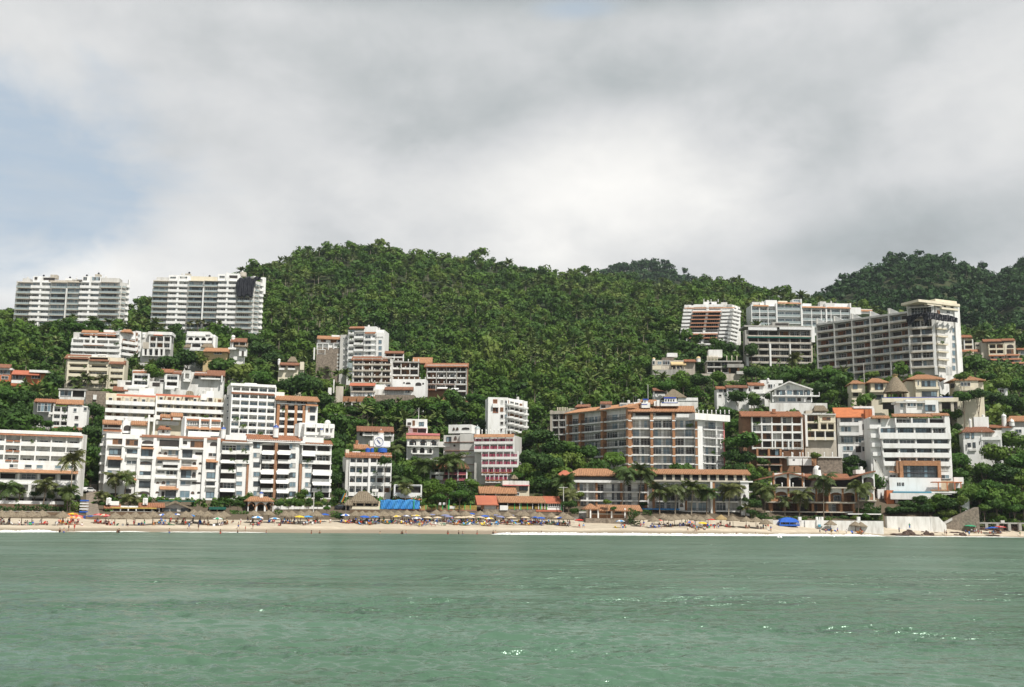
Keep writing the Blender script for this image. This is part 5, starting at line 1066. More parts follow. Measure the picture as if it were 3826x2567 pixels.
b.B('cupola','white',1000,180,1090,235,f=-1,d=4);b.B('cupola_trim','blue',1012,140,1072,152,f=-1.2,d=3);b.B('cupola','white',1018,152,1068,188,f=-1.5,d=3);b.W([(1030,165,1042,182,'archv')],y=1.45);b.B('cupola_trim','blue',1000,195,1060,201,f=-.9,d=.3);b.Rf(970,150,1160,190,'tile2',run=3,y=3)
b.B('cupola','white',1200,178,1390,215,f=-1,d=5);b.B('cupola','white',1238,138,1368,180,f=-1.4,d=3.5);b.W([(1248+k*27,145,1262+k*27,168,'archv') for k in range(4)],y=1.35);b.B('cupola_trim','blue',1235,122,1360,136,f=-1.2,d=3.5);b.B('cupola_trim','blue',1210,178,1380,184,f=-.9,d=.3);b.B('chimney_block','white',1160,152,1188,215,f=-1,d=2);b.B('chimney_block','white',1130,165,1160,215,f=-1.5,d=2)
# right rounded end
w = b.wing(1595,28);w.B('wall','white',1592,330,1860,None,f=-1.2,d=10);w.B('corner_wall','white',1590,330,1640,890,f=.4,d=2)
w.G(1640,372,1850,905,1,6,win=('dark','slid','curt'),rec=1.2,par=.32,rail='rail',slabm='white',pm='white',pier=None,wf=(.55,.72),parf=.6,slab=.3)
w.C((1778,),372,890,.5,y=-.3,part='pier');w.C((1858,),372,890,.4,m='pinkc',y=.4,part='pier')
w.B('roof_terrace','white',1560,300,1925,368,f=2.0,d=10);w.T(1600,1918,300,8,1.5,f=1.9);b.B('parapet','white',1365,295,1590,335,f=.6,d=.4)
# left wing swinging away
w2 = b.wing(862,-52)
def lw(q,uwid,x0,x1):   # the left wing is laid out to the left of the pivot
    return q
u_,z_ = w2.uv(232,600);w2.O = w2.O + w2.ux*u_;FOOT.append((w2.O.x,w2.O.y,w2.ux.x,w2.ux.y,-u_,12))
w2.B('wall','white',240,372,858,None,f=-1.6,d=9)
L = w2.uv(858,600)[0]
def leftwing():
    zt0 = w2.uv(240,372)[1];zb0 = b.uv(870,905)[1];zt0 = b.uv(870,352)[1]+1.0;h = (zt0-1.0-zb0)/6;xs = [0,w2.uv(360,600)[0],w2.uv(592,600)[0],L]
    for i in range(-0,7):
        zf = zb0+i*h
        if i == 6: pass
        for k in range(3):
            a,c = xs[k]+.5,xs[k+1]-.5;mb = MB();mb.box(a,c,0,1.7,zf-.55,zf,'white2')
            if i < 7:
                ph = h*.36;mb.box(a,c,0,.06,zf+ph-.07,zf+ph,'rail');n = int((c-a)/.3)
                for q in range(n+1): x = a+.03+(c-a-.06)*q/n;mb.box(x-.035,x+.035,.01,.04,zf,zf+ph-.07,'rail')
            w2.put('balcony',mb)
            nb = (1,2,2)[k]
            for q in range(nb):
                bw = (c-a)/nb;w2.put('window',win_mesh(bw*.86,h*.7,wk[(i+q+k) % 4]),(a+(q+.5)*bw,1.6,zf+.05))
    for x in xs:
        mb = MB();mb.box(x-.5,x+.5,-.5,1.8,zb0-3,zt0+h,'brick');w2.put('brick_pier',mb)
        for i in range(7): mb = MB();mb.box(x-.6,x+.6,-.62,-.48,zb0+i*h-.5,zb0+i*h,'white');w2.put('pier_band',mb)
    zr = zt0+h;mb = MB();mb.box(-.3,L+.3,-.6,2,zr-.3,zr,'white2');w2.put('cornice',mb)
    mb = MB();mb.add([(-1,-1.2,zr+.02),(L+1,-1.2,zr+.02),(L+1,6,zr+2.2),(-1,6,zr+2.2),(-1,-1.2,zr-.2),(L+1,-1.2,zr-.2),(L+1,6,zr-.2),(-1,6,zr-.2)],[(0,1,2,3),(0,4,5,1),(1,5,6,2),(0,3,7,4),(3,2,6,7)],'tile2')
    n = int(L/.55)
    for k in range(n): x = -1+(k+.5)*(L+2)/n;mb.add([(x-.17,-1.25,zr),(x,-1.25,zr+.18),(x+.17,-1.25,zr),(x-.17,5.9,zr+2.15),(x,5.9,zr+2.33),(x+.17,5.9,zr+2.15)],[(0,1,4,3),(1,2,5,4),(0,2,1)],'tile2')
    w2.put('roof',mb);mb = MB();mb.box(0,L,1.6,9,zt0-.1,zr-.3,'white');w2.put('wall',mb)
leftwing()
b.B('roof_house','pale',770,182,920,270,f=-5,d=6);b.W([(778,198,840,232,'slid'),(862,195,915,228,'wood')],y=4.95);b.B('roof_house','white',918,175,1000,245,f=-3,d=4);b.Rf(565,168,690,190,'tile3',run=2,y=9);b.B('roof_house','white',565,190,680,262,f=-9,d=5);b.W([(575,205,625,240,'dark')],y=8.95)
b.Rf(598,765,795,785,'tile2',run=2,y=-6);b.B('annex','white',605,783,790,870,f=5,d=5)

b = Bld('beach_hotel_lower_wing','left lower hotel wing with a swooping tile roof and white balcony lines','hotel','I',270,1060,870,1300,yaw=-2,depth=15,dY=4)
b.B('wall','white',290,1020,1060,None,f=-1.8,d=13);b.Rf(200,870,800,940,'tile2','hip',run=6,over=1,hipx=.25);b.Rf(780,872,1120,905,'tile2',run=5,over=.8)
b.B('recess_wall','dark',300,930,1060,985,f=-5,d=.4);b.C([300+k*58 for k in range(14)],925,990,.25,m='post');b.B('terrace_rail','rail',280,962,1060,990,f=.3,d=.1);b.B('terrace_band','white',245,992,1060,1018,f=1.2,d=3)  # dark back sheet paints the shade under the terrace roof
b.G(300,1018,1060,1290,7,3,win=('slid','metal','dark','curt'),rec=1.8,par=.34,rail='rail',slabm='white',pm='white',pier=None,wf=(.72,.68),parf=.6,slab=.45)
for x in (340,530,790,1045): b.B('brick_pier','brick',x-11,1018,x+11,1290,f=.2,d=2)
for (x0,x1) in ((632,688),(895,955),(420,445)): b.B('wall_panel','white',x0,1020,x1,1250,f=-.3,d=1.6)
b.Rf(110,888,285,940,'redroof','hip',run=2.5,hipx=.4,y=-1)
b = Bld('beach_hotel_right_wing','right lower hotel wing with a long straight tile roof and white stair tower','hotel','I',1110,2120,880,1360,yaw=-2,depth=14,dY=4)
b.B('wall','white',1115,1000,2110,None,f=-1.8,d=13);b.Rf(1100,878,2145,925,'tile2',run=5,over=1);b.B('recess_wall','dark',1130,925,2100,985,f=-1.5,d=.3);b.C([1240+k*92 for k in range(10)],925,995,.8,m='beige',part='brick_post');b.B('terrace_rail','rail',1130,965,2110,992,f=.1,d=.1);b.B('terrace_band','beige',1110,992,2110,1008,f=.6,d=2.5)
b.G(1140,1008,1700,1310,5,3,win=('slid','curt','dark','slid'),rec=1.8,par=.30,rail='rail',slabm='white',pm='white',pier=None,wf=(.8,.7),parf=.1,slab=.4);b.G(1770,1018,2025,1310,2,3,win=('slid','curt'),rec=1.8,par=.30,rail='rail',slabm='white',pm='white',pier=None,wf=(.8,.7),parf=.1,slab=.4)
b.B('brick_pier','brick',1115,1010,1138,1355,f=.4,d=2.2);b.B('brick_pier','brick',1745,1010,1768,1355,f=.4,d=2.2);b.B('pier','white',1722,1010,1744,1355,f=.6,d=2.4);b.B('brick_pier','brick',1460,1205,1476,1310,f=.3,d=2)
b.B('stair_tower','white',2035,1010,2120,None,f=1,d=5);b.W([(2055,1045,2090,1085,'archv'),(2062,1140,2092,1180,'archv')],y=-1.04);b.B('ledge','white',2030,1000,2165,1014,f=1.4,d=5);b.B('ledge','white',2115,1105,2160,1118,f=1,d=3)
b.B('bell_niche','white',1388,1195,1452,1310,f=1.2,d=1.6);b.Dome(1396,1182,1442,1200,'white',y=-.4,fin=False);b.W([(1402,1232,1436,1275,'arch')],y=-1.24);b.B('awning','tarp',1010,1288,1400,1300,f=3,d=2);b.B('side_wall','white',1062,1005,1112,None,f=-1,d=4)
b = Bld('brick_gatehouse','brick beach pavilion with a ragged orange tile roof on a stone wall','pavilion','I',415,1010,1215,1445,yaw=4,depth=8,dY=0,prot=True)
b.Rf(410,1238,560,1288,'tile2','hip',run=3.5,over=.8,hipx=.42);b.Rf(552,1250,1010,1308,'tile2',run=4,over=.8);b.B('wall','brick',470,1290,840,None,f=-1,d=5);b.W([(482,1310,540,1342,'archv'),(625,1308,690,1345,'void'),(722,1308,790,1345,'void')],y=.95);b.C((465,546,686,825),1285,1388,.4,y=-.3);b.C((850,885,935),1305,1388,.3,m='post');b.B('wall','brick',935,1305,960,1388,f=0,d=4);b.B('terrace_wall','stone',415,1390,905,None,f=.5,d=6);b.B('planter','beige',470,1340,860,1352,f=-.8,d=.3)
# above the hotel
b = Bld('small_white_pavilion','tiny white lookout house with a tile lid above the brick-piered hotel','house','I',1118,1270,26,130,yaw=0,depth=6,Y=455)
b.B('wall','white',1122,80,1266,None,f=0,d=5);b.Rf(1122,28,1265,52,'tile3',run=2.5);b.B('recess_wall','dark',1130,52,1260,82,f=-3,d=.3);b.C((1128,1262),50,85,.6)
b = Bld('thatched_pavilion','grey-brown hipped thatch pavilion with a white balustrade above the brick-piered hotel','pavilion','I',1232,1580,42,215,yaw=0,depth=7,Y=440)
b.Rf(1230,42,1472,122,'thatch','hip',run=4,hipx=.44,over=.8);b.C((1250,1330,1400,1455),118,160,.3,m='post');b.B('wall','white2',1240,150,1590,None,f=0,d=6);b.B('balustrade','white',1380,128,1590,160,f=.3,d=.3);b.B('recess_wall','dark',1250,120,1460,152,f=-4,d=.3)
b = Bld('white_hillside_house','white house with square dark windows right of the thatch pavilion','house','J',-70,200,5,190,yaw=-3,depth=9,Y=442)
b.B('wall','white',-62,30,42,None,f=0,d=8);b.B('wall','white',42,18,160,None,f=.8,d=8);b.Rf(-66,10,45,32,'tile',run=3);b.Rf(40,-2,270,20,'tile3',run=3.5,y=-.8);b.W([(-40,42,2,72),(10,38,40,75),(-42,92,-10,118),(15,92,40,115)],y=-.04);b.W([(62,30,115,58),(62,70,112,98),(62,128,110,155)],y=-.84);b.B('wall','white',160,22,270,None,f=-.5,d=7);b.W([(170,30,215,70,'void')],y=.45)
b = Bld('round_fronted_house','white house with a curved tower and small tile roof left of the gabled house','house','M',190,640,1350,1560,yaw=-4,depth=9,Y=450)
b.B('wall','white',195,1412,400,None,f=-.5,d=8);b.Rf(200,1388,420,1420,'tile',run=3);b.B('wall','white',400,1395,600,None,f=-2,d=8);b.B('roof','white',360,1355,660,1398,f=-2,d=8);b.W([(462,1410,520,1462,'dark'),(540,1410,552,1440,'dark')],y=1.95);b.W([(275,1440,345,1478,'void'),(205,1455,222,1500,'archv')],y=.45);b.B('balcony','white',245,1480,400,1535,f=1,d=1.5)
u0,u1,z0,z1 = b.rect(330,1475,425,1560,-1);mb = MB();mb.lathe([((u1-u0)/2,-4),((u1-u0)/2,z1-z0-2),((u1-u0)/2*.7,z1-z0-.6),(.2,z1-z0)],16,'white',(u0+u1)/2,1,z0);b.put('round_tower',mb);b.Dome(445,1330,480,1365,'white',fin=False)
b = Bld('gabled_white_house','white chalet-like house with a broad low gable, long windows and little white posts','house','M',520,1100,1360,1620,yaw=-3,depth=11,Y=430)
b.B('wall','white',545,1480,1040,None,f=-1.2,d=9);u0,u1,za,zb = b.rect(545,1375,1045,1482,1.2);mb = MB();um = b.uv(745,1400)[0];mb.prism([(u0,za),(u1,za),(um,zb)],1.2,9,'white');b.put('gable',mb)
for s_,(xa,ya,xb,yb) in enumerate(((410,1525,745,1365),(745,1365,1060,1470))):
    p,q = b.uv(xa,ya,-.6),b.uv(xb,yb,-.6);mb = MB();mb.prism([(p[0],p[1]),(q[0],q[1]),(q[0],q[1]-.5),(p[0],p[1]-.5)],-.6,9,'white2');b.put('roof',mb)
b.W([(575,1492,690,1552,'metal'),(800,1492,925,1552,'metal'),(945,1492,1020,1552,'metal')],y=1.15);b.W([(715,1490,780,1550,'slid'),(710,1430,722,1470,'slid'),(735,1430,745,1470,'slid')],y=1.1)
b.B('balcony','white',520,1555,1150,1572,f=.8,d=2.2);b.T(525,1145,1555,8,1.2,f=.7);b.W([(560,1590,690,1640,'slid'),(720,1590,830,1640,'slid'),(850,1590,900,1640,'dark'),(980,1580,1040,1620,'archv')],y=1.15);b.B('terrace_wall','white2',480,1660,1250,None,f=2,d=1);b.C((525,950,1040),1575,1650,.4)

# brown balcony house, right of the big tree
b = Bld('brown_balcony_house','five-storey house of wooden balcony doors in a white grid under a wide tile roof','apartment building','J',200,840,270,915,yaw=-4,depth=12,Y=388)
b.B('wall','brown',205,322,838,None,f=-1.8,d=10);b.Rf(195,272,842,320,'tile',run=5,over=1.1);b.C((535,),248,295,1.2,m='tile',y=2,part='chimney')
b.G(305,325,838,660,5,4,win=('wood','void','curt','wood'),rec=1.8,par=.16,pm='white',pier=('white',.4),wf=(.8,.75));b.G(545,570,838,660,2,1,win=('wood',),rec=1.8,par=.1,pier=('white',.4))
b.G(355,662,620,915,2,3,win=('void','dark','void'),rec=1.6,par=.14,pm='tile3',slabm='beige',pier=('brick',.7),parf=.6);b.W([(548,668,620,735,'metal'),(640,665,690,690,'wood')],y=.5);b.B('terrace_band','white2',355,742,760,756,f=1.4,d=3);b.T(630,840,745,3,1.5,f=1.2)
b = Bld('pool_terrace','restaurant terrace with folded white parasols on a stone retaining wall','terrace','J',690,1255,690,930,yaw=-4,depth=9,Y=372)
b.B('retaining_wall','stone',990,752,1250,None,f=0,d=8);b.B('wall','white',690,755,835,835,f=.3,d=3);b.B('wall','tile2',835,760,985,840,f=.2,d=6);b.B('terrace_edge','white',690,745,1255,756,f=.5,d=8);b.C([846+k*15 for k in range(6)],765,838,.45,y=-.5,part='baluster');b.W([(735,772,756,786,'void')],y=-.34);b.T(725,1150,745,6,1.6,f=.4);b.B('wall','dark',838,845,985,None,f=-1,d=3)
b = Bld('vine_covered_house','cream house with dark planted balconies and a thatched roof terrace left of the orange-roofed house','house','J',845,1185,255,650,yaw=-4,depth=10,Y=392)
b.B('wall','beige',850,300,1180,None,f=-1.6,d=9);b.G(860,305,1015,470,1,2,win=('void','wood'),rec=1.6,par=.16,pm='cream',pier=('cream',.5));b.B('wall','cream',1017,305,1180,385,f=-.2,d=1.5);b.W([(1045,332,1128,362,'wood')],y=.15);b.G(1015,395,1178,470,2,1,win=('void',),rec=1.6,par=.14,pm='cream',pier=('cream',.4));b.G(865,478,1178,565,3,1,win=('dark','void','wood'),rec=1.2,par=.3,pm='cream',pier=('white2',.4));b.B('cornice','pale',850,295,1185,308,f=.4,d=4);b.Rf(955,210,1110,262,'thatch','hip',run=2.5,hipx=.2,y=3);b.C((870,),310,640,.8,y=0);b.B('roof_house','beige',870,262,940,298,f=-4,d=4)

b = Bld('brown_arcade_hotel','brown brick hotel with wide white-topped arches on three open floors facing the beach','hotel','J',480,1600,905,1400,yaw=-3,depth=16,dY=4)
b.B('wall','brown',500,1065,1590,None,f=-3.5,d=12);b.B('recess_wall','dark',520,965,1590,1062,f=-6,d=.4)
for (x0,x1,n) in ((535,855,2),(1460,1590,1)): b.arcade(x0,918,x1,1060,n,'white',d=.5,gap=.84,back=None,rise=.25,top=.2)
b.arcade(540,1078,985,1218,3,'white',d=.5,gap=.85,back=None,rise=.3,top=.16);b.arcade(985,1078,1390,1218,3,'white',d=.5,gap=.9,back=None,rise=.22,top=.22);b.arcade(1415,1085,1590,1200,1,'white2',d=.5,gap=.85,back=None,rise=.3,top=.16)
for x in (535,685,840): b.B('brick_pier','brick',x-9,915,x+9,1060,f=.3,d=1)
for x in (545,690,982,1118,1258,1395): b.B('brick_pier','brick',x-9,1078,x+9,1218,f=.3,d=1)
b.B('terrace_band','beige',500,1062,1600,1076,f=1.2,d=5);b.B('terrace_band','beige',470,1216,1390,1230,f=1.4,d=5);b.B('terrace_band','beige',450,1318,1275,1330,f=1.8,d=5);b.T(510,850,1062,4,1.4,f=1)
b.G(500,1232,1390,1318,6,1,win=('wood','curt','void'),rec=3.2,par=0,pier=('brick',.8),wf=(.6,.8));b.G(500,1330,1300,1385,5,1,win=('void','wood','dark'),rec=3,par=0,pier=('brown',.6),wf=(.7,.8));b.W([(x,1150,x+85,1212,'wood' if i % 2 else 'curt') for i,x in enumerate((600,720,880,1020,1160,1300,1450))],y=3.4)
b.B('planter','brick',510,1190,580,1216,f=.2,d=.4)
for (xa,ya,xb,yb) in ((375,975,690,905),(690,905,985,975)):
    p,q = b.uv(xa,ya,-1),b.uv(xb,yb,-1);mb = MB();mb.prism([(p[0],p[1]),(q[0],q[1]),(q[0],q[1]-.45),(p[0],p[1]-.45)],-1,9,'tile3');b.put('roof',mb)
p = [b.uv(x,y,-1) for x,y in ((1140,975),(1330,970),(1470,920),(1600,890))]
for i in range(3): mb = MB();mb.prism([p[i],p[i+1],(p[i+1][0],p[i+1][1]-.45),(p[i][0],p[i][1]-.45)],-1,9,'tile3');b.put('roof',mb)
b.Rf(820,925,960,975,'tile',run=4,over=.3,y=2);b.Rf(1090,925,1340,972,'tile',run=4,over=.3,y=2)
u0,u1,z0,z1 = b.rect(955,820,1045,950,0);mb = MB();mb.lathe([((u1-u0)*.62,0),((u1-u0)*.5,(z1-z0)*.3),((u1-u0)*.45,(z1-z0)*.7),((u1-u0)*.3,(z1-z0)*.92),(.2,z1-z0)],14,'white',(u0+u1)/2,2,z0-.5);b.put('bell_tower',mb);b.W([(1000,855,1025,885,'archv')],y=-.6);b.B('roof_house','white',1395,882,1490,925,f=-3,d=4);b.B('lower_terrace','stone',1380,1215,1605,1290,f=.3,d=5);b.B('terrace_band','white',1310,1340,1660,1352,f=3,d=4);b.B('terrace_band','beige',1420,1198,1610,1212,f=1.2,d=5)
b = Bld('beach_wall','stained white sea wall with posts and a stair in front of the brown arcade hotel','wall','J',528,1680,1410,1500,yaw=0,depth=1.5,dY=-1,prot=False)
b.B('wall','white2',528,1410,860,None,f=0,d=1.2);b.B('wall','white2',862,1415,1680,None,f=.4,d=1.2);b.C((805,990,1012,1035,1420),1375,1415,.9,y=.3,part='post');b.B('wall','beige',420,1400,528,None,f=0,d=1);b.B('stair_parapet','white',985,1405,1050,1470,f=1,d=.6);b.B('bin','aqua',1003,1455,1028,1482,f=1.6,d=.6)

# orange-roofed white house and its red column
b = Bld('orange_roofed_white_house','white modern house with a plain bright orange roof and bands of pale blue glass','house','J',1190,1560,215,730,yaw=-8,depth=11,Y=392)
b.B('wall','white',1195,328,1500,None,f=-1,d=10);b.Rf(1188,232,1520,328,'orange',run=8,over=.3);b.B('parapet','white',1370,218,1580,240,f=-6,d=4);b.B('parapet','white',1565,240,1590,330,f=-2,d=5)
b.W([(1235,345,1350,380,'metal'),(1378,345,1450,380,'metal'),(1238,432,1342,486,'blue'),(1238,535,1362,600,'blue'),(1388,535,1480,600,'blue'),(1260,635,1365,685,'blue'),(1392,635,1448,700,'void'),(1460,640,1485,690,'dark')],y=.95)
b.B('balcony','white',1222,386,1425,420,f=.6,d=1.8);b.B('balcony','white',1222,490,1425,525,f=.6,d=1.8);b.B('wall','white',1425,370,1510,520,f=.3,d=3);b.W([(1462,405,1500,465,'void')],y=-.34);b.B('balcony','white',1455,580,1515,605,f=.4,d=2)
b.B('red_column','orange',1500,250,1540,760,f=1.2,d=3);b.B('red_column','orange',1540,250,1568,590,f=-.5,d=3);b.B('terrace_wall','glassrail',1265,715,1320,785,f=2,d=1)
# big white modern block
b = Bld('white_modern_block','large white modern block with long glazed bands, a brick-framed picture window and a pool deck','apartment building','K',225,895,262,880,yaw=-4,depth=15,Y=372)
b.B('wall','white',230,310,880,None,f=-1.4,d=13)
for i,(xa,xb,ya,yb) in enumerate(((365,845,308,392),(215,888,392,500),(240,888,505,588),(245,888,592,675),(255,888,678,755),)):
    b.G(xa,ya,xb,yb,4 if i else 3,1,win=('metal','dark','void','metal'),rec=1.4,par=.52 if i else .48,pm='white',pier=('white',.45),wf=(.9,.5 if False else .95),topslab=False,parf=.6)
b.Rf(345,268,725,290,'tile2',run=1.5,over=.3);b.Rf(715,262,880,280,'tile2',run=1.5,over=.3);b.B('wall','white',838,280,880,450,f=.1,d=3);b.Rf(150,285,320,305,'tile2',run=2,over=.2)
b.B('penthouse','white',410,170,770,262,f=-2.5,d=7);b.B('penthouse','white',468,135,570,262,f=-1.6,d=3);b.B('penthouse','white',650,140,775,262,f=-1.8,d=3);b.W([(480,160,562,200,'blue')],y=1.55);b.W([(645,185,745,242,'metal')],y=1.75);b.W([(415,168,465,205,'slid'),(575,162,625,200,'blue')],y=2.45);b.B('roof','pale',372,150,652,166,f=-1.2,d=6)
b.B('wall','white',790,755,905,880,f=0,d=3);b.W([(800,765,870,808,'curt'),(800,845,875,880,'blue')],y=-.03);b.W([(275,765,370,800,'curt'),(315,845,370,868,'dark')],y=1.35);b.A(310,808,410,822,'tile2',.8)
b.B('brick_frame','brick',410,712,442,880,f=1.6,d=4);b.B('brick_frame','brick',770,712,800,895,f=1.6,d=4);b.B('brick_frame','brick',442,712,770,758,f=1.6,d=4);b.W([(445,762,768,870,'metal')],y=-.6);b.B('brick_frame','brown',378,712,410,830,f=1.2,d=3);b.B('window_bar','rail',443,820,770,830,f=.9,d=.2)
b.B('terrace_wall','white',312,872,800,1000,f=4,d=3);b.B('terrace_wall','white',925,868,1015,1010,f=5,d=1);b.W([(385,918,398,950,'void'),(405,918,418,950,'void'),(428,918,438,950,'void'),(442,918,450,950,'void')],y=-4.04);b.B('screen_wall','creamc',800,900,925,1000,f=3,d=.3)
b.B('pergola','orange',725,910,1000,918,f=8,d=3);b.C((772,855,928,985),915,1000,.3,m='orange',y=-8,part='pergola_post')
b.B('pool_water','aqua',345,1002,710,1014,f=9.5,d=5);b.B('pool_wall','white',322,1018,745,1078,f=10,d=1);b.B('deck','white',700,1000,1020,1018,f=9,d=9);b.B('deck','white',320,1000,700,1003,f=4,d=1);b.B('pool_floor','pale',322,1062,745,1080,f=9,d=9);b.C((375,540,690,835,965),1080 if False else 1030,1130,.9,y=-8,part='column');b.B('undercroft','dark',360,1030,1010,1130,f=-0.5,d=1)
b.B('orange_column','orange',288,990,356,1200,f=9,d=3);b.B('end_pier','white',990,1075,1068,1195,f=8.5,d=2);b.B('end_pier','white',1030,1020,1058,1085,f=8,d=1);b.B('planter','brick',705,985,880,996,f=9.2,d=.6)
# left flank with slanting stair
w = b.wing(228,70);b.B('side_wall','white',120,300,232,None,f=-2.5,d=8)
for i in range(4): b.B('side_balcony','white',125+i*10,365+i*88,232,408+i*86,f=-1,d=4)
b.W([(205,310,310,350,'metal'),(225,400,345,452,'void')],y=2.4)
def slope_wall(b,pts,w0,m,part,y0=-4,y1=-3.2):
    mb = MB();top = [b.uv(x,y,y0) for x,y in pts];mb.prism(top+[(top[-1][0],top[-1][1]-w0),(top[0][0],top[0][1]-w0)],y0,y1,m);b.put(part,mb)
slope_wall(b,[(160,690),(200,760),(250,860),(310,950)],6,'white2','stair_parapet',-3,-2.2);slope_wall(b,[(185,700),(235,800),(300,930)],7,'grey','stair',-2,1)
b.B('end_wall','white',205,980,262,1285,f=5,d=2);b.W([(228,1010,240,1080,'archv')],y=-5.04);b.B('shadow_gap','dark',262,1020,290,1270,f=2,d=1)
b = Bld('sea_wall','bright white curving sea wall streaked by trailing plants','wall','K',285,850,1235,1362,yaw=2,depth=1.5,dY=-2,prot=False)
b.B('wall','white2',285,1238,500,None,f=.3,d=1.5);b.B('wall','white2',500,1240,700,None,f=.1,d=1.5);slope_wall(b,[(700,1240),(775,1243),(850,1318),(850,1330)],7,'white2','wall',-.2,1.2)
b = Bld('stair_ramp','broad stone stair ramp climbing behind the white sea wall','stairway','K',730,1160,1140,1362,yaw=-6,depth=5,dY=-1,prot=False)
slope_wall(b,[(720,1358),(905,1262),(1155,1150)],9,'stone','ramp',0,5);slope_wall(b,[(730,1345),(905,1250)],.8,'pale','parapet',-.3,0)
b = Bld('beach_walkway','unfinished concrete walkway on stubby columns along the rocks at the right','walkway','K',940,1700,1285,1370,yaw=-2,depth=3,dY=0,prot=False)
b.B('deck','grey',940,1294,1700,1308,f=0,d=2.5);b.C((945,985,1225,1330,1440,1540,1650),1305,1372,.9,m='grey',part='column');b.B('post','pale',1365,1275,1400,1300,f=.1,d=.6)
b = Bld('white_corner_house','white house with a rust hipped roof and tall windows among trees at the right','house','K',1005,1372,385,690,yaw=-14,depth=10,Y=392)
b.B('wall','white',1005,440,1175,None,f=0,d=9);b.Rf(1000,392,1310,438,'tile3','hip',run=4,over=.6);b.W([(1028,455,1068,498,'metal'),(1088,448,1110,500,'metal'),(1050,545,1080,580,'metal'),(1100,540,1125,590,'metal'),(1010,460,1018,500,'dark'),(1035,558,1045,610,'dark'),(1158,530,1166,560,'void')],y=-.03);b.B('wall','white',1175,425,1370,None,f=-1,d=8);b.W([(1215,445,1280,500,'curt'),(1210,535,1290,580,'curt'),(1200,645,1240,690,'archv')],y=.95);b.B('balcony','white',1178,485,1365,515,f=.4,d=1.4);b.B('balcony','white',1178,580,1330,608,f=.4,d=1.4);b.B('planter','white2',1065,600,1135,618,f=.6,d=.6);b.C((1180,1360),430,690,.4)
b.Dome(1060,320,1090,410,'white',y=4);b.B('roof_house','white',1110,298,1250,395,f=-6,d=4)
b = Bld('far_right_house','white house with an orange roof and a domed lantern at the right edge','house','K',1260,1700,290,480,yaw=-10,depth=9,Y=412)
b.B('wall','white',1370,395,1640,None,f=0,d=8);b.Rf(1435,288,1700,335,'tile2','hip',run=4);b.B('wall','pale',1460,330,1700,400,f=-2,d=6);b.Rf(1262,372,1470,395,'tile',run=3);b.Dome(1370,272,1418,385,'white',y=1);b.Dome(1440,322,1495,372,'white',y=0);b.W([(1500,415,1560,450,'dark')],y=-.03)

# ------------------------------------------------------------------ upper right
b = Bld('red_awning_tower','white stepped tower with red-brown awnings between its floors, alone above the domed house','apartment tower','L',530,1200,320,940,yaw=-6,depth=14,Y=560,dY=0)
b.B('wall','white2',560,350,1190,None,f=-2,d=12);nf = 11;y0,y1 = 388,930;ph = (y1-y0)/nf
for i in range(nf):
    ya = y0+i*ph;sh = -i*8
    b.G(545+sh*.9,ya,660+sh,ya+ph,1,1,win=('slid','dark'),rec=2,par=.5,pier=None,parf=.4+i*.12,topslab=False);b.G(1060+sh*.9,ya,1205+sh*.6,ya+ph,1,1,win=('slid','dark'),rec=2,par=.5,pier=None,parf=.4+i*.12,topslab=False)
    red = i in (1,2,3,4,5,7,8);b.G(672+sh,ya,1055+sh,ya+ph,2,1,win=('void','dark','void'),rec=2,par=.2 if red else .38,pm='redroof' if False else 'white',rail='rail' if red else None,pier=None,topslab=False,wf=(.92,.66),parf=.2)
    if red: b.A(672+sh,ya-2,1060+sh,ya+16,'tile',1.1,y=-.3)
    b.B('pier','white',852+sh,ya-4,886+sh,ya+ph,f=.5,d=2)
b.A(560,385,1230,398,'tile2',.6);b.B('roof_house','white',690,345,1075,380,f=-1.5,d=6);b.B('roof_house','white',815,312,990,345,f=-3,d=4);b.B('roof_house','pale',1050,318,1130,350,f=-3,d=4);b.B('roof_house','white',615,360,690,388,f=-1,d=5);b.T(820,1010,315,3,1.5,f=-3)
w = b.wing(1200,50);w.B('wall','white2',1195,365,1300,None,f=0,d=8)
for i in range(9):
    for j in range(2): q = 1215+j*50-i*6;w.B('balcony','white',q,410+i*52+j*14,q+52,436+i*52+j*14,f=1.6,d=1.8);w.W([(q+8,390+i*52+j*14,q+34,412+i*52+j*14,'dark')],y=-.05)
b = Bld('domed_hillside_house','pale stone house with a yellow barrel roof and little golden domes on a terrace','house','L',130,720,995,1275,yaw=-2,depth=9,Y=500)
b.B('wall','beige',135,1090,700,None,f=-1,d=8);b.B('roof','stone',265,1055,420,1095,f=-1,d=6);b.W([(205,1105,255,1145,'blue'),(272,1092,365,1150,'dark'),(385,1155,440,1205,'void'),(458,1155,530,1205,'dark'),(135,1100,165,1150,'blue')],y=.95);b.Dome(130,1055,172,1095,'yellow',fin=False)
b.Rf(385,1095,585,1140,'yellow',run=2,over=.6,t=.5);b.Rf(560,1080,715,1105,'tile',run=2.5);b.Dome(715,1040,778,1100,'yellow',y=3,fin=False);b.B('water_tank','white',330,993,468,1045,f=-3,d=4);b.B('terrace_wall','grey',135,1215,575,None,f=1.5,d=4);b.B('balustrade','cream',135,1165,250,1215,f=1.6,d=.4);b.T(180,560,1215,8,1,'cream',f=1.5)
b = Bld('round_concrete_house','raw concrete house with rounded slabs on a tall curved concrete base','house','L',770,1345,1035,1425,yaw=-4,depth=10,Y=492)
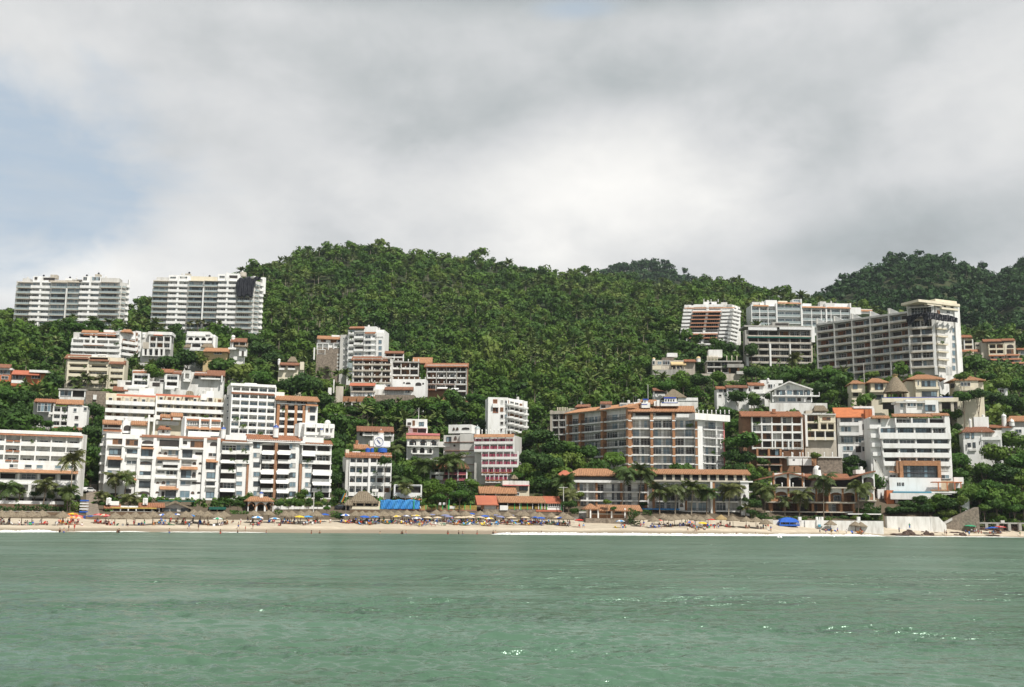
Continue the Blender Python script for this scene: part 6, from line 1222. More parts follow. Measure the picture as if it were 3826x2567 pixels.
b.B('retaining_wall','beige',775,1268,1300,None,f=.5,d=9);b.G(860,1105,1150,1265,3,2,win=('void','wood','dark'),rec=2,par=.16,pm='pale',slabm='grey',pier=('beige',.35),parf=.6);b.B('wall','beige',855,1105,1290,None,f=-2,d=8);b.B('slab','grey',850,1095,1330,1112,f=1.5,d=10);b.T(865,1000,1095,8,2.4,'cream');b.T(1125,1260,1095,3,2.4,'cream');b.B('slab','grey',1130,1140,1350,1185,f=2,d=8);b.C((1160,1275),1185,1260,.8,m='brick');b.B('slab','pale',1255,1235,1350,1275,f=2,d=6);b.B('recess_wall','dark',1165,1188,1270,1262,f=-1,d=.3);b.B('upper_wall','white2',880,950,1065,1050,f=-6,d=5)

b = Bld('white_terrace_condominium','long white condominium with pale glass balconies along the ridge, behind the unpainted block','apartment building','M',235,1570,290,640,yaw=3,depth=12,Y=600)
b.B('wall','white',240,365,1565,None,f=-1.8,d=11)
b.G(240,370,575,620,3,3,win=('slid','dark','curt'),rec=1.8,par=.40,pm='glassrail',slabm='white',pier=('white',.4),wf=(.85,.6));b.G(590,330,905,600,3,3,win=('slid','curt','blue'),rec=1.8,par=.38,pm='glassrail',slabm='white',pier=None,wf=(.85,.6));b.G(915,390,1560,650,5,3,win=('slid','dark','curt'),rec=1.8,par=.38,pm='glassrail',slabm='white',pier=('white',.4),wf=(.85,.6))
for x in (580,908,1240,1565): b.B('fin_wall','white',x-9,275 if x == 908 else 330,x+9,640,f=.4,d=5)
b.A(265,352,470,372,'tile2',.7);b.A(590,318,905,338,'tile2',.7);b.A(915,375,1560,396,'tile2',.7);b.B('roof_house','white',432,290,582,375,f=-1,d=5);b.B('roof_house','white',790,280,905,322,f=-1,d=5);b.W([(800,285,900,310,'blue')],y=.95);b.B('roof_house','cream',600,300,720,325,f=-2,d=5);b.B('roof_house','white',355,322,432,355,f=-2,d=5);b.B('roof_house','pale',250,315,355,350,f=-3,d=5);b.B('roof_house','pale',1155,308,1235,375,f=-2,d=4);b.B('roof_house','pale',1240,328,1350,380,f=-2,d=4);b.B('roof_house','white',1350,335,1555,375,f=-2,d=4);b.B('roof_house','white',925,335,1040,385,f=-2,d=4)
b.B('end_block','white',1568,388,1700,480,f=.5,d=8);b.B('end_block','white',1700,410,1850,470,f=-2,d=8);b.A(1700,415,1850,440,'tile2',.6,y=2)
b = Bld('unfinished_block','brown-grey unfinished block of bare concrete floors with dark openings','apartment building','M',155,1050,620,1310,yaw=1,depth=14,Y=520)
b.B('wall','beige',200,645,1045,None,f=-2,d=12);b.G(200,690,1040,1300,6,7,win=('void','wood','void','dark'),rec=2,par=.18,pm='beige',slabm='grey',pier=('grey',.3),wf=(.88,.8),parf=.5,slab=.5)
b.B('roof','grey',145,628,1045,650,f=1,d=12);b.B('fascia','whitec',200,652,580,690,f=1.3,d=.3);b.B('fascia','whitec',615,650,1040,682,f=1.3,d=.3);b.B('ledge','greencl',190,778,1040,795,f=.6,d=.3);b.B('roof_house','grey',520,585,745,640,f=-3,d=6);b.W([(560,598,735,635,'void')],y=2.9);b.B('pier','white',485,870,508,1310,f=.9,d=1);b.B('pier','white',752,870,768,1150,f=.9,d=1);b.B('pier','white',178,1040,205,1215,f=.9,d=2);b.B('link_stair','white',1038,640,1085,850,f=-1,d=4);b.B('end_wall','grey',160,690,200,1300,f=.2,d=2)

# the great right-hand condominium
b = Bld('great_condominium','huge stepped condominium of bare concrete storeys with a black tarp round its top corner','apartment building','N',600,870,290,1085,yaw=-24,depth=14,Y=455)
nf = 7
b.B('wall','pale',600,300,868,None,f=-2,d=10)
b.G(600,300,868,560,1,2,win=('dark','metal'),rec=2,par=0,slabm='beige',pier=('pale',.5),wf=(.9,.7),back=None);b.G(600,470,868,1000,2,6,win=('dark','metal','void','slid'),rec=2,par=.16,pm='pale',slabm='beige',pier=('pale',.4),wf=(.86,.78),parf=.6,slab=.5)
b.B('pier','white',858,290,892,1085,f=.3,d=2);b.C((898,1020,1060),1000,1090,1.1)
w = b.wing(892,24);w.B('wall','white2',892,310,1160,None,f=0,d=12);w.G(895,480,1010,1000,1,6,win=('slid','metal','dark'),rec=.15,par=.18,pm='pale',slabm='cream',pier=None,wf=(.7,.66),parf=1.3,slab=.5,topslab=False)
w.W([(1080,560+k*85,1112,610+k*85,'slid') for k in range(6)],y=-.03);w.B('corner_fin','white',1125,300,1165,1100,f=.8,d=3);w.B('roof','cream',700,262,1165,290,f=1.5,d=10);w.W([(900,300,940,330,'void'),(985,300,1010,325,'void'),(1060,305,1100,335,'void'),(905,362,940,400,'wood'),(1015,365,1050,400,'dark')],y=-.03);w.B('ledge','cream',960,335,1150,355,f=1.2,d=2);w.B('ledge','cream',800,285,960,305,f=1.2,d=2)
w.B('penthouse','cream',890,245,1130,290,f=-.5,d=6)
hanging(w,[(800,395,470),(850,385,460),(900,392,470),(960,405,480),(1030,412,488),(1080,425,492),(1140,450,500)],'black','black tarpaulin wrapped round the top corner of the great condominium',2.6,8)
hanging(b,[(562,425,470),(580,422,545),(620,415,520),(660,405,462),(700,398,440),(745,388,420),(762,392,500),(790,390,525),(808,392,520),(815,395,450)],'black','flapping end of the black tarpaulin on the great condominium',3.0,9)
# its long wing swings back to the left
w = b.wing(600,-47);ul,_ = w.uv(-440,620);w.O = w.O+w.ux*ul;Lw = -ul;FOOT.append((w.O.x,w.O.y,w.ux.x,w.ux.y,Lw,14))
def great_wing():
    ztop = b.uv(600,385)[1];zbot = b.uv(600,1000)[1];n = 7;h = (ztop-zbot)/n;nb = 5;bw = Lw/nb
    for i in range(-1,n):
        zf = zbot+i*h
        for k in range(nb):
            mb = MB();mb.box(k*bw+.2,(k+1)*bw-.2,-.6,2.1,zf-.5,zf,'beige');mb.box(k*bw+.2,(k+1)*bw-.2,-.6,-.45,zf+.001,zf+h*.16,'pale');w.put('balcony',mb)
            for q in range(2): w.put('window',win_mesh(bw*.42,h*.78,('void','wood','dark','red','metal')[(i*2+k*3+q) % 5]),(k*bw+bw*(.27+.46*q),2.0,zf+.05))
    for k in range(nb+1): mb = MB();mb.box(k*bw-.25,k*bw+.25,-.7,2.1,zbot-h*1.5,ztop+h*.9,'pale');w.put('fin_wall',mb)
    mb = MB();mb.box(0,Lw,2.0,12,w.base,ztop+.3,'pale');w.put('wall',mb)
    for k in range(nb):
        a,c = k*bw+.3,(k+1)*bw-.3;s = .55*k;mb = MB();zr = ztop-.3
        mb.box(a,c,-.7,8,zr,zr+.9,'pale');w.put('roof_edge',mb);mb = MB()
        mb.prism([(a,zr+.9),(a+bw*.5,zr+.9),(a,zr+3.4)],0,.6,'white');w.put('fin_wall',mb)
great_wing()
b.A(575,290,870,330,'pale',3.5,y=0,part='roof');b.B('fin_wall','white',562,275,600,345,f=.5,d=3)

# ochre villas
def villa(lab,x0,x1,yr,ye,yb,Yv,walls,wins,rx=(0,0),balc=()):
    b = Bld('ochre_villa',lab,'villa','N',x0,x1,yr,yb,yaw=-6,depth=9,Y=Yv)
    for (a,c,y,f) in walls: b.B('wall','cream',a,y,c,None,f=f,d=8)
    b.Rf(x0+rx[0],yr,x1+rx[1],ye,'tile2','hip',run=4,over=1.0,hipx=.36)
    b.W(wins,y=-walls[0][3]-.04)
    for q in balc: b.B('balcony','cream',*q,f=1.2,d=1.4)
    return b
villa('smallest ochre villa with an orange hipped roof, leftmost of its row',-75,105,1150,1182,1340,430,[(-60,95,1180,0)],[(-40,1200,10,1245,'metal'),(-40,1290,20,1330,'void')],balc=[(-55,1262,60,1285)])
villa('ochre villa with an orange hipped roof beside the thatched cone',115,375,1125,1170,1350,428,[(160,345,1170,0)],[(208,1190,300,1255,'metal'),(215,1315,305,1360,'metal')],balc=[(155,1260,330,1282)])
villa('largest ochre villa with an orange hipped roof, just right of the thatched cone',505,1010,1085,1132,1345,426,[(660,920,1130,.5),(560,665,1160,-1.5)],[(735,1155,895,1220,'metal'),(738,1275,905,1330,'metal'),(690,1155,705,1205,'dark'),(920,1160,932,1215,'dark')],rx=(60,0),balc=[(670,1222,935,1250)])
villa('ochre villa with an orange hipped roof at the right end of the row',1060,1460,1100,1145,1350,424,[(1110,1370,1145,.5),(1370,1428,1170,-.5)],[(1172,1170,1282,1215,'dark'),(1180,1290,1300,1345,'metal'),(1060,1180,1105,1240,'void')],balc=[(1105,1228,1320,1265)])
b = Bld('thatched_cone','tall cone of thatch on posts between the ochre villas','pavilion','N',300,580,1070,1350,yaw=-4,depth=8,Y=415)
u0,u1,z0,z1 = b.rect(298,1100,580,1290,4);mb = MB();r = (u1-u0)/2;mb.lathe([(r,0),(r*.97,.3),(r*.62,(z1-z0)*.5),(r*.22,(z1-z0)*.92),(.2,(z1-z0))],20,'thatch',(u0+u1)/2,4,z0,jit=.03);b.put('roof',mb);mb = MB();mb.lathe([(r*.28,0),(r*.18,.8),(r*.28,1.5),(.1,1.8)],10,'thatchy',(u0+u1)/2,4,z1-1.0);b.put('roof_cap',mb);b.C((345,390,470,530),1285,1350,.5,m='post',y=3)
b = Bld('pool_deck','curved cream pool deck with a blue edge cantilevered below the ochre villas','terrace','N',285,1150,1310,1420,yaw=-10,depth=8,Y=400,prot=False)
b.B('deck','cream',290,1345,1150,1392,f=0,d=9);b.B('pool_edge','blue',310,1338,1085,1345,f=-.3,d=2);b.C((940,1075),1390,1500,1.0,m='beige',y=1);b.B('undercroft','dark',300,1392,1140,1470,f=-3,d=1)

# far terraced hotel on the right
b = Bld('far_arched_hotel','cream hotel with a tall arch and red eaves behind the great condominium','hotel','N',1148,1320,635,840,yaw=-8,depth=9,Y=560)
b.B('wall','cream',1150,690,1315,None,f=-1.5,d=8);b.Rf(1148,638,1308,662,'tile',run=2.5);b.B('wall','cream',1150,662,1250,700,f=-1.5,d=6);b.G(1212,690,1316,810,1,2,win=('wood','void'),rec=1.5,par=.3,pm='cream',pier=('white',.4));b.W([(1155,698,1195,745,'archv'),(1155,765,1195,800,'wood')],y=1.45);b.A(1150,800,1365,826,'tile',1.2)
b = Bld('terraced_hotel','taupe terraced hotel with many red tiled eaves stepping down the slope at the right edge','hotel','N',1330,1900,680,1140,yaw=-10,depth=12,Y=570)
b.B('wall','beige',1400,705,1790,None,f=-2,d=12);b.Rf(1430,684,1640,708,'tile',run=2);b.Rf(1640,678,1790,698,'tile',run=2);b.B('wall','beige',1335,720,1430,None,f=-4,d=9);b.W([(1345,745,1380,765,'void'),(1425,785,1450,798,'void'),(1425,840,1455,855,'void'),(1355,800,1385,830,'red')],y=3.9)
b.G(1490,740,1665,860,2,2,win=('wood','void'),rec=1.8,par=.25,pm='cream',pier=('cream',.4));b.B('wall','cream',1668,720,1785,860,f=.1,d=2);b.W([(1695,745,1770,785,'archv'),(1695,800,1770,848,'wood')],y=-.14)
for i,(xa,xb,y) in enumerate(((1490,1680,858),(1685,1840,852),(1510,1710,905),(1715,1865,898),(1540,1745,952),(1750,1900,942),(1765,1930,1000),(1470,1590,1030),(1420,1590,1060),(1595,1785,1062),(1800,1950,1050),(1540,1690,1085),(1650,1830,1110),(1840,1960,1102))):
    f = 1+i*.75;b.A(xa,y,xb,y+18,'tile',1.2,y=-f);b.B('terrace','beige',xa+12,y+18,xb-8,y+48,f=f,d=4);b.W([(xa+25+k*44,y+22,xa+55+k*44,y+44,'slid' if k % 2 else 'void') for k in range(int((xb-xa-30)/48))],y=-f-.04)
b.B('wall','beige',1590,1000,1760,1040,f=6,d=2)
b = Bld('far_edge_house','taupe block with a tile roof cut by the right edge of the view','house','N',1815,2000,785,900,yaw=-10,depth=8,Y=600)
b.B('wall','beige',1820,800,2000,None,f=0,d=7);b.Rf(1810,785,2000,802,'tile',run=2);b.W([(1850,820,1900,860,'dark')],y=-.04)
b = Bld('cottage_among_trees','tiny white gabled cottage half hidden by trees right of the ochre villas','house','N',1590,1720,1215,1330,yaw=-8,depth=6,Y=470)
b.B('wall','white',1600,1245,1700,None,f=0,d=5);b.Rf(1590,1215,1715,1248,'white2','gable',run=2.5,over=.3);b.W([(1612,1250,1660,1285,'dark')],y=-.03)
# ------------------------------------------------------------------ people, one continuous skinned body each
def body_mesh(name,pts,edges,rads,mats,cut=None):
    me = bpy.data.meshes.new(name+'_cage');me.from_pydata(pts,edges,[]);o = bpy.data.objects.new(name+'_cage',me);COL.objects.link(o)
    sk = o.modifiers.new('skin','SKIN');sk.use_smooth_shade = True
    for i,v in enumerate(me.skin_vertices[0].data): v.radius = (rads[i][0],rads[i][1]) if isinstance(rads[i],tuple) else (rads[i],rads[i]);v.use_root = (i == 0)
    ss = o.modifiers.new('sub','SUBSURF');ss.levels = 1;ss.render_levels = 1
    dg = bpy.context.evaluated_depsgraph_get();out = bpy.data.meshes.new_from_object(o.evaluated_get(dg));out.name = name
    bpy.data.objects.remove(o);bpy.data.meshes.remove(me)
    out.materials.clear()
    for m_ in mats: out.materials.append(M[m_])
    if cut: out.polygons.foreach_set('material_index',[cut(p.center) for p in out.polygons])
    return out
def figure(pose):
    """joint positions of a 1.72 m adult facing -Y; z up from the soles"""
    P = {'pel': (0,0,.93),'wai': (0,0,1.08),'che': (0,.01,1.30),'nec': (0,0,1.46),'hd0': (0,-.01,1.54),'hd1': (0,-.01,1.66)}
    for s,n in ((-1,'l'),(1,'r')):
        P['sho'+n] = (s*.18,0,1.40);P['elb'+n] = (s*.24,.02,1.13);P['wri'+n] = (s*.25,-.06,.90);P['han'+n] = (s*.25,-.09,.82);P['hip'+n] = (s*.09,0,.88)
        P['kne'+n] = (s*.10,-.01,.48);P['ank'+n] = (s*.10,.02,.09);P['toe'+n] = (s*.11,-.14,.03)
    if pose == 'walk':
        P['kner'] = (.09,-.20,.50);P['ankr'] = (.09,-.26,.11);P['toer'] = (.09,-.42,.05);P['knel'] = (-.09,.08,.47);P['ankl'] = (-.09,.34,.14);P['toel'] = (-.09,.24,.03)
        P['wril'] = (-.22,-.26,.96);P['hanl'] = (-.22,-.33,.93);P['wrir'] = (.24,.18,.92);P['hanr'] = (.24,.22,.86)
    if pose == 'run':
        P['kner'] = (.09,-.34,.68);P['ankr'] = (.09,-.30,.30);P['toer'] = (.09,-.46,.26);P['knel'] = (-.09,.12,.48);P['ankl'] = (-.09,.46,.30);P['toel'] = (-.09,.50,.14)
        P['wril'] = (-.20,-.34,1.22);P['hanl'] = (-.20,-.42,1.26);P['elbr'] = (.26,.22,1.18);P['wrir'] = (.24,.10,.98);P['hanr'] = (.22,.02,.96)
    if pose == 'sit':
        for k in P: x,y,z = P[k];P[k] = (x,y+.1,z-.50)
        for s,n in ((-1,'l'),(1,'r')): P['kne'+n] = (s*.11,-.36,.46);P['ank'+n] = (s*.11,-.42,.09);P['toe'+n] = (s*.11,-.58,.04);P['wri'+n] = (s*.18,-.20,.50);P['han'+n] = (s*.16,-.29,.50);P['elb'+n] = (s*.24,.04,.66)
    if pose == 'ground':
        for k in P: x,y,z = P[k];P[k] = (x,y+.1,z-.80)
        for s,n in ((-1,'l'),(1,'r')): P['kne'+n] = (s*.13,-.34,.48);P['ank'+n] = (s*.11,-.66,.10);P['toe'+n] = (s*.11,-.80,.05);P['wri'+n] = (s*.18,-.30,.44);P['han'+n] = (s*.15,-.38,.42);P['elb'+n] = (s*.26,-.06,.42)
    if pose == 'wave': P['elbr'] = (.30,-.02,1.62);P['wrir'] = (.28,-.06,1.86);P['hanr'] = (.27,-.08,1.95)
    if pose == 'arms': P['elbl'] = (-.28,-.14,1.22);P['wril'] = (-.12,-.28,1.24);P['hanl'] = (-.05,-.32,1.26)
    return P
RAD = {'pel': (.15,.11),'wai': (.125,.095),'che': (.165,.11),'nec': .055,'hd0': .085,'hd1': .088,'sho': .06,'elb': .042,'wri': .030,'han': .036,'hip': .085,'kne': .058,'ank': .040,'toe': .036}
def make_body(pose):
    P = figure(pose);ks = list(P);ix = {k: i for i,k in enumerate(ks)}
    E = [('pel','wai'),('wai','che'),('che','nec'),('nec','hd0'),('hd0','hd1')]
    for n in 'lr': E += [('che','sho'+n),('sho'+n,'elb'+n),('elb'+n,'wri'+n),('wri'+n,'han'+n),('pel','hip'+n),('hip'+n,'kne'+n),('kne'+n,'ank'+n),('ank'+n,'toe'+n)]
    rads = [RAD.get(k,RAD.get(k[:3])) for k in ks]
    me = body_mesh('body',[P[k] for k in ks],[(ix[a],ix[b]) for a,b in E],rads,['skin'])
    return me,P
POSES = {p: make_body(p) for p in ('stand','walk','run','sit','ground','wave','arms')}
def shell(pose,what):
    """clothing: the same skeleton a little stouter over the covered joints"""
    P = POSES[pose][1];b = MB()
    def lerp(a,c,f): return tuple(a[i]+(c[i]-a[i])*f for i in range(3))
    if what in ('shirt','dress'):
        b.tube([lerp(P['pel'],P['wai'],.3),P['wai'],P['che'],lerp(P['che'],P['nec'],.7)],[.165,.15,.195,.085],10,'whitec')
        for n in 'lr': b.tube([P['sho'+n],lerp(P['sho'+n],P['elb'+n],.6)],[.085,.066],7,'whitec')
    if what in ('shorts','trousers','dress'):
        f = {'shorts': .55,'trousers': 1,'dress': .7}[what];b.tube([lerp(P['pel'],P['wai'],.5),P['pel'],lerp(P['pel'],P['hipr'],.0)[:2]+(P['pel'][2]-.06,)],[.155,.17,.15],10,'whitec')
        for n in 'lr':
            pts = [P['hip'+n],lerp(P['hip'+n],P['kne'+n],f)];rr = [.105,.082]
            if what == 'trousers': pts += [lerp(P['kne'+n],P['ank'+n],.9)];rr += [.062]
            b.tube(pts,rr,8,'whitec')
    if what == 'swimsuit': b.tube([P['pel'][:2]+(P['pel'][2]-.07,),P['pel'],P['wai'],lerp(P['wai'],P['che'],.9)],[.12,.165,.14,.185],10,'whitec')
    return b.mesh(what,True)
HAIR = {}
for p_ in POSES:
    h = POSES[p_][1]['hd1'];b_ = MB();b_.lathe([(.085,-.07),(.105,.0),(.10,.05),(.06,.10),(.01,.115)],10,'hair',h[0],h[1]+.02,h[2]-.01);HAIR[p_] = b_.mesh('hair',True)
SHELL = {}
HAT = MB().lathe([(.22,0),(.21,.02),(.11,.03),(.10,.12),(.03,.13)],12,'creamc').mesh('hat',True)
def person(X,Y,Z,pose,top,tc,low=None,lc=None,rz=None,skin='skin',label='',group=None,sc=1.0,hat=False):
    t = empty('person',(X,Y,Z),label,'person',group,rz=random.uniform(0,6.28) if rz is None else rz);t.scale = (sc,sc,sc)
    o = link(bpy.data.objects.new('body',POSES[pose][0]),t);o.material_slots[0].link = 'OBJECT';o.material_slots[0].material = M[skin]
    link(bpy.data.objects.new('hair',HAIR[pose]),t)
    for w,c in ((top,tc),(low,lc)):
        if not w: continue
        if (pose,w) not in SHELL: SHELL[(pose,w)] = shell(pose,w)
        o = link(bpy.data.objects.new(w,SHELL[(pose,w)]),t);o.material_slots[0].link = 'OBJECT';o.material_slots[0].material = M[c]
    if hat: o = link(bpy.data.objects.new('hat',HAT),t);o.location = Vector(POSES[pose][1]['hd1'])+Vector((0,.01,.03))
    return t
CN = {'red': 'red','bluec': 'blue','lblue': 'light blue','gblue': 'grey-blue','creamc': 'cream','whitec': 'white','yellowc': 'yellow','greenc': 'green','orangec': 'orange','pinkc': 'pink','blackc': 'black','tarp': 'blue'}
ORD = ['first','second','third','fourth','fifth','sixth','seventh','eighth','ninth','tenth','eleventh','twelfth','thirteenth','fourteenth','fifteenth','sixteenth','seventeenth','eighteenth','nineteenth','twentieth',
       'twenty-first','twenty-second','twenty-third','twenty-fourth','twenty-fifth','twenty-sixth','twenty-seventh','twenty-eighth','twenty-ninth','thirtieth']
def ordl(i): return ORD[i] if i < 30 else 'later'
WALK = [  # strip, x, foot row, pose, top, colour, bottom, colour, skin, label
 ('S1',1012,455,'stand','dress','red',None,None,'skin','person in a long red wrap standing at the water before the red parasols'),
 ('S1',935,450,'stand',None,None,'shorts','blackc','skin','bare-chested person in dark shorts at the water, left of the red wrap'),
 ('S1',1822,392,'arms','shirt','pinkc','shorts','red','skin3','person with a white bag in front of the thatch shades near the gabled restaurant'),
 ('S1',2092,402,'walk',None,None,'shorts','orangec','skin2','lone fair person strolling on the sand below the gabled restaurant'),
 ('S1',640,372,'ground','shirt','pinkc','shorts','blackc','skin3','person in pink sitting on the sand below the white beach hotel'),
 ('S2',240,428,'walk','shirt','lblue','shorts','bluec','skin','person in bright blue walking along the water below the blue parasols'),
 ('S2',368,442,'stand','shirt','blackc','shorts','blackc','skin','person all in black standing at the wet sand'),
 ('S2',912,428,'walk',None,None,'shorts','bluec','skin','bare-chested person in blue shorts walking before the arched kiosk'),
 ('S2',945,368,'arms','shirt','whitec','shorts','pinkc','skin2','person in white top and pink shorts before the arched kiosk'),
 ('S2',1010,452,'stand',None,None,'swimsuit','red','skin','small child in a red swimsuit at the water before the arched kiosk'),
 ('S2',1112,430,'stand','shirt','red','shorts','blackc','skin3','person in a dark red top standing nearest the water before the arched kiosk'),
 ('S2',1078,380,'run','shirt','whitec','shorts','blackc','skin3','person running in white top and black shorts before the arched kiosk'),
 ('S2',1105,372,'run','shirt','blackc','shorts','blackc','skin','person running all in black behind the one in white'),
 ('S2',1040,345,'run','shirt','blackc','shorts','gblue','skin3','person running in black top and grey shorts near the thatch shades'),
 ('S2',1195,366,'run','shirt','whitec','trousers','blackc','skin3','person bending forward in white top and black trousers right of the runners'),
 ('S2',838,348,'ground','shirt','blackc','shorts','whitec','skin','person in black sitting on the sand left of the runners'),
 ('S2',1727,345,'ground','shirt','red','shorts','blackc','skin','person in dark red sitting on the sand below the yellow parasol'),
 ('S2',1992,350,'walk',None,None,'shorts','greenc','skin2','bare-chested person in teal shorts right of the light blue parasol'),
 ('S2',1928,347,'ground',None,None,'shorts','orangec','skin2','bare-shouldered person sitting beside the light blue parasol'),
 ('S2',1400,335,'ground','shirt','red','shorts','blackc','skin','person in red sitting under the spotted pale blue parasol'),
 ('S4',735,402,'walk','shirt','whitec','trousers','blackc','skin3','person in white shirt and dark trousers walking below the brick gatehouse path'),
 ('S4',830,352,'arms','shirt','whitec','trousers','whitec','skin','person all in white standing beside the red parasol near the gatehouse'),
 ('S4',242,330,'stand','shirt','whitec','trousers','whitec','skin','person all in white among the cream parasols below the orange-roofed restaurant'),
 ('S4',1245,275,'stand','shirt','whitec','trousers','whitec','skin','left one of two people in white on the gatehouse terrace'),
 ('S4',1288,282,'walk','shirt','whitec','trousers','whitec','skin','right one of two people in white on the gatehouse terrace'),
 ('S4',1475,385,'ground','shirt','gblue','shorts','whitec','skin','person in pale blue sitting on the sand below the gatehouse'),
 ('S5',38,468,'walk','shirt','whitec','shorts','blackc','skin2','person in white top and black shorts walking at the water, leftmost of three'),
 ('S5',140,463,'walk','shirt','yellowc','shorts','blackc','skin','person in a yellow top walking at the water'),
 ('S5',160,458,'stand','shirt','lblue','shorts','whitec','skin','person in a light blue top walking beside the yellow top'),
 ('S5',400,442,'walk','dress','red',None,None,'skin','person in a red dress walking on the sand'),
 ('S5',452,435,'walk','shirt','whitec','shorts','bluec','skin','person in white top and blue shorts right of the red dress'),
 ('S5',428,425,'stand',None,None,'shorts','whitec','skin2','fair person in white shorts behind the red dress'),
 ('S5',300,415,'ground','shirt','red','shorts','blackc','skin3','person in dark red sitting on the sand below the red parasol'),
 ('S5',55,382,'ground','shirt','blackc','shorts','red','skin3','person in black sitting below the striped parasol'),
 ('S5',1030,430,'ground',None,None,'swimsuit','red','skin2','left sunbather sitting on the sand left of the blue tent'),
 ('S5',1068,432,'ground',None,None,'swimsuit','orangec','skin','right sunbather sitting on the sand left of the blue tent'),
 ('S5',1098,392,'ground',None,None,'swimsuit','blackc','skin2','sunbather in black sitting close to the blue tent'),
 ('S5',1128,390,'ground',None,None,'swimsuit','red','skin','sunbather in red sitting close to the blue tent'),
 ('S5',1840,492,'walk','shirt','gblue','shorts','blackc','skin3','person in grey-blue top walking at the water below the white posts'),
 ('S5',1920,492,'walk','shirt','pinkc','shorts','bluec','skin','person in pink top walking at the water'),
 ('S5',2000,496,'walk',None,None,'shorts','blackc','skin','bare-chested person in black shorts at the water before the sea wall'),
 ('S5',2202,502,'arms','shirt','whitec','shorts','whitec','skin2','person in white standing at the water before the stained sea wall'),
 ('S5',2092,432,'stand','shirt','whitec','shorts','red','skin','person in white top and red shorts by the stained sea wall'),
 ('S5',1775,392,'walk','shirt','red','shorts','whitec','skin3','person in red by the small stair of the sea wall'),
 ('S5',2312,438,'stand',None,None,'shorts','orangec','skin3','bare-chested person at the end of the stained sea wall'),
 ('S6',152,476,'walk','shirt','gblue','shorts','blackc','skin3','person walking at the water left of the rocks'),
 ('S6',635,478,'arms','shirt','gblue','trousers','blackc','skin3','person in grey standing on the low rocks'),
 ('S6',778,420,'stand','shirt','greenc','trousers','bluec','skin3','person in dark teal standing on top of the tall rock'),
 ('S6',1255,510,'arms',None,None,'shorts','blackc','skin','left one of a couple wading between the rocks'),
 ('S6',1280,524,'stand',None,None,'swimsuit','blackc','skin2','right one of a couple wading between the rocks'),
 ('S6',1545,505,'walk','shirt','bluec','shorts','blackc','skin','person in blue beside the rock under the walkway'),
 ('S6',1590,525,'stand','shirt','lblue','shorts','bluec','skin','person in bright blue at the water beside the group'),
 ('S6',1625,490,'stand','shirt','whitec','shorts','blackc','skin3','first of the group in white tops on the right-hand sand'),
 ('S6',1660,480,'walk','shirt','creamc','shorts','bluec','skin','person in a cream top in the middle of the right-hand group'),
 ('S6',1690,485,'arms','shirt','whitec','shorts','whitec','skin','person in all white in the right-hand group'),
 ('S6',1715,510,'walk','shirt','pinkc','shorts','blackc','skin3','person in pink at the edge of the right-hand group'),
 ('S6',1755,506,'stand',None,None,'shorts','red','skin3','bare-chested person in red shorts right of the group'),
 ('S6',2108,470,'run','shirt','blackc','trousers','blackc','skin3','person striding all in black near the right edge'),
 ('S6',2285,525,'wave',None,None,'swimsuit','greenc','skin2','person in a teal swimsuit at the water near the right edge'),
]
for (s,x,y,pose,a,ac,b_,bc,sk,lab) in WALK:
    px,py = zc(s,x,y)
    if 'gatehouse terrace' in lab: Y_ = 346.0;X_ = Y_*ray(px,py)[0];Z_ = CAM_H+Y_*ray(px,py)[1]
    elif 'tall rock' in lab: Y_ = 334.0;X_ = Y_*ray(px,py)[0];Z_ = CAM_H+Y_*ray(px,py)[1]
    else: X_,Y_,Z_ = hit(px,py)
    person(X_,Y_,Z_-.02,pose,a,ac,b_,bc,skin=sk,label=lab,sc=.72 if 'child' in lab else random.uniform(.96,1.06),rz=random.choice((R(90),R(-90),0,R(160)))+random.uniform(-.4,.4))
SWIM = [('S1',815,462),('S1',870,462),('S1',1600,466),('S1',1622,466),('S1',2310,468),('S2',670,478),('S2',907,458),('S2',1297,474),('S2',1910,478),('S2',2025,476),('S3',510,482),('S3',800,482),('S3',818,482),
        ('S3',865,470),('S3',1437,486),('S3',1585,482),('S3',1640,482),('S3',1835,484),('S3',2055,480),('S3',2085,484),('S3',2305,484),('S4',205,488),('S4',312,490),('S4',375,490),('S4',575,492),('S4',672,492),('S5',255,496),('S5',490,498),('S5',525,500),('S5',655,502),('S5',705,504),('S5',960,508)]
for i,(s,x,y) in enumerate(SWIM):
    px,py = zc(s,x,y);dx,dz = ray(px,py);Y_ = row_depth(px,py+3);X_ = Y_*dx
    Y_ = min(Y_,float(shore_y(dx))-2.0);X_ = Y_*dx
    person(X_,Y_,-random.choice((.75,.95,1.05)),'wave' if i == 13 else 'stand','swimsuit' if i % 3 == 0 else None,('blackc','red','bluec')[i % 3],'shorts',('blackc','bluec','red')[i % 3],skin=('skin','skin2','skin3')[i % 3],
           label=('bather with raised arm standing in the shallows' if i == 13 else ordl(i)+' bather from the left standing deep in the water along the shore' if i < 30 else ('second-last' if i == 30 else 'last')+' bather at the right standing deep in the water'),group='bathers in the shallows')

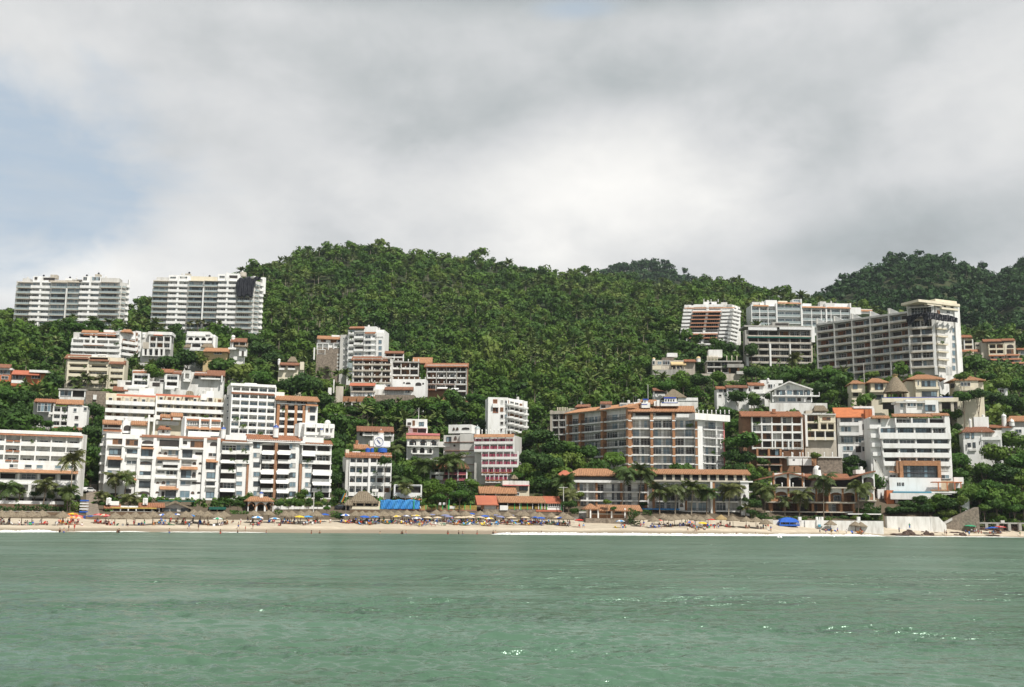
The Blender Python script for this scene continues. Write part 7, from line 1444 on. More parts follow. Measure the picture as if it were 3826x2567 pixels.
# ------------------------------------------------------------------ shades, chairs
def palapa_mesh(seed):
    rg = random.Random(seed);b = MB();n = 18;prof = [(1.95,0),(1.86,.16),(1.25,.62),(.6,1.08),(.16,1.36),(.03,1.5)]
    vs = [];fs = []
    for i,(r,z) in enumerate(prof):
        for k in range(n): a = 6.283*k/n;q = r*(1+rg.uniform(-.05,.05));vs.append((q*math.cos(a),q*math.sin(a),z-(rg.uniform(0,.22) if i == 0 else 0)))
    for i in range(len(prof)-1):
        for k in range(n): fs.append((i*n+k,i*n+(k+1) % n,(i+1)*n+(k+1) % n,(i+1)*n+k))
    b.add(vs,fs,'thatch' if seed != 3 else 'thatchy');b.lathe([(1.8,.05),(1.2,.5),(.1,1.3)],12,'dark')  # dark inner cone paints the shade under the thatch
    return b.mesh('thatch_roof')
PAL = [palapa_mesh(k) for k in range(4)];PPOST = MB().tube([(0,0,-.3),(.02,0,1.1),(0,0,2.5)],[.09,.08,.06],7,'post').mesh('post')
def ground_at(px,py,h):
    X,Y,Z = hit(px,py,h);return X,Y,Z
PALS = {'S1': [(30,165),(150,160),(305,165),(445,170),(580,160),(860,175),(1575,195),(1735,200),(1850,185),(1975,195),(2090,175),(2320,180)],
 'S2': [(200,175),(310,155),(400,165),(500,175),(640,190),(720,175),(1130,165),(1330,160),(1560,170),(1645,170),(1770,170),(1880,160),(1980,170)],
 'S3': [(180,168),(270,172),(360,175),(450,172),(560,170),(660,172),(760,172),(880,160),(1000,165),(1120,170),(1280,155),(1390,160),(1520,160),(1680,170),(1880,170),(1980,165),(2080,160),(2250,180)],
 'S4': [(90,175),(150,180),(290,185),(350,190),(510,195),(670,190),(730,215),(1720,225),(1910,245),(2040,210),(2110,235),(2190,225),(2290,220)],
 'S5': [(30,215),(140,230),(200,240),(310,225),(490,225),(650,240),(830,250),(965,255),(1100,285),(1980,300),(2320,315)],'S6': [(110,325)]}
ZONE = {'S1': 'in front of the left white hotel','S2': 'in front of the striped apartments','S3': 'behind the parasol crowd','S4': 'either side of the brick gatehouse','S5': 'below the right hotel wing','S6': 'against the bright sea wall'}
TOP = []
for s,L_ in PALS.items():
    for i,(x,y) in enumerate(sorted(L_)):
        px,py = zc(s,x,y);X_,Y_,Z_ = ground_at(px,py,3.45)
        new = (s == 'S5' and x == 490)
        t = empty('thatched_sunshade',(X_,Y_,Z_),('freshly thatched yellowish sunshade below the right hotel wing' if new else 'grey thatched sunshade, %s from the left of those %s' % (ordl(i),ZONE[s])),'sunshade','thatched sunshades along the beach',rz=random.uniform(0,6))
        sc = 1.0+random.uniform(-.06,.08);link(bpy.data.objects.new('post',PPOST),t)
        o = link(bpy.data.objects.new('thatch_roof',PAL[3] if new else random.choice(PAL[:3])),t);o.location = (0,0,1.95);o.scale = (sc,sc,1);TOP.append((X_,Y_,Z_))
def parasol_mesh(c1,c2=None):
    b = MB();n = 8;prof = [(1.12,0),(1.05,.10),(.62,.32),(.06,.46)]
    for k in range(n):
        vs = [];c = c2 if (c2 and k % 2) else c1
        for r,z in prof:
            for q in (0,.5,1): a = 6.283*(k+q)/n;rr = r*(1-.03*(q == .5));vs.append((rr*math.cos(a),rr*math.sin(a),z+(.05 if q == .5 and r > 1 else 0)))
        b.add(vs,[(i*3+j,i*3+j+1,i*3+j+4,i*3+j+3) for i in range(3) for j in (0,1)],c)
    return b.mesh('canopy')
PPOLE = MB().tube([(0,0,-.2),(0,0,1.9),(0,0,2.35)],[.03,.025,.02],6,'metal').mesh('pole');_PM = {}
UMB = {'S1': [(120,225,'bluec','whitec'),(900,230,'red','pinkc'),(990,215,'yellowc','orangec'),(1060,245,'red','pinkc'),(990,262,'creamc','orangec'),(1065,268,'orangec','creamc'),(1350,225,'red','pinkc'),(1420,230,'red','creamc'),(1485,243,'red','pinkc'),(2220,228,'bluec','whitec')],
 'S2': [(75,225,'bluec','whitec'),(265,238,'bluec','lblue'),(635,278,'whitec','greenc'),(1175,258,'lblue','whitec'),(1410,278,'lblue','whitec'),(1530,238,'lblue',0),(1750,252,'yellowc',0),(1865,252,'lblue','tarp'),(2090,224,'bluec',0)],
 'S3': [(40,228,'bluec','whitec'),(165,223,'bluec',0),(275,218,'bluec','lblue'),(340,242,'bluec','lblue'),(420,232,'bluec','whitec'),(445,256,'bluec','lblue'),(300,252,'bluec',0),(555,238,'bluec','lblue'),(650,228,'bluec',0),(690,238,'creamc',0),(740,247,'creamc','yellowc'),(805,218,'creamc',0),(860,244,'whitec','gblue'),(970,228,'yellowc','whitec'),(1000,238,'creamc','yellowc'),(1065,213,'creamc',0),(1140,232,'creamc',0),(1158,264,'creamc',0),(1295,264,'creamc',0),
        (1230,224,'gblue',0),(1310,220,'gblue',0),(1400,233,'gblue',0),(1450,252,'gblue',0),(1520,224,'gblue',0),(1015,268,'gblue','whitec'),(1700,223,'gblue',0),(1755,215,'bluec',0),(1590,263,'creamc',0),(1655,262,'creamc',0),(1735,254,'creamc',0),(1745,234,'creamc',0),(1880,230,'creamc',0),(1870,260,'creamc',0),(1940,245,'bluec',0),(2000,276,'yellowc','whitec'),(2080,228,'gblue',0),(2145,252,'gblue',0),(2290,234,'gblue',0),(2305,264,'creamc',0)],
 'S4': [(160,240,'gblue','whitec'),(150,264,'creamc',0),(292,264,'bluec','gblue'),(370,270,'bluec',0),(375,247,'creamc','yellowc'),(410,252,'gblue',0),(577,260,'creamc',0),(642,270,'bluec',0),(890,298,'red',0),(1455,312,'lblue','whitec'),(1968,303,'red','pinkc')],
 'S5': [(70,328,'orangec','bluec'),(235,338,'yellowc',0),(348,292,'red',0)],'S6': [(1903,405,'bluec',0),(1600,378,'greenc',0),(2008,392,'red','pinkc')]}
cnt = {}
for s,L_ in UMB.items():
    for (x,y,c1,c2) in sorted(L_,key=lambda q: (q[0],q[1])):
        px,py = zc(s,x,y);X_,Y_,Z_ = ground_at(px,py,2.15);k = (c1,c2 or None)
        if k not in _PM: _PM[k] = parasol_mesh(*k)
        cnt[k] = cnt.get(k,0)+1;nm = CN[c1]+(' and '+CN[c2] if c2 else '')
        t = empty('beach_parasol',(X_,Y_,Z_),'%s parasol, %s of that colour from the left' % (nm,ordl(cnt[k]-1)),'parasol','parasols on the beach',rz=random.uniform(0,6));t.rotation_euler[0] = random.uniform(-.1,.1)
        link(bpy.data.objects.new('pole',PPOLE),t);o = link(bpy.data.objects.new('canopy',_PM[k]),t);o.location = (0,0,1.9);w = random.uniform(1.15,1.35)*(1.35 if s == 'S6' else 1);o.scale = (w,w,1)
        TOP.append((X_,Y_,Z_))
def chair_mesh():
    b = MB();m = M['whitec'];b.box(-.25,.25,-.25,.25,.38,.42,m);b.box(-.25,.25,.23,.27,.42,.85,m);[b.box(x-.02,x+.02,y-.02,y+.02,0,.38,m) for x in (-.23,.23) for y in (-.23,.23)];b.box(-.28,-.24,-.25,.25,.6,.64,m);b.box(.24,.28,-.25,.25,.6,.64,m);return b.mesh('chair')
CH = chair_mesh()
CHL = {'whitec': 'white plastic chair','wood': 'brown wooden chair','red': 'red folding chair','bluec': 'blue folding chair'}
def chair(X,Y,rz,m):
    o = link(bpy.data.objects.new('beach_chair',CH));o.location = (X,Y,float(zt(X,Y)));o.rotation_euler = (0,0,rz);o.material_slots[0].link = 'OBJECT';o.material_slots[0].material = M[m]
    tag(o,CHL[m]+' in the shade of the beach parasols and thatch','chair',CHL[m]+'s on the sand')
random.seed(99)
SKN = ('skin','skin2','skin3');CL = ('whitec','red','bluec','blackc','blackc','gblue','greenc','pinkc','orangec','creamc','lblue','whitec')
CROWD = [(x,y) for x,y,z in TOP];nseat = 0
for (X_,Y_) in CROWD:
    px,_ = proj(X_,Y_,3);dens = 2
    if px < 240: m = 'whitec'
    elif 370 < px < 440 or 230 < px < 330: m = 'red'
    else: m = random.choice(('wood','whitec','wood','bluec'))
    for q in range(dens):
        xx = X_+random.uniform(-1.9,1.9);yy = Y_-random.uniform(.2,1.9);rz = random.uniform(-.8,.8);chair(xx,yy,rz,m)
        if random.random() < .86:
            c1,c2 = random.choice(CL),random.choice(CL)
            if random.random() < .72: person(xx,yy,float(zt(xx,yy))-.03,'sit','shirt',c1,'shorts',c2,rz=rz,skin=random.choice(SKN),label='person in a %s top and %s shorts seated under the beach shades' % (CN[c1],CN[c2]),group='people seated under the beach shades')
            else: person(xx+.5,yy-.5,float(zt(xx,yy-.5)),random.choice(('stand','arms','walk')),'shirt',c1,'shorts',c2,skin=random.choice(SKN),label='person in a %s top and %s shorts standing by the beach shades' % (CN[c1],CN[c2]),group='people standing by the beach shades')
# reclining chairs with bright cloths
LB = MB();LB.prism([(-.9,.30),(.35,.30),(.85,.82),(.80,.86),(.32,.36),(-.9,.36)],-.28,.28,'whitec');[LB.box(x_-.03,x_+.03,y_-.03,y_+.03,0,.31,'wood') for x_ in (-.8,.3) for y_ in (-.25,.25)];LBm = LB.mesh('lounger')
LC = ('bluec','greenc','orangec','lblue','whitec','red','yellowc')
for k in range(150):
    X_,Y_ = random.choice([c for c in CROWD if 1290 < proj(c[0],c[1],3)[0] < 2130]) if k < 95 else random.choice(CROWD);c_ = random.choice(LC);X_ += random.uniform(-2.2,2.2);Y_ -= random.uniform(0,3.0)
    o = link(bpy.data.objects.new('beach_lounger',LBm));o.location = (X_,Y_,float(zt(X_,Y_)));o.rotation_euler = (0,0,random.uniform(0,6.28));o.material_slots[0].link = 'OBJECT';o.material_slots[0].material = M[c_]
    tag(o,'%s cloth beach lounger among the parasols and thatched shades' % CN[c_],'lounger',CN[c_]+' loungers on the sand')
# bases of drinks tables
TB = MB();TB.lathe([(.03,0),(.03,.68),(.38,.69),(.38,.73)],10,'whitec',0,0,0);TBm = TB.mesh('table')
for i,(X_,Y_) in enumerate(CROWD[::3]):
    o = link(bpy.data.objects.new('round_table',TBm));o.location = (X_+.6,Y_-.4,float(zt(X_+.6,Y_-.4)));tag(o,'small round white table beneath the beach shades','table','round tables on the sand')

# blue tent
def tent():
    px,py = zc('J',680,1470);X_,Y_,Z_ = hit(px,py);t = empty('beach_tent',(X_,Y_,Z_),'royal blue screened tent standing on the sand before the stained sea wall','tent')
    s = 200/2.8*Y_/FPX/2;h = 88/2.8*Y_/FPX;b = MB();w = s*.92
    c = [(-s,-s*.8),(s,-s*.8),(s,s*.8),(-s,s*.8)];tp = [(x*.72,y*.72) for x,y in c]
    for i in range(4):
        (xa,ya),(xb,yb) = c[i],c[(i+1) % 4];(xc,yc),(xd,yd) = tp[i],tp[(i+1) % 4]
        m1 = [(xa,ya,0),(xb,yb,0),(xb,yb,.45),(xa,ya,.45)];b.add(m1,[(0,1,2,3)],'bluec');q = .93;e = .97
        b.add([(xa,ya,h*.42),(xb,yb,h*.42),(xd,yd,h*.8),(xc,yc,h*.8)],[(0,1,2,3)],'bluec')
        b.tube([(xa,ya,0),(xa*q,ya*q,h*.5),(xc,yc,h*.8)],[.16,.14,.1],5,'bluec')
        xm,ym = (xa+xb)/2,(ya+yb)/2;b.tube([(xm,ym,0),(xm,ym,h*.45)],[.14,.14],5,'bluec')
        b.add([(xc,yc,h*.8),(xd,yd,h*.8),(xd*.4,yd*.4,h*.97),(xc*.4,yc*.4,h*.97)],[(0,1,2,3)],'bluec')
    b.add([(x*.4,y*.4,h*.97) for x,y in tp]+[(0,0,h)],[(0,1,4),(1,2,4),(2,3,4),(3,0,4)],'bluec');b.obj('canopy',t)
    b = MB();b.box(-s*.9,s*.9,-s*.7,s*.7,.01,.06,'gblue');b.obj('groundsheet',t)
    for k in range(5): person(X_+random.uniform(-.7,.7)*s,Y_+random.uniform(-.4,.2)*s,Z_+.06,'sit' if k % 2 else 'arms','shirt',('whitec','blackc','gblue','creamc','red')[k],'shorts','blackc',rz=random.uniform(-1,1),label='person in a %s top inside the blue tent' % CN[('whitec','blackc','gblue','creamc','red')[k]])
tent()
# rocks at the right
def rock(s,x,y,wpx,hpx,label):
    px,py = zc(s,x,y);X_,Y_,Z_ = hit(px,py);w = wpx/3.65*Y_/FPX/2;h = hpx/3.65*Y_/FPX;rg = np.random.default_rng(int(x));bm = bmesh.new();bmesh.ops.create_icosphere(bm,subdivisions=4,radius=1)
    for v in bm.verts:
        c = v.co;n = 1+.28*float(_sn(c.x*3+x,c.y*3+c.z*2,1.0))+.13*float(_sn(c.x*9+x,c.z*9+c.y*5,1.0))+rg.uniform(-.02,.02);v.co = Vector((c.x*n*w,c.y*n*w*.6,max(c.z,-.3)*n*h))
    me = bpy.data.meshes.new('rock');bm.to_mesh(me);bm.free();me.materials.append(M['rock']);o = link(bpy.data.objects.new('rock',me));o.location = (X_,Y_,Z_-.05);tag(o,label,'rock','rocks at the water line')
for r_ in (('S6',620,505,260,22,'long flat dark rock at the water, leftmost of the rocks'),('S6',770,502,170,62,'tallest peaked rock at the water below the sea wall'),('S6',860,512,120,16,'low rock shelf just right of the peaked rock'),('S6',955,470,60,16,'small flat rock high on the sand'),('S6',1015,508,90,55,'rounded brown boulder in the middle of the rocks'),('S6',1080,512,70,36,'smaller boulder touching the rounded brown boulder'),
           ('S6',945,512,30,20,'small stone left of the rounded boulder'),('S6',1135,482,60,14,'small flat rock right of the rounded boulder'),('S6',1250,470,36,18,'small rock behind the wading couple'),('S6',1390,478,190,16,'long thin rock shelf on the sand'),('S6',1400,508,80,14,'flat wet rock below the long shelf'),('S6',1500,515,100,40,'dark boulder beside the person in blue'),
           ('S6',1860,510,240,12,'flat rock bed at the water below the blue parasol'),('S6',1780,430,200,30,'brown rock bank under the walkway, left part'),('S6',1960,440,220,50,'brown rock bank under the walkway, middle part'),('S6',2150,415,300,60,'brown rock bank under the walkway, right part'),('S6',1560,415,160,24,'low dark rocks under the walkway, left end')): rock(*r_)
# vehicles and beach odds
def car(z,x,y,m,label,yaw=0.3):
    px,py = zc(z,x,y);X_,Y_,Z_ = hit(px,py);t = empty('parked_car',(X_,Y_,Z_),label,'car',rz=yaw);b = MB()
    b.prism([(-2,.35),(2,.35),(2.05,.8),(1.2,.95),(.7,1.45),(-1.2,1.5),(-1.9,.95),(-2.1,.8)],-.8,.8,m);b.obj('body',t);w = MB();w.prism([(.62,1.38),(1.05,.98),(-1.6,.98),(-1.15,1.42)],-.815,.815,'glass');w.obj('windows',t)
    wh = MB();wh.prism([(.33*math.cos(a),.33*math.sin(a)) for a in np.linspace(0,6.28,15)[:-1]],-.12,.12,'blackc');wm = wh.mesh('wheel')
    for xx in (-1.3,1.3):
        for yy in (-.78,.78): o = link(bpy.data.objects.new('wheel',wm),t);o.location = (xx,yy,.33)
car('G',105,1300,'blackc','dark car parked in the shadow left of the thatch canopy');car('D',690*1.0+145,1165,'whitec','white car on the stone street beside the beach hotel',1.2)
def boat(z,x,y,label,m,yaw):
    px,py = zc(z,x,y);X_,Y_,Z_ = hit(px,py);t = empty('beached_boat',(X_,Y_,Z_),label,'boat',rz=yaw);b = MB();n = 11
    for s in (-1,1):
        vs = []
        for i in range(n): f = i/(n-1);w = .75*math.sin(math.pi*(f*.86+.07))**.6;vs += [(f*5-2.5,s*w,.75+.3*f*f),(f*5-2.5,s*w*.55,.1),(f*5-2.5,0,0)]
        b.add(vs,[(i*3+j,i*3+3+j,i*3+4+j,i*3+1+j) for i in range(n-1) for j in (0,1)],m)
    b.obj('hull',t);s_ = MB();[s_.box(x_-.12,x_+.12,-.62,.62,.5,.56,'wood') for x_ in (-1.2,0,1.2)];s_.obj('bench',t)
boat('S1',1165,290,'small blue boat drawn up between the red parasols at the foot of the street','bluec',.2);boat('S4',830,300,'grey covered boat beside the red parasol near the gatehouse','grey',.4)
for i,(s,x,y) in enumerate((('S5',1268,545),('S5',1305,545),('S5',1690,543),('S5',1868,530),('S5',2025,535))):
    px,py = zc(s,x,y);dx,dz = ray(px,py);Y_ = row_depth(px,py);b = MB();b.lathe([(.05,-.25),(.32,-.1),(.36,.1),(.25,.32),(.08,.42)],10,'whitec');o = b.obj('buoy',loc=(Y_*dx,Y_,0),smooth=True);tag(o,'small white buoy on the water, %s from the left' % ordl(i),'buoy','white buoys off the beach')
def lamp(z,x,ytop,yb,label,arms=True,Y=None):
    px,py = zc(z,x,yb);X_,Y_,Z_ = hit(px,py)
    Y_ = front_of(px,zc(z,x,ytop+10)[1],Y_,3) if Y is None else Y;X_ = Y_*ray(px,py)[0];Z_ = float(zt(X_,Y_));top = CAM_H+Y_*ray(px,zc(z,x,ytop)[1])[1]-Z_
    t = empty('utility_pole',(X_,Y_,Z_),label,'pole');b = MB();b.tube([(0,0,-.5),(0,0,top)],[.16,.11],7,'pale');b.obj('pole',t)
    if arms: b = MB();b.box(-1.3,1.3,-.06,.06,top-.3,top-.15,'pale');b.obj('crossarm',t)
lamp('H',1022,1060,1350,'tall pale concrete pole with a short crossarm beside the orange-roofed restaurant');lamp('F',937,1155,1350,'slim white pole before the right end of the striped apartments',False)
lamp('G',20,295,420,'utility pole with crossarm on the slope left of the arcaded hotel',True,420);lamp('G',907,235,360,'thin white mast above the arched hillside house',False,385);lamp('I',1067,-10,120,'utility pole on the slope above the brick-piered hotel',False,445);lamp('N',88,960,1170,'thin pole left of the thatched cone',False,440)
def flag(z,x,y0,y1,m,label):
    px,py = zc(z,x,y1);X_,Y_,Z_ = hit(px,1940);t = empty('flag',(X_,Y_,Z_),label,'flag');h = CAM_H+Y_*ray(px,zc(z,x,y0)[1])[1]-Z_;b = MB();b.tube([(0,0,0),(0,0,h)],[.04,.03],5,'metal');b.obj('pole',t)
    f = MB();cs = ('red','orangec','yellowc','greenc','bluec')
    for k,c in enumerate(cs): f.add([(-k*.14,0,h),(-(k+1)*.14,.05,h-.1),(-(k+1)*.16-.9,.1,h-2.6),(-k*.16-.9,.1,h-2.4)],[(0,1,2,3)],c)
    f.obj('cloth',t)
flag('G',142,1125,1210,'red','rainbow-striped flag drooping beside the small thatch canopy')
tg = empty('lifeguard_stand',(0,0,0),'stack of blue and white sunbeds at the foot of the stone street','sunbeds');px,py = zc('D',790,1360);X_,Y_,Z_ = hit(px,py);tg.location = (X_,Y_,Z_);tg.name = 'stacked_sunbeds'
for k in range(5): b = MB();b.box(-1,1,-.4,.4,k*.72+.2,k*.72+.55,'bluec' if k in (0,4) else 'whitec');b.obj('sunbed',tg)
# ------------------------------------------------------------------ trees one can tell apart, placed one by one
random.seed(5)
TL = 'leafy tree standing %s'
for (x,y,r,k,fl,lab) in (
 (15,900,38,'bright',.9,'large bright green tree at the left edge above the beach hotel'),(55,912,34,'mix',.9,'rounded tree beside the large one at the left edge'),(22,948,34,'dark',.9,'dark tree just behind the beach hotel roof at the left edge'),(75,962,26,'mix',.9,'olive bush-like tree between hotel roof and gabled hillside house'),(110,968,18,'bright',.7,'small bright tree against the hotel roof line'),
 (120,870,28,'dark',1,'dark tree left of the cream arched block'),(100,885,24,'mix',1,'tree below the long red-roofed house'),(215,935,26,'dark',1.1,'dark tree between the gabled hillside house and the long white hotel'),(212,985,24,'dark',1.3,'tall dark tree beside the street, left of the beachfront apartments'),(205,1040,20,'dark',1.3,'dark tree lower on the street between hotel and apartments'),(208,1085,16,'mix',1.2,'small tree at the foot of the street'),
 (385,828,32,'dark',.9,'left tree of the broad dark mass under the villas'),(425,818,36,'dark',.85,'biggest tree of the broad dark mass under the villas'),(468,822,34,'mix',.9,'middle tree of the mass under the orange-roofed house'),(510,836,34,'mix',.9,'tree below the apricot roof'),(548,850,30,'mix',1,'tree at the right end of the mass above the tile-roofed row'),(590,862,30,'bright',.9,'bright tree above the glazed hotel'),(352,850,24,'mix',.8,'tree left of the row houses below the villas'),
 (595,795,28,'dark',1,'dark tree below the second tower corner'),(625,818,26,'dark',1,'dark tree left of the thatched hilltop house'),(570,775,24,'mix',1,'tree at the foot of the second tower'),(405,772,16,'dark',1.6,'narrow dark tree between the two white villas'),(150,742,24,'mix',.7,'flat-topped tree before the first tower, left one'),(180,748,24,'bright',.7,'flat-topped tree before the first tower, middle'),(215,745,22,'mix',.7,'flat-topped tree before the first tower, right one'),(235,752,16,'mix',.7,'small tree before the first tower right end'),(110,745,20,'dark',.9,'dark tree at the foot of the first tower left end'),
 (455,885,24,'bright',.8,'bright tree behind the long hotel roof, left'),(490,882,28,'mix',.9,'tree behind the long hotel roof, beside the glazed hotel'),
 (655,880,30,'dark',1,'dark tree right of the thatched hilltop house'),(695,876,42,'dark',1,'huge dark rounded tree above the brown-piered block'),(738,880,22,'mix',1.1,'tree beside the zigzag stair wall'),(742,915,26,'dark',1,'dark tree right of the brown-piered block roof'),
 (765,935,26,'mix',1,'tree right of the brown-piered block'),(778,965,26,'dark',1.1,'dark tree above the striped apartments right end'),(772,1000,22,'dark',1.2,'upper dark tree of the column right of the striped apartments'),(776,1045,22,'dark',1.3,'middle dark tree of the column right of the striped apartments'),(774,1090,20,'dark',1.3,'lower dark tree of the column right of the striped apartments'),(776,1125,18,'dark',1,'dark tree at the foot of the column by the striped apartments'),
 (805,940,24,'mix',.9,'tree left above the tiled house behind the arcaded hotel'),(820,965,20,'bright',.8,'bright tree just above the tiled house'),(850,935,28,'mix',1,'tree above the tiled house'),(880,925,28,'dark',.9,'dark tree in the grove above the arcaded hotel'),(905,950,24,'mix',.9,'tree behind the palms beside the arched hillside house'),(930,925,26,'bright',.8,'bright tree in the grove above the arched hillside house'),(965,925,30,'mix',.9,'tree in the middle of the grove under the stone terrace'),(1000,930,30,'bright',.9,'bright green tree right of the boxy upper storey'),(1035,915,28,'mix',.9,'tree below the dark terrace block'),(1040,950,28,'dark',.9,'dark tree right of the arched hillside house'),(1075,945,26,'mix',1,'tree left of the angled white hotel'),(1085,910,24,'bright',.8,'bright tree above the angled white hotel'),(1098,970,22,'dark',.9,'dark tree against the flank of the angled white hotel'),
 (905,1030,20,'dark',1.2,'dark tree right of the arcaded hotel'),(905,1075,22,'dark',1.2,'lower dark tree right of the arcaded hotel'),(945,1055,20,'mix',.9,'tree below the arched hillside house'),(965,1075,22,'mix',.9,'tree behind the small flat white house'),(985,1108,24,'mix',.9,'tree right of the small flat white house'),(1020,1115,26,'mix',.8,'tree above the yellow-fenced terrace'),(1050,1128,24,'bright',.7,'bright tree above the yellow-fenced terrace'),(1075,1105,20,'mix',.9,'tree left of the brown tiled shed'),(1000,1135,20,'bright',.7,'bright shrub-like tree right of the blue tarpaulin'),(880,1050,14,'dark',1.2,'dark tree between arcaded hotel and palms'),
 (1195,1008,34,'dark',.7,'left limb of the vast dark spreading tree beside the brick-piered hotel'),(1235,998,46,'dark',.6,'crown of the vast dark spreading tree beside the brick-piered hotel'),(1265,1020,36,'dark',.8,'right part of the vast dark spreading tree'),(1215,1045,34,'dark',.9,'dark tree under the spreading crown'),(1255,1060,34,'dark',1,'dark tree deep beside the brick-piered hotel'),(1195,1072,24,'mix',.9,'tree right of the pink-railed hotel base'),(1180,1085,18,'bright',.8,'small bright tree by the pink-railed hotel'),(1240,1105,28,'dark',1,'dark tree above the orange-roofed restaurant'),(1275,1110,22,'dark',1.1,'dark tree left of the lower hotel wing'),(1222,1085,14,'bright',.9,'round bright bush above the orange-roofed restaurant'),(1290,1130,18,'dark',1,'dark tree at the end of the orange-roofed restaurant'),
 (1660,940,24,'bright',.9,'bright tree right of the white roof terrace'),(1680,968,22,'bright',1,'bright green tree left of the brown balcony house'),(1693,1005,42,'bright',.75,'big bright spreading tree between the two hotels'),(1672,1040,26,'dark',1,'dark understorey tree below the big bright one'),(1705,1045,24,'dark',1,'dark tree beside the brown balcony house base'),(1685,1070,24,'dark',1,'dark tree above the right hotel wing end'),(1722,1085,18,'mix',1,'tree between right hotel wing and brown arcade hotel'),(1728,1120,18,'dark',1.1,'dark tree left of the brown arcade hotel'),(1722,1150,18,'dark',1,'dark shrub at the gap between the hotels'),
 (1683,905,26,'dark',.9,'blue-green tree over the white hillside house'),(1720,915,20,'mix',.9,'tree below the round-fronted house'),(1755,905,16,'mix',.7,'shrub on the terrace of the gabled house'),
 (1600,868,26,'dark',.9,'dark tree under the domed hillside house'),(1560,870,26,'mix',.9,'tree on the slope above the thatched pavilion'),(1520,880,26,'bright',.9,'bright tree on the slope above the lookout house'),(1640,860,22,'mix',.9,'tree at the foot of the round concrete house'),(1715,850,22,'dark',1,'dark tree between concrete house and unfinished block'),(1715,800,18,'dark',1.5,'tall dark tree left of the unfinished block'),
 (1795,862,26,'mix',.8,'leftmost tree of the grove under the great condominium'),(1825,855,28,'bright',.8,'bright tree in the grove under the great condominium'),(1860,858,28,'mix',.8,'tree in the middle of the grove under the great condominium'),(1895,852,28,'bright',.8,'second bright tree under the great condominium wing'),(1930,862,22,'mix',.8,'tree at the right of the grove under the condominium wing'),(1990,856,18,'mix',.7,'tree above the left ochre villa'),(2040,848,16,'dark',.8,'dark tree below the condominium corner'),(2095,855,14,'bright',.8,'small bright tree under the condominium pillars'),
 (1880,885,24,'dark',1,'dark tree between gabled house and ochre villas'),(1895,905,22,'mix',1,'tree above the vine-covered house'),(1865,925,16,'bright',.7,'shrub above the brown balcony house roof'),
 (2225,828,34,'mix',.85,'big rounded tree mound right of the great condominium'),(2195,860,20,'mix',.8,'tree left of the rounded mound'),(2260,862,22,'bright',.7,'tree right of the rounded mound'),(2290,875,26,'mix',.9,'tree above the tiny cottage'),(2325,880,26,'bright',.9,'tree at the right edge below the terraced hotel'),(2265,905,24,'dark',.9,'dark tree below the tiny cottage'),(2300,915,28,'dark',.9,'dark tree above the far right house'),(2332,925,24,'mix',1,'tree at the right edge above the far right house'),(2205,925,26,'mix',.9,'tree right of the pool deck'),(2235,930,24,'bright',.8,'bright tree above the white corner house'),(2180,945,20,'mix',1,'tree right of the white modern penthouse'),(2185,975,12,'dark',1.2,'thin tree beside the white modern block'),
 (2310,1008,40,'mix',.8,'topmost tree of the wooded bluff at the right edge'),(2270,1035,34,'mix',.9,'upper left tree of the wooded bluff'),(2325,1050,38,'bright',.9,'bright tree on the wooded bluff at the right edge'),(2245,1075,30,'mix',1,'tree on the left flank of the wooded bluff'),(2290,1080,38,'dark',.9,'dark tree in the heart of the wooded bluff'),(2330,1095,34,'mix',1,'tree on the right of the bluff'),(2260,1110,28,'bright',.9,'bright tree low on the bluff'),(2300,1125,30,'mix',.9,'tree low in the middle of the bluff'),(2235,1130,22,'bright',1,'bright shrubby tree beside the stair ramp'),(2335,1140,26,'mix',.9,'tree low at the right edge of the bluff'),(2275,1150,22,'mix',.8,'tree just above the walkway'),(2315,1160,22,'bright',.8,'bright shrubby tree just above the walkway'),(2245,1160,18,'mix',.8,'shrub above the walkway left end'),
 (2168,922,24,'mix',.9,'tree under the rightmost ochre villa, left one'),(2198,905,24,'bright',.9,'bright tree under the rightmost ochre villa'),(2232,898,22,'dark',.9,'dark tree under the rightmost ochre villa'),(1935,905,18,'mix',.9,'tree under the two left ochre villas'),(1985,905,16,'dark',.9,'dark tree under the second ochre villa'),
 (2188,1050,26,'bright',1,'bright tree right of the white modern block'),(2192,1085,22,'mix',1,'tree right of the pool terrace pergola'),(2178,1020,14,'mix',1,'small tree at the side of the white modern block'),(2205,1110,18,'mix',1,'tree above the stair ramp'),
 (1945,1052,24,'dark',.9,'round dark bush left of the red column'),(1925,1065,16,'mix',.9,'small tree left of the dark bush'),(1965,1060,16,'dark',.9,'bush at the foot of the red column'),(1860,1040,14,'mix',.9,'shrub on the pool terrace wall'),(1740,1055,16,'mix',.9,'shrub left under the brown balcony house')):
    MT('Q',x,y,r*.61082/.61082,lab,k,fl,name='tree')
# hanging garden under the pool deck
for i,(x,y,r,fl) in enumerate(((2060,1165,22,.7),(2085,1172,20,.7),(2110,1160,24,.8),(2135,1150,26,.8),(2165,1150,26,.8),(2160,1172,22,.6),(2185,1165,22,.8),(2200,1178,16,.7),(2035,1165,16,.9),(2120,1182,20,.6),(2070,1150,20,.7),(2190,1145,18,.8),(2100,1140,20,.7))):
    MT('Q',x,y,r,'dense green creeper bush, %s from the left over the bright sea wall' % ordl(i),'mix' if i % 2 else 'dark',fl,gap=1.0,name='shrub',group='garden over the sea wall',Y=356+random.uniform(-2,2))
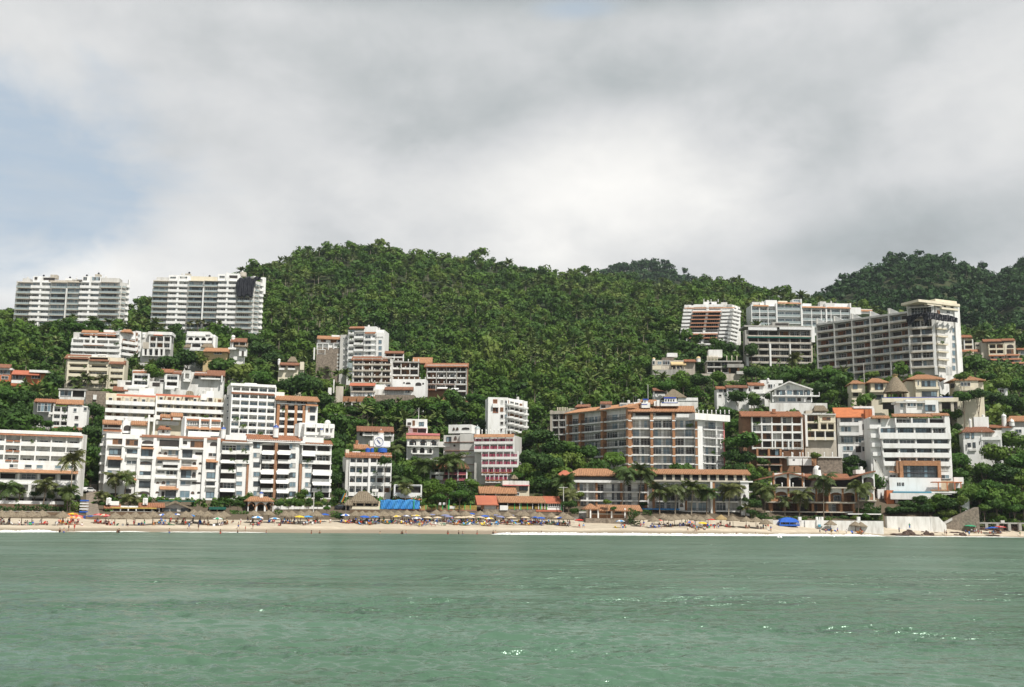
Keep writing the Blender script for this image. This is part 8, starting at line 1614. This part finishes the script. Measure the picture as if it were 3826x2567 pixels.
# planting at the back of the beach
for i,(x,y,r,k) in enumerate(((20,1122,14,'dark'),(50,1130,12,'mix'),(80,1126,13,'dark'),(115,1132,12,'mix'),(150,1128,18,'mix'),(170,1135,14,'dark'),(165,1112,14,'mix'),(130,1120,9,'mix'),(237,1150,9,'bright'),(505,1148,11,'mix'),(525,1143,10,'bright'),(543,1148,13,'dark'),(555,1138,10,'mix'),(615,1142,11,'mix'),(640,1150,9,'dark'),(660,1147,10,'mix'),(685,1150,10,'mix'),(705,1146,10,'dark'),(725,1150,10,'mix'),(745,1160,9,'bright'),(775,1178,13,'mix'),
        (962,1150,10,'mix'),(985,1155,9,'bright'),(1300,1150,18,'dark'),(1310,1165,12,'dark'),(1325,1130,14,'mix'),(1385,1146,12,'mix'),(1400,1160,8,'bright'),(1470,1150,10,'dark'),(1735,1180,11,'dark'),(1755,1185,10,'mix'),(1778,1182,9,'dark'),(1835,1185,9,'mix'),(1865,1180,9,'dark'),(1890,1186,8,'mix'),(1925,1180,10,'dark'),(1950,1182,10,'mix'),(1975,1178,12,'bright'),(1995,1168,12,'dark'),(1960,1165,10,'mix'),(1985,1150,9,'mix'),(1690,1160,10,'dark'),(1700,1140,12,'dark'),(1715,1168,12,'dark'))):
    MT('Q',x,y,r,'low shrub, %s from the left in the planting behind the beach' % ordl(i) if i < 30 else 'low shrub in the planting before the brown arcade hotel',k,.8,name='shrub',gap=1.0,group='shrubs behind the beach')
PM = [('D',680,850,665,1250,105,'tallest coconut palm before the right end of the white beach hotel'),('D',75,1110,55,1300,100,'coconut palm at the left end of the white beach hotel'),('D',435,1080,405,1290,100,'coconut palm in the middle of the white beach hotel front'),('D',655,1150,640,1290,80,'low bushy palm before the white beach hotel'),('D',180,1160,170,1290,50,'small palm before the white beach hotel'),
 ('E',185,1010,180,1240,95,'left palm of the pair before the scattered-window apartments'),('E',290,1020,262,1250,80,'right palm of the pair before the scattered-window apartments'),('E',325,1210,318,1320,90,'short palm with hanging golden fronds before the beach bar'),('E',60,1180,70,1290,60,'dark small palm at the street corner'),
 ('G',735,985,740,1240,105,'palm rising through the blue tarpaulin terrace'),('G',765,1060,770,1240,70,'lower palm beside the blue tarpaulin'),('G',718,620,715,835,95,'palm with pale trunk right of the emblem tower'),('G',665,640,652,960,90,'tall palm just right of the arcaded hotel'),('G',770,460,775,700,85,'dark palm in front of the boxy upper storey'),('G',975,820,958,1190,120,'palm before the pink tiled house, left one'),('G',1200,790,1140,1225,120,'palm before the pink tiled house, leaning right'),('G',1300,760,1210,1235,110,'palm leaning over the pink tiled house roof'),('G',640,1060,632,1180,70,'palm in the gap left of the small flat white house'),
 ('H',830,800,822,975,105,'pale-trunked palm against the vast dark tree'),('H',1030,1000,1020,1300,110,'palm at the right end of the orange-roofed restaurant'),('H',1080,1140,1075,1330,90,'lower palm between the restaurant and the hotel wing'),
 ('I',830,890,795,1250,115,'palm before the left hotel wing, left of the pair'),('I',1010,900,965,1250,110,'palm before the left hotel wing, right of the pair'),('I',1190,1100,1188,1350,120,'first palm of the row before the right hotel wing'),('I',1375,1075,1350,1350,110,'second palm of the row before the right hotel wing'),('I',1535,1070,1520,1350,110,'third palm of the row before the right hotel wing'),('I',1685,1110,1680,1350,100,'fourth palm of the row before the right hotel wing'),('I',1935,1075,1910,1360,120,'fifth palm of the row, before the white stair tower'),('I',170,1000,160,1260,90,'palm just left of the left hotel wing'),
 ('J',450,1080,440,1380,115,'palm with pale trunk left of the brown arcade hotel'),('J',825,1140,800,1380,105,'low palm before the brown arcade hotel'),('J',1055,985,1058,1400,120,'tallest palm before the brown arcade hotel'),('J',1440,1060,1420,1410,110,'palm before the right end of the brown arcade hotel'),('J',240,1270,240,1350,45,'little palm at the foot of the stair tower'),('J',650,1200,650,1300,70,'bushy palm on the brown arcade hotel terrace'),
 ('L',745,900,748,1030,75,'palm before the red-awning tower, taller one'),('L',815,1000,810,1100,60,'palm above the golden dome, shorter one'),('L',640,960,640,1060,55,'palm behind the yellow barrel roof'),('L',290,930,292,1040,60,'grey-trunked palm left of the domed house'),('M',815,1070,830,1375,90,'palm before the unfinished block'),('M',1200,1080,1230,1300,80,'thin-crowned palm before the great condominium wing'),
 ('B',170,830,170,925,36,'left palm of the row of small palms under the second tower'),('B',235,840,235,925,34,'second small palm under the second tower'),('B',300,835,302,925,34,'third small palm under the second tower'),('B',680,810,690,915,42,'bushy palm under the middle of the second tower'),('B',780,790,782,915,36,'fourth small palm under the second tower'),('B',850,785,850,915,36,'fifth small palm under the second tower'),('B',925,800,920,915,36,'sixth small palm under the second tower'),('B',985,805,985,930,34,'seventh small palm under the second tower'),('B',1065,790,1058,935,38,'last small palm under the second tower'),('B',1310,900,1310,960,45,'palm under the tarp corner of the second tower'),('B',1110,970,1105,1100,70,'large palm between the domed villa and the dark-roofed house'),
 ('A',265,780,265,920,50,'left palm before the first tower'),('A',330,760,320,910,50,'middle palm before the first tower'),('A',420,790,415,920,45,'right palm before the first tower'),('A',215,1330,215,1420,70,'palm above the orange-trimmed house'),('D',710,85,706,195,55,'left palm before the cream arched block'),('D',828,85,824,205,55,'right palm before the cream arched block'),('D',975,80,970,200,50,'third palm before the cream arched block'),
 ('C',548,850,542,990,85,'palm with golden trunk left of the white slab tower'),('C',1090,1350,1095,1480,110,'broad shaggy palm below the brick terrace'),('C',60,900,60,980,70,'palm below the thatched hilltop house'),('C',1900,1430,1900,1540,80,'palm left of the angled white hotel'),('C',1670,490,1680,580,100,'dark palm on the forest slope above the rust roof'),
 ('K',525,895,525,990,36,'left little palm on the pool terrace'),('K',607,895,607,990,36,'middle little palm on the pool terrace'),('K',703,910,703,990,36,'right little palm on the pool terrace'),('K',190,150,190,230,60,'palm below the ochre villas'),('J',300,130,300,220,80,'palm below the round-fronted house'),('J',1230,90,1230,200,75,'palm between gabled house and ochre villas')]
for q in PM:
    ax,ay = zc(q[0],q[1],q[2]);bx,by = zc(q[0],q[3],q[4]);palm(ax,ay,bx,by,q[5]/ZM[q[0]][2],q[6])
def hedge(z,x0,x1,y0,y1,m,label,out=0):
    """clipped or rambling hedge along the back of the beach"""
    ax,ay = zc(z,x0,y1);bx,by = zc(z,x1,y1);mx_ = (ax+bx)/2;X,Y,Zg = hit(mx_,min(ay,1938));Y = front_of(mx_,zc(z,x0,(y0+y1)/2)[1],Y,2.2)-out
    L = (bx-ax)*Y/FPX;X0 = Y*ray(ax,ay)[0];zt_ = CAM_H+Y*ray(mx_,zc(z,x0,y0)[1])[1];Zg = float(zt(X0+L/2,Y));H = max(zt_-Zg,.8);rg = np.random.default_rng(abs(int(ax))+7);n = int(L*H*26)
    p = np.stack([rg.random(n)*L,rg.normal(0,.45,n),(rg.random(n)**.8)*H],-1);p[:,2] *= 1+.22*_sn(p[:,0],p[:,0]*0,2.5)
    nr = rg.normal(size=(n,3))+np.array([0,-.8,.5]);nr /= np.linalg.norm(nr,axis=1)[:,None];a = np.cross(nr,rg.normal(size=(n,3)));a /= np.linalg.norm(a,axis=1)[:,None];b = np.cross(nr,a);s = rg.uniform(.16,.34,(n,1));a *= s;b *= s*.7
    o = link(bpy.data.objects.new('hedge',quads_mesh('hedge',np.stack([p-a-b*.4,p+a*.2-b,p+a,p-a*.1+b],1),M[m])));o.location = (X0,Y,Zg-.1);o.rotation_euler = (0,0,R(18 if ax < 1300 else 2));tag(o,label,'hedge')
for q in (('D',-40,130,1290,1345,'leafd','dark hedge before the left end of the beach hotel terrace'),('D',130,420,1275,1345,'leafd','long dark flowering hedge under the cream terrace parasols'),('D',420,610,1290,1345,'leafd','dark hedge right of the terrace parasols'),('D',600,760,1230,1350,'leaf','tall loose hedge beside the stacked sunbeds'),
 ('E',85,145,1318,1350,'leafb','little bright clipped hedge at the foot of the stone street'),('F',-30,130,1240,1305,'leaf','dark hedge at the base of the arched apartments right end'),('F',165,320,1195,1300,'leafd','dark overgrown hedge left of the arched kiosk'),('F',150,320,1330,1370,'leafb','low yellow-green hedge left of the arched kiosk'),('F',565,760,1245,1300,'leafd','hedge right of the arched kiosk'),('F',760,920,1225,1300,'leaf','hedge below the brown-striped bays'),('F',920,1100,1240,1305,'leafd','hedge at the right end of the striped apartments'),('F',570,640,1330,1372,'leafb','low bright hedge right of the kiosk arches'),('F',1100,1190,1340,1400,'leaf','bushy hedge beside the dark parked car'),
 ('G',640,930,1160,1200,'leafd','dark hedge behind the blue tarpaulin'),('G',940,1210,1130,1255,'leaf','tall tangled hedge behind the left yellow fence'),('G',1200,1500,1120,1260,'leafd','tall tangled hedge behind the right yellow fence'),('H',1100,1250,1290,1345,'leafd','dark hedge left of the brick gatehouse'),('I',1010,1110,1300,1360,'leafd','dark hedge right of the brick gatehouse'),('I',860,980,1290,1385,'leafd','dark hedge behind the gatehouse posts'),
 ('J',290,480,1320,1420,'leafd','deep dark hedge between the hotel stair tower and the brown arcade hotel'),('J',520,790,1370,1410,'leaf','hedge above the blue tent'),('J',800,1150,1375,1415,'leafd','dark hedge above the stained sea wall, middle'),('J',1150,1420,1370,1415,'leafd','dark hedge above the stained sea wall, right'),('J',1410,1680,1350,1420,'leaf','planted hedge above the end of the stained sea wall'),('J',1480,1660,1240,1345,'leafd','dark garden hedge under the brown hotel right corner')):
    hedge(*q)
def wallrow(z,x0,x1,y0,y1,m,label):
    b = Bld('garden_wall',label,'wall',z,x0,x1,y0,y1,yaw=20 if zc(z,x0,y0)[0] < 1300 else 2,depth=.4,dY=0,prot=False);b.B('wall',m,x0,y0,x1,None,d=.35);b.B('coping','pale',x0,y0-3,x1,y0,f=.06,d=.47)
wallrow('D',-40,600,1345,1375,'post','low wall behind the white chairs on the left, darkened for shade');wallrow('D',810,960,1385,1420,'post','steps wall at the foot of the street, darkened for shade');wallrow('E',130,560,1345,1380,'post','low wall below the tiled beach bar, darkened for shade')  # dark post colour on these walls paints the shade behind the sunshades
wallrow('G',190,500,1298,1345,'post','base wall under the thatched restaurant, darkened for shade');wallrow('H',1185,1262,1318,1385,'white2','grey-white wall left of the brick gatehouse')
# ------------------------------------------------------------------ trees between the houses, then the forest on the hills
def grow():
    rng = np.random.default_rng(11)
    P = scatter(300,1120,7.6,-.56,.60,zt,3.4,5.9,rng)
    bk = back_y(P[:,0]/P[:,1]);P = P[P[:,1] > bk+np.where(P[:,0]/P[:,1] > .39,10,26)]
    keep = [];singles = []
    for p in P:
        X,Y,Z,r = p;t = X/Y
        if blocked(X,Y,r*.35): continue
        px,py = proj(X,Y,Z)
        if Y < 640 and covers(X,Y,Z,Z+r*2,r*.8):
            if covers(X,Y,Z,Z+r*1.1,r*.45): continue
            p = p.copy();p[3] = r*.55
        keep.append(p)
    keep = np.array(keep)
    # of the trees in view the nearest 250 are single objects
    vis = [i for i in range(len(keep)) if -150 < proj(*keep[i][:3])[0] < PW+150]
    vis.sort(key=lambda i: keep[i][1]);pick = set(vis[:250])
    for i in vis[:250]:
        X,Y,Z,r = keep[i]
        tree(X,Y,Z-.5,r*random.uniform(.9,1.15),r*random.uniform(.7,1.2)+.4,'leafy green tree among others on the slope between the houses','trees on the slope between the houses',flat=random.uniform(.8,1.15))
    S = scatter(300,700,5.6,-.56,.60,zt,1.5,2.7,rng);S = S[S[:,1] > back_y(S[:,0]/S[:,1])+np.where(S[:,0]/S[:,1] > .385,5,30)];n = 0
    S = S[np.argsort(S[:,1])]
    for X,Y,Z,r in S:
        if not (-60 < proj(X,Y,Z)[0] < PW+60) or blocked(X,Y,0) or covers(X,Y,Z,Z+r*1.3,r*.6,.10): continue
        n += 1
        if n > 285: break
        tree(X,Y,Z-.3,r,r*.55,'low green bush on the slope among the houses','bushes on the slope among the houses',name='bush')
    U = scatter(292,760,2.7,-.56,.60,zt,.8,1.6,rng);U = U[U[:,1] > back_y(U[:,0]/U[:,1])+np.where(U[:,0]/U[:,1] > .385,3,24)];U = U[[not blocked(u[0],u[1],-.5) for u in U]]
    rg = np.random.default_rng(77);Qs = []
    cl = [crown_quads(16,.38,rg,lobes=4,flat=.7) for _ in range(8)]
    for X,Y,Z,r in U: Qs.append(cl[rg.integers(8)]*r*1.25+np.array([X,Y,Z+r*.25]))
    Q = np.concatenate(Qs);o = link(bpy.data.objects.new('undergrowth',quads_mesh('undergrowth',Q,M['leaff'],np.repeat(np.clip(rg.normal(.45,.25,len(U)),0,1),64))));tag(o,'low tangled green undergrowth covering the slopes among the houses',None,None,'stuff')
    rest = keep[[i for i in range(len(keep)) if i not in pick]]
    forest('hill_forest',rest,5,M['leaff'],210,.165,.24,'dense green forest with palms covering the hillside above the houses')
    for k,(T,YY,Z) in enumerate(FH):
        Yc = YY[0,0];sp = 11 if k else 14;n0 = []
        cols = np.linspace(0,T.shape[0]-1,int((T[-1,0]-T[0,0])*YY.mean()/sp)).astype(int)
        js = np.linspace(8,T.shape[1]*.74,int((YY[0,int(T.shape[1]*.74)]-YY[0,8])/sp)).astype(int)
        a,b = np.meshgrid(cols,js,indexing='ij');a = a.ravel();b = b.ravel()
        X = T[a,b]*YY[a,b]+rng.uniform(-sp/2,sp/2,len(a));Yp = YY[a,b]+rng.uniform(-sp/2,sp/2,len(a))
        Q = np.column_stack([X,Yp,Z[a,b],rng.uniform(.55,.95,len(a))*sp*.85])
        forest('far_forest',Q,31+k,M['leafh'],110,.21,.05,['dark green forest on the small distant summit','forest on the high hill behind the condominiums, darkened for cloud shade'][k],mp=M['leafh'])
grow()
# ------------------------------------------------------------------ sea air
def haze():
    b = MB();b.box(-2600,2600,-60,2400,-9,640,'glass');me = b.mesh('haze');me.materials.clear();o = link(bpy.data.objects.new('haze',me))
    m = bpy.data.materials.new('sea_air');m.use_nodes = True;N = m.node_tree.nodes;N.remove(N['Principled BSDF']);v = N.new('ShaderNodeVolumePrincipled')
    v.inputs['Color'].default_value = (.80,.88,1,1);v.inputs['Density'].default_value = .00006;v.inputs['Anisotropy'].default_value = .2
    m.node_tree.links.new(v.outputs[0],N['Material Output'].inputs['Volume']);me.materials.append(m);tag(o,'thin sea haze between the boat and the hills',None,None,'stuff')
haze()
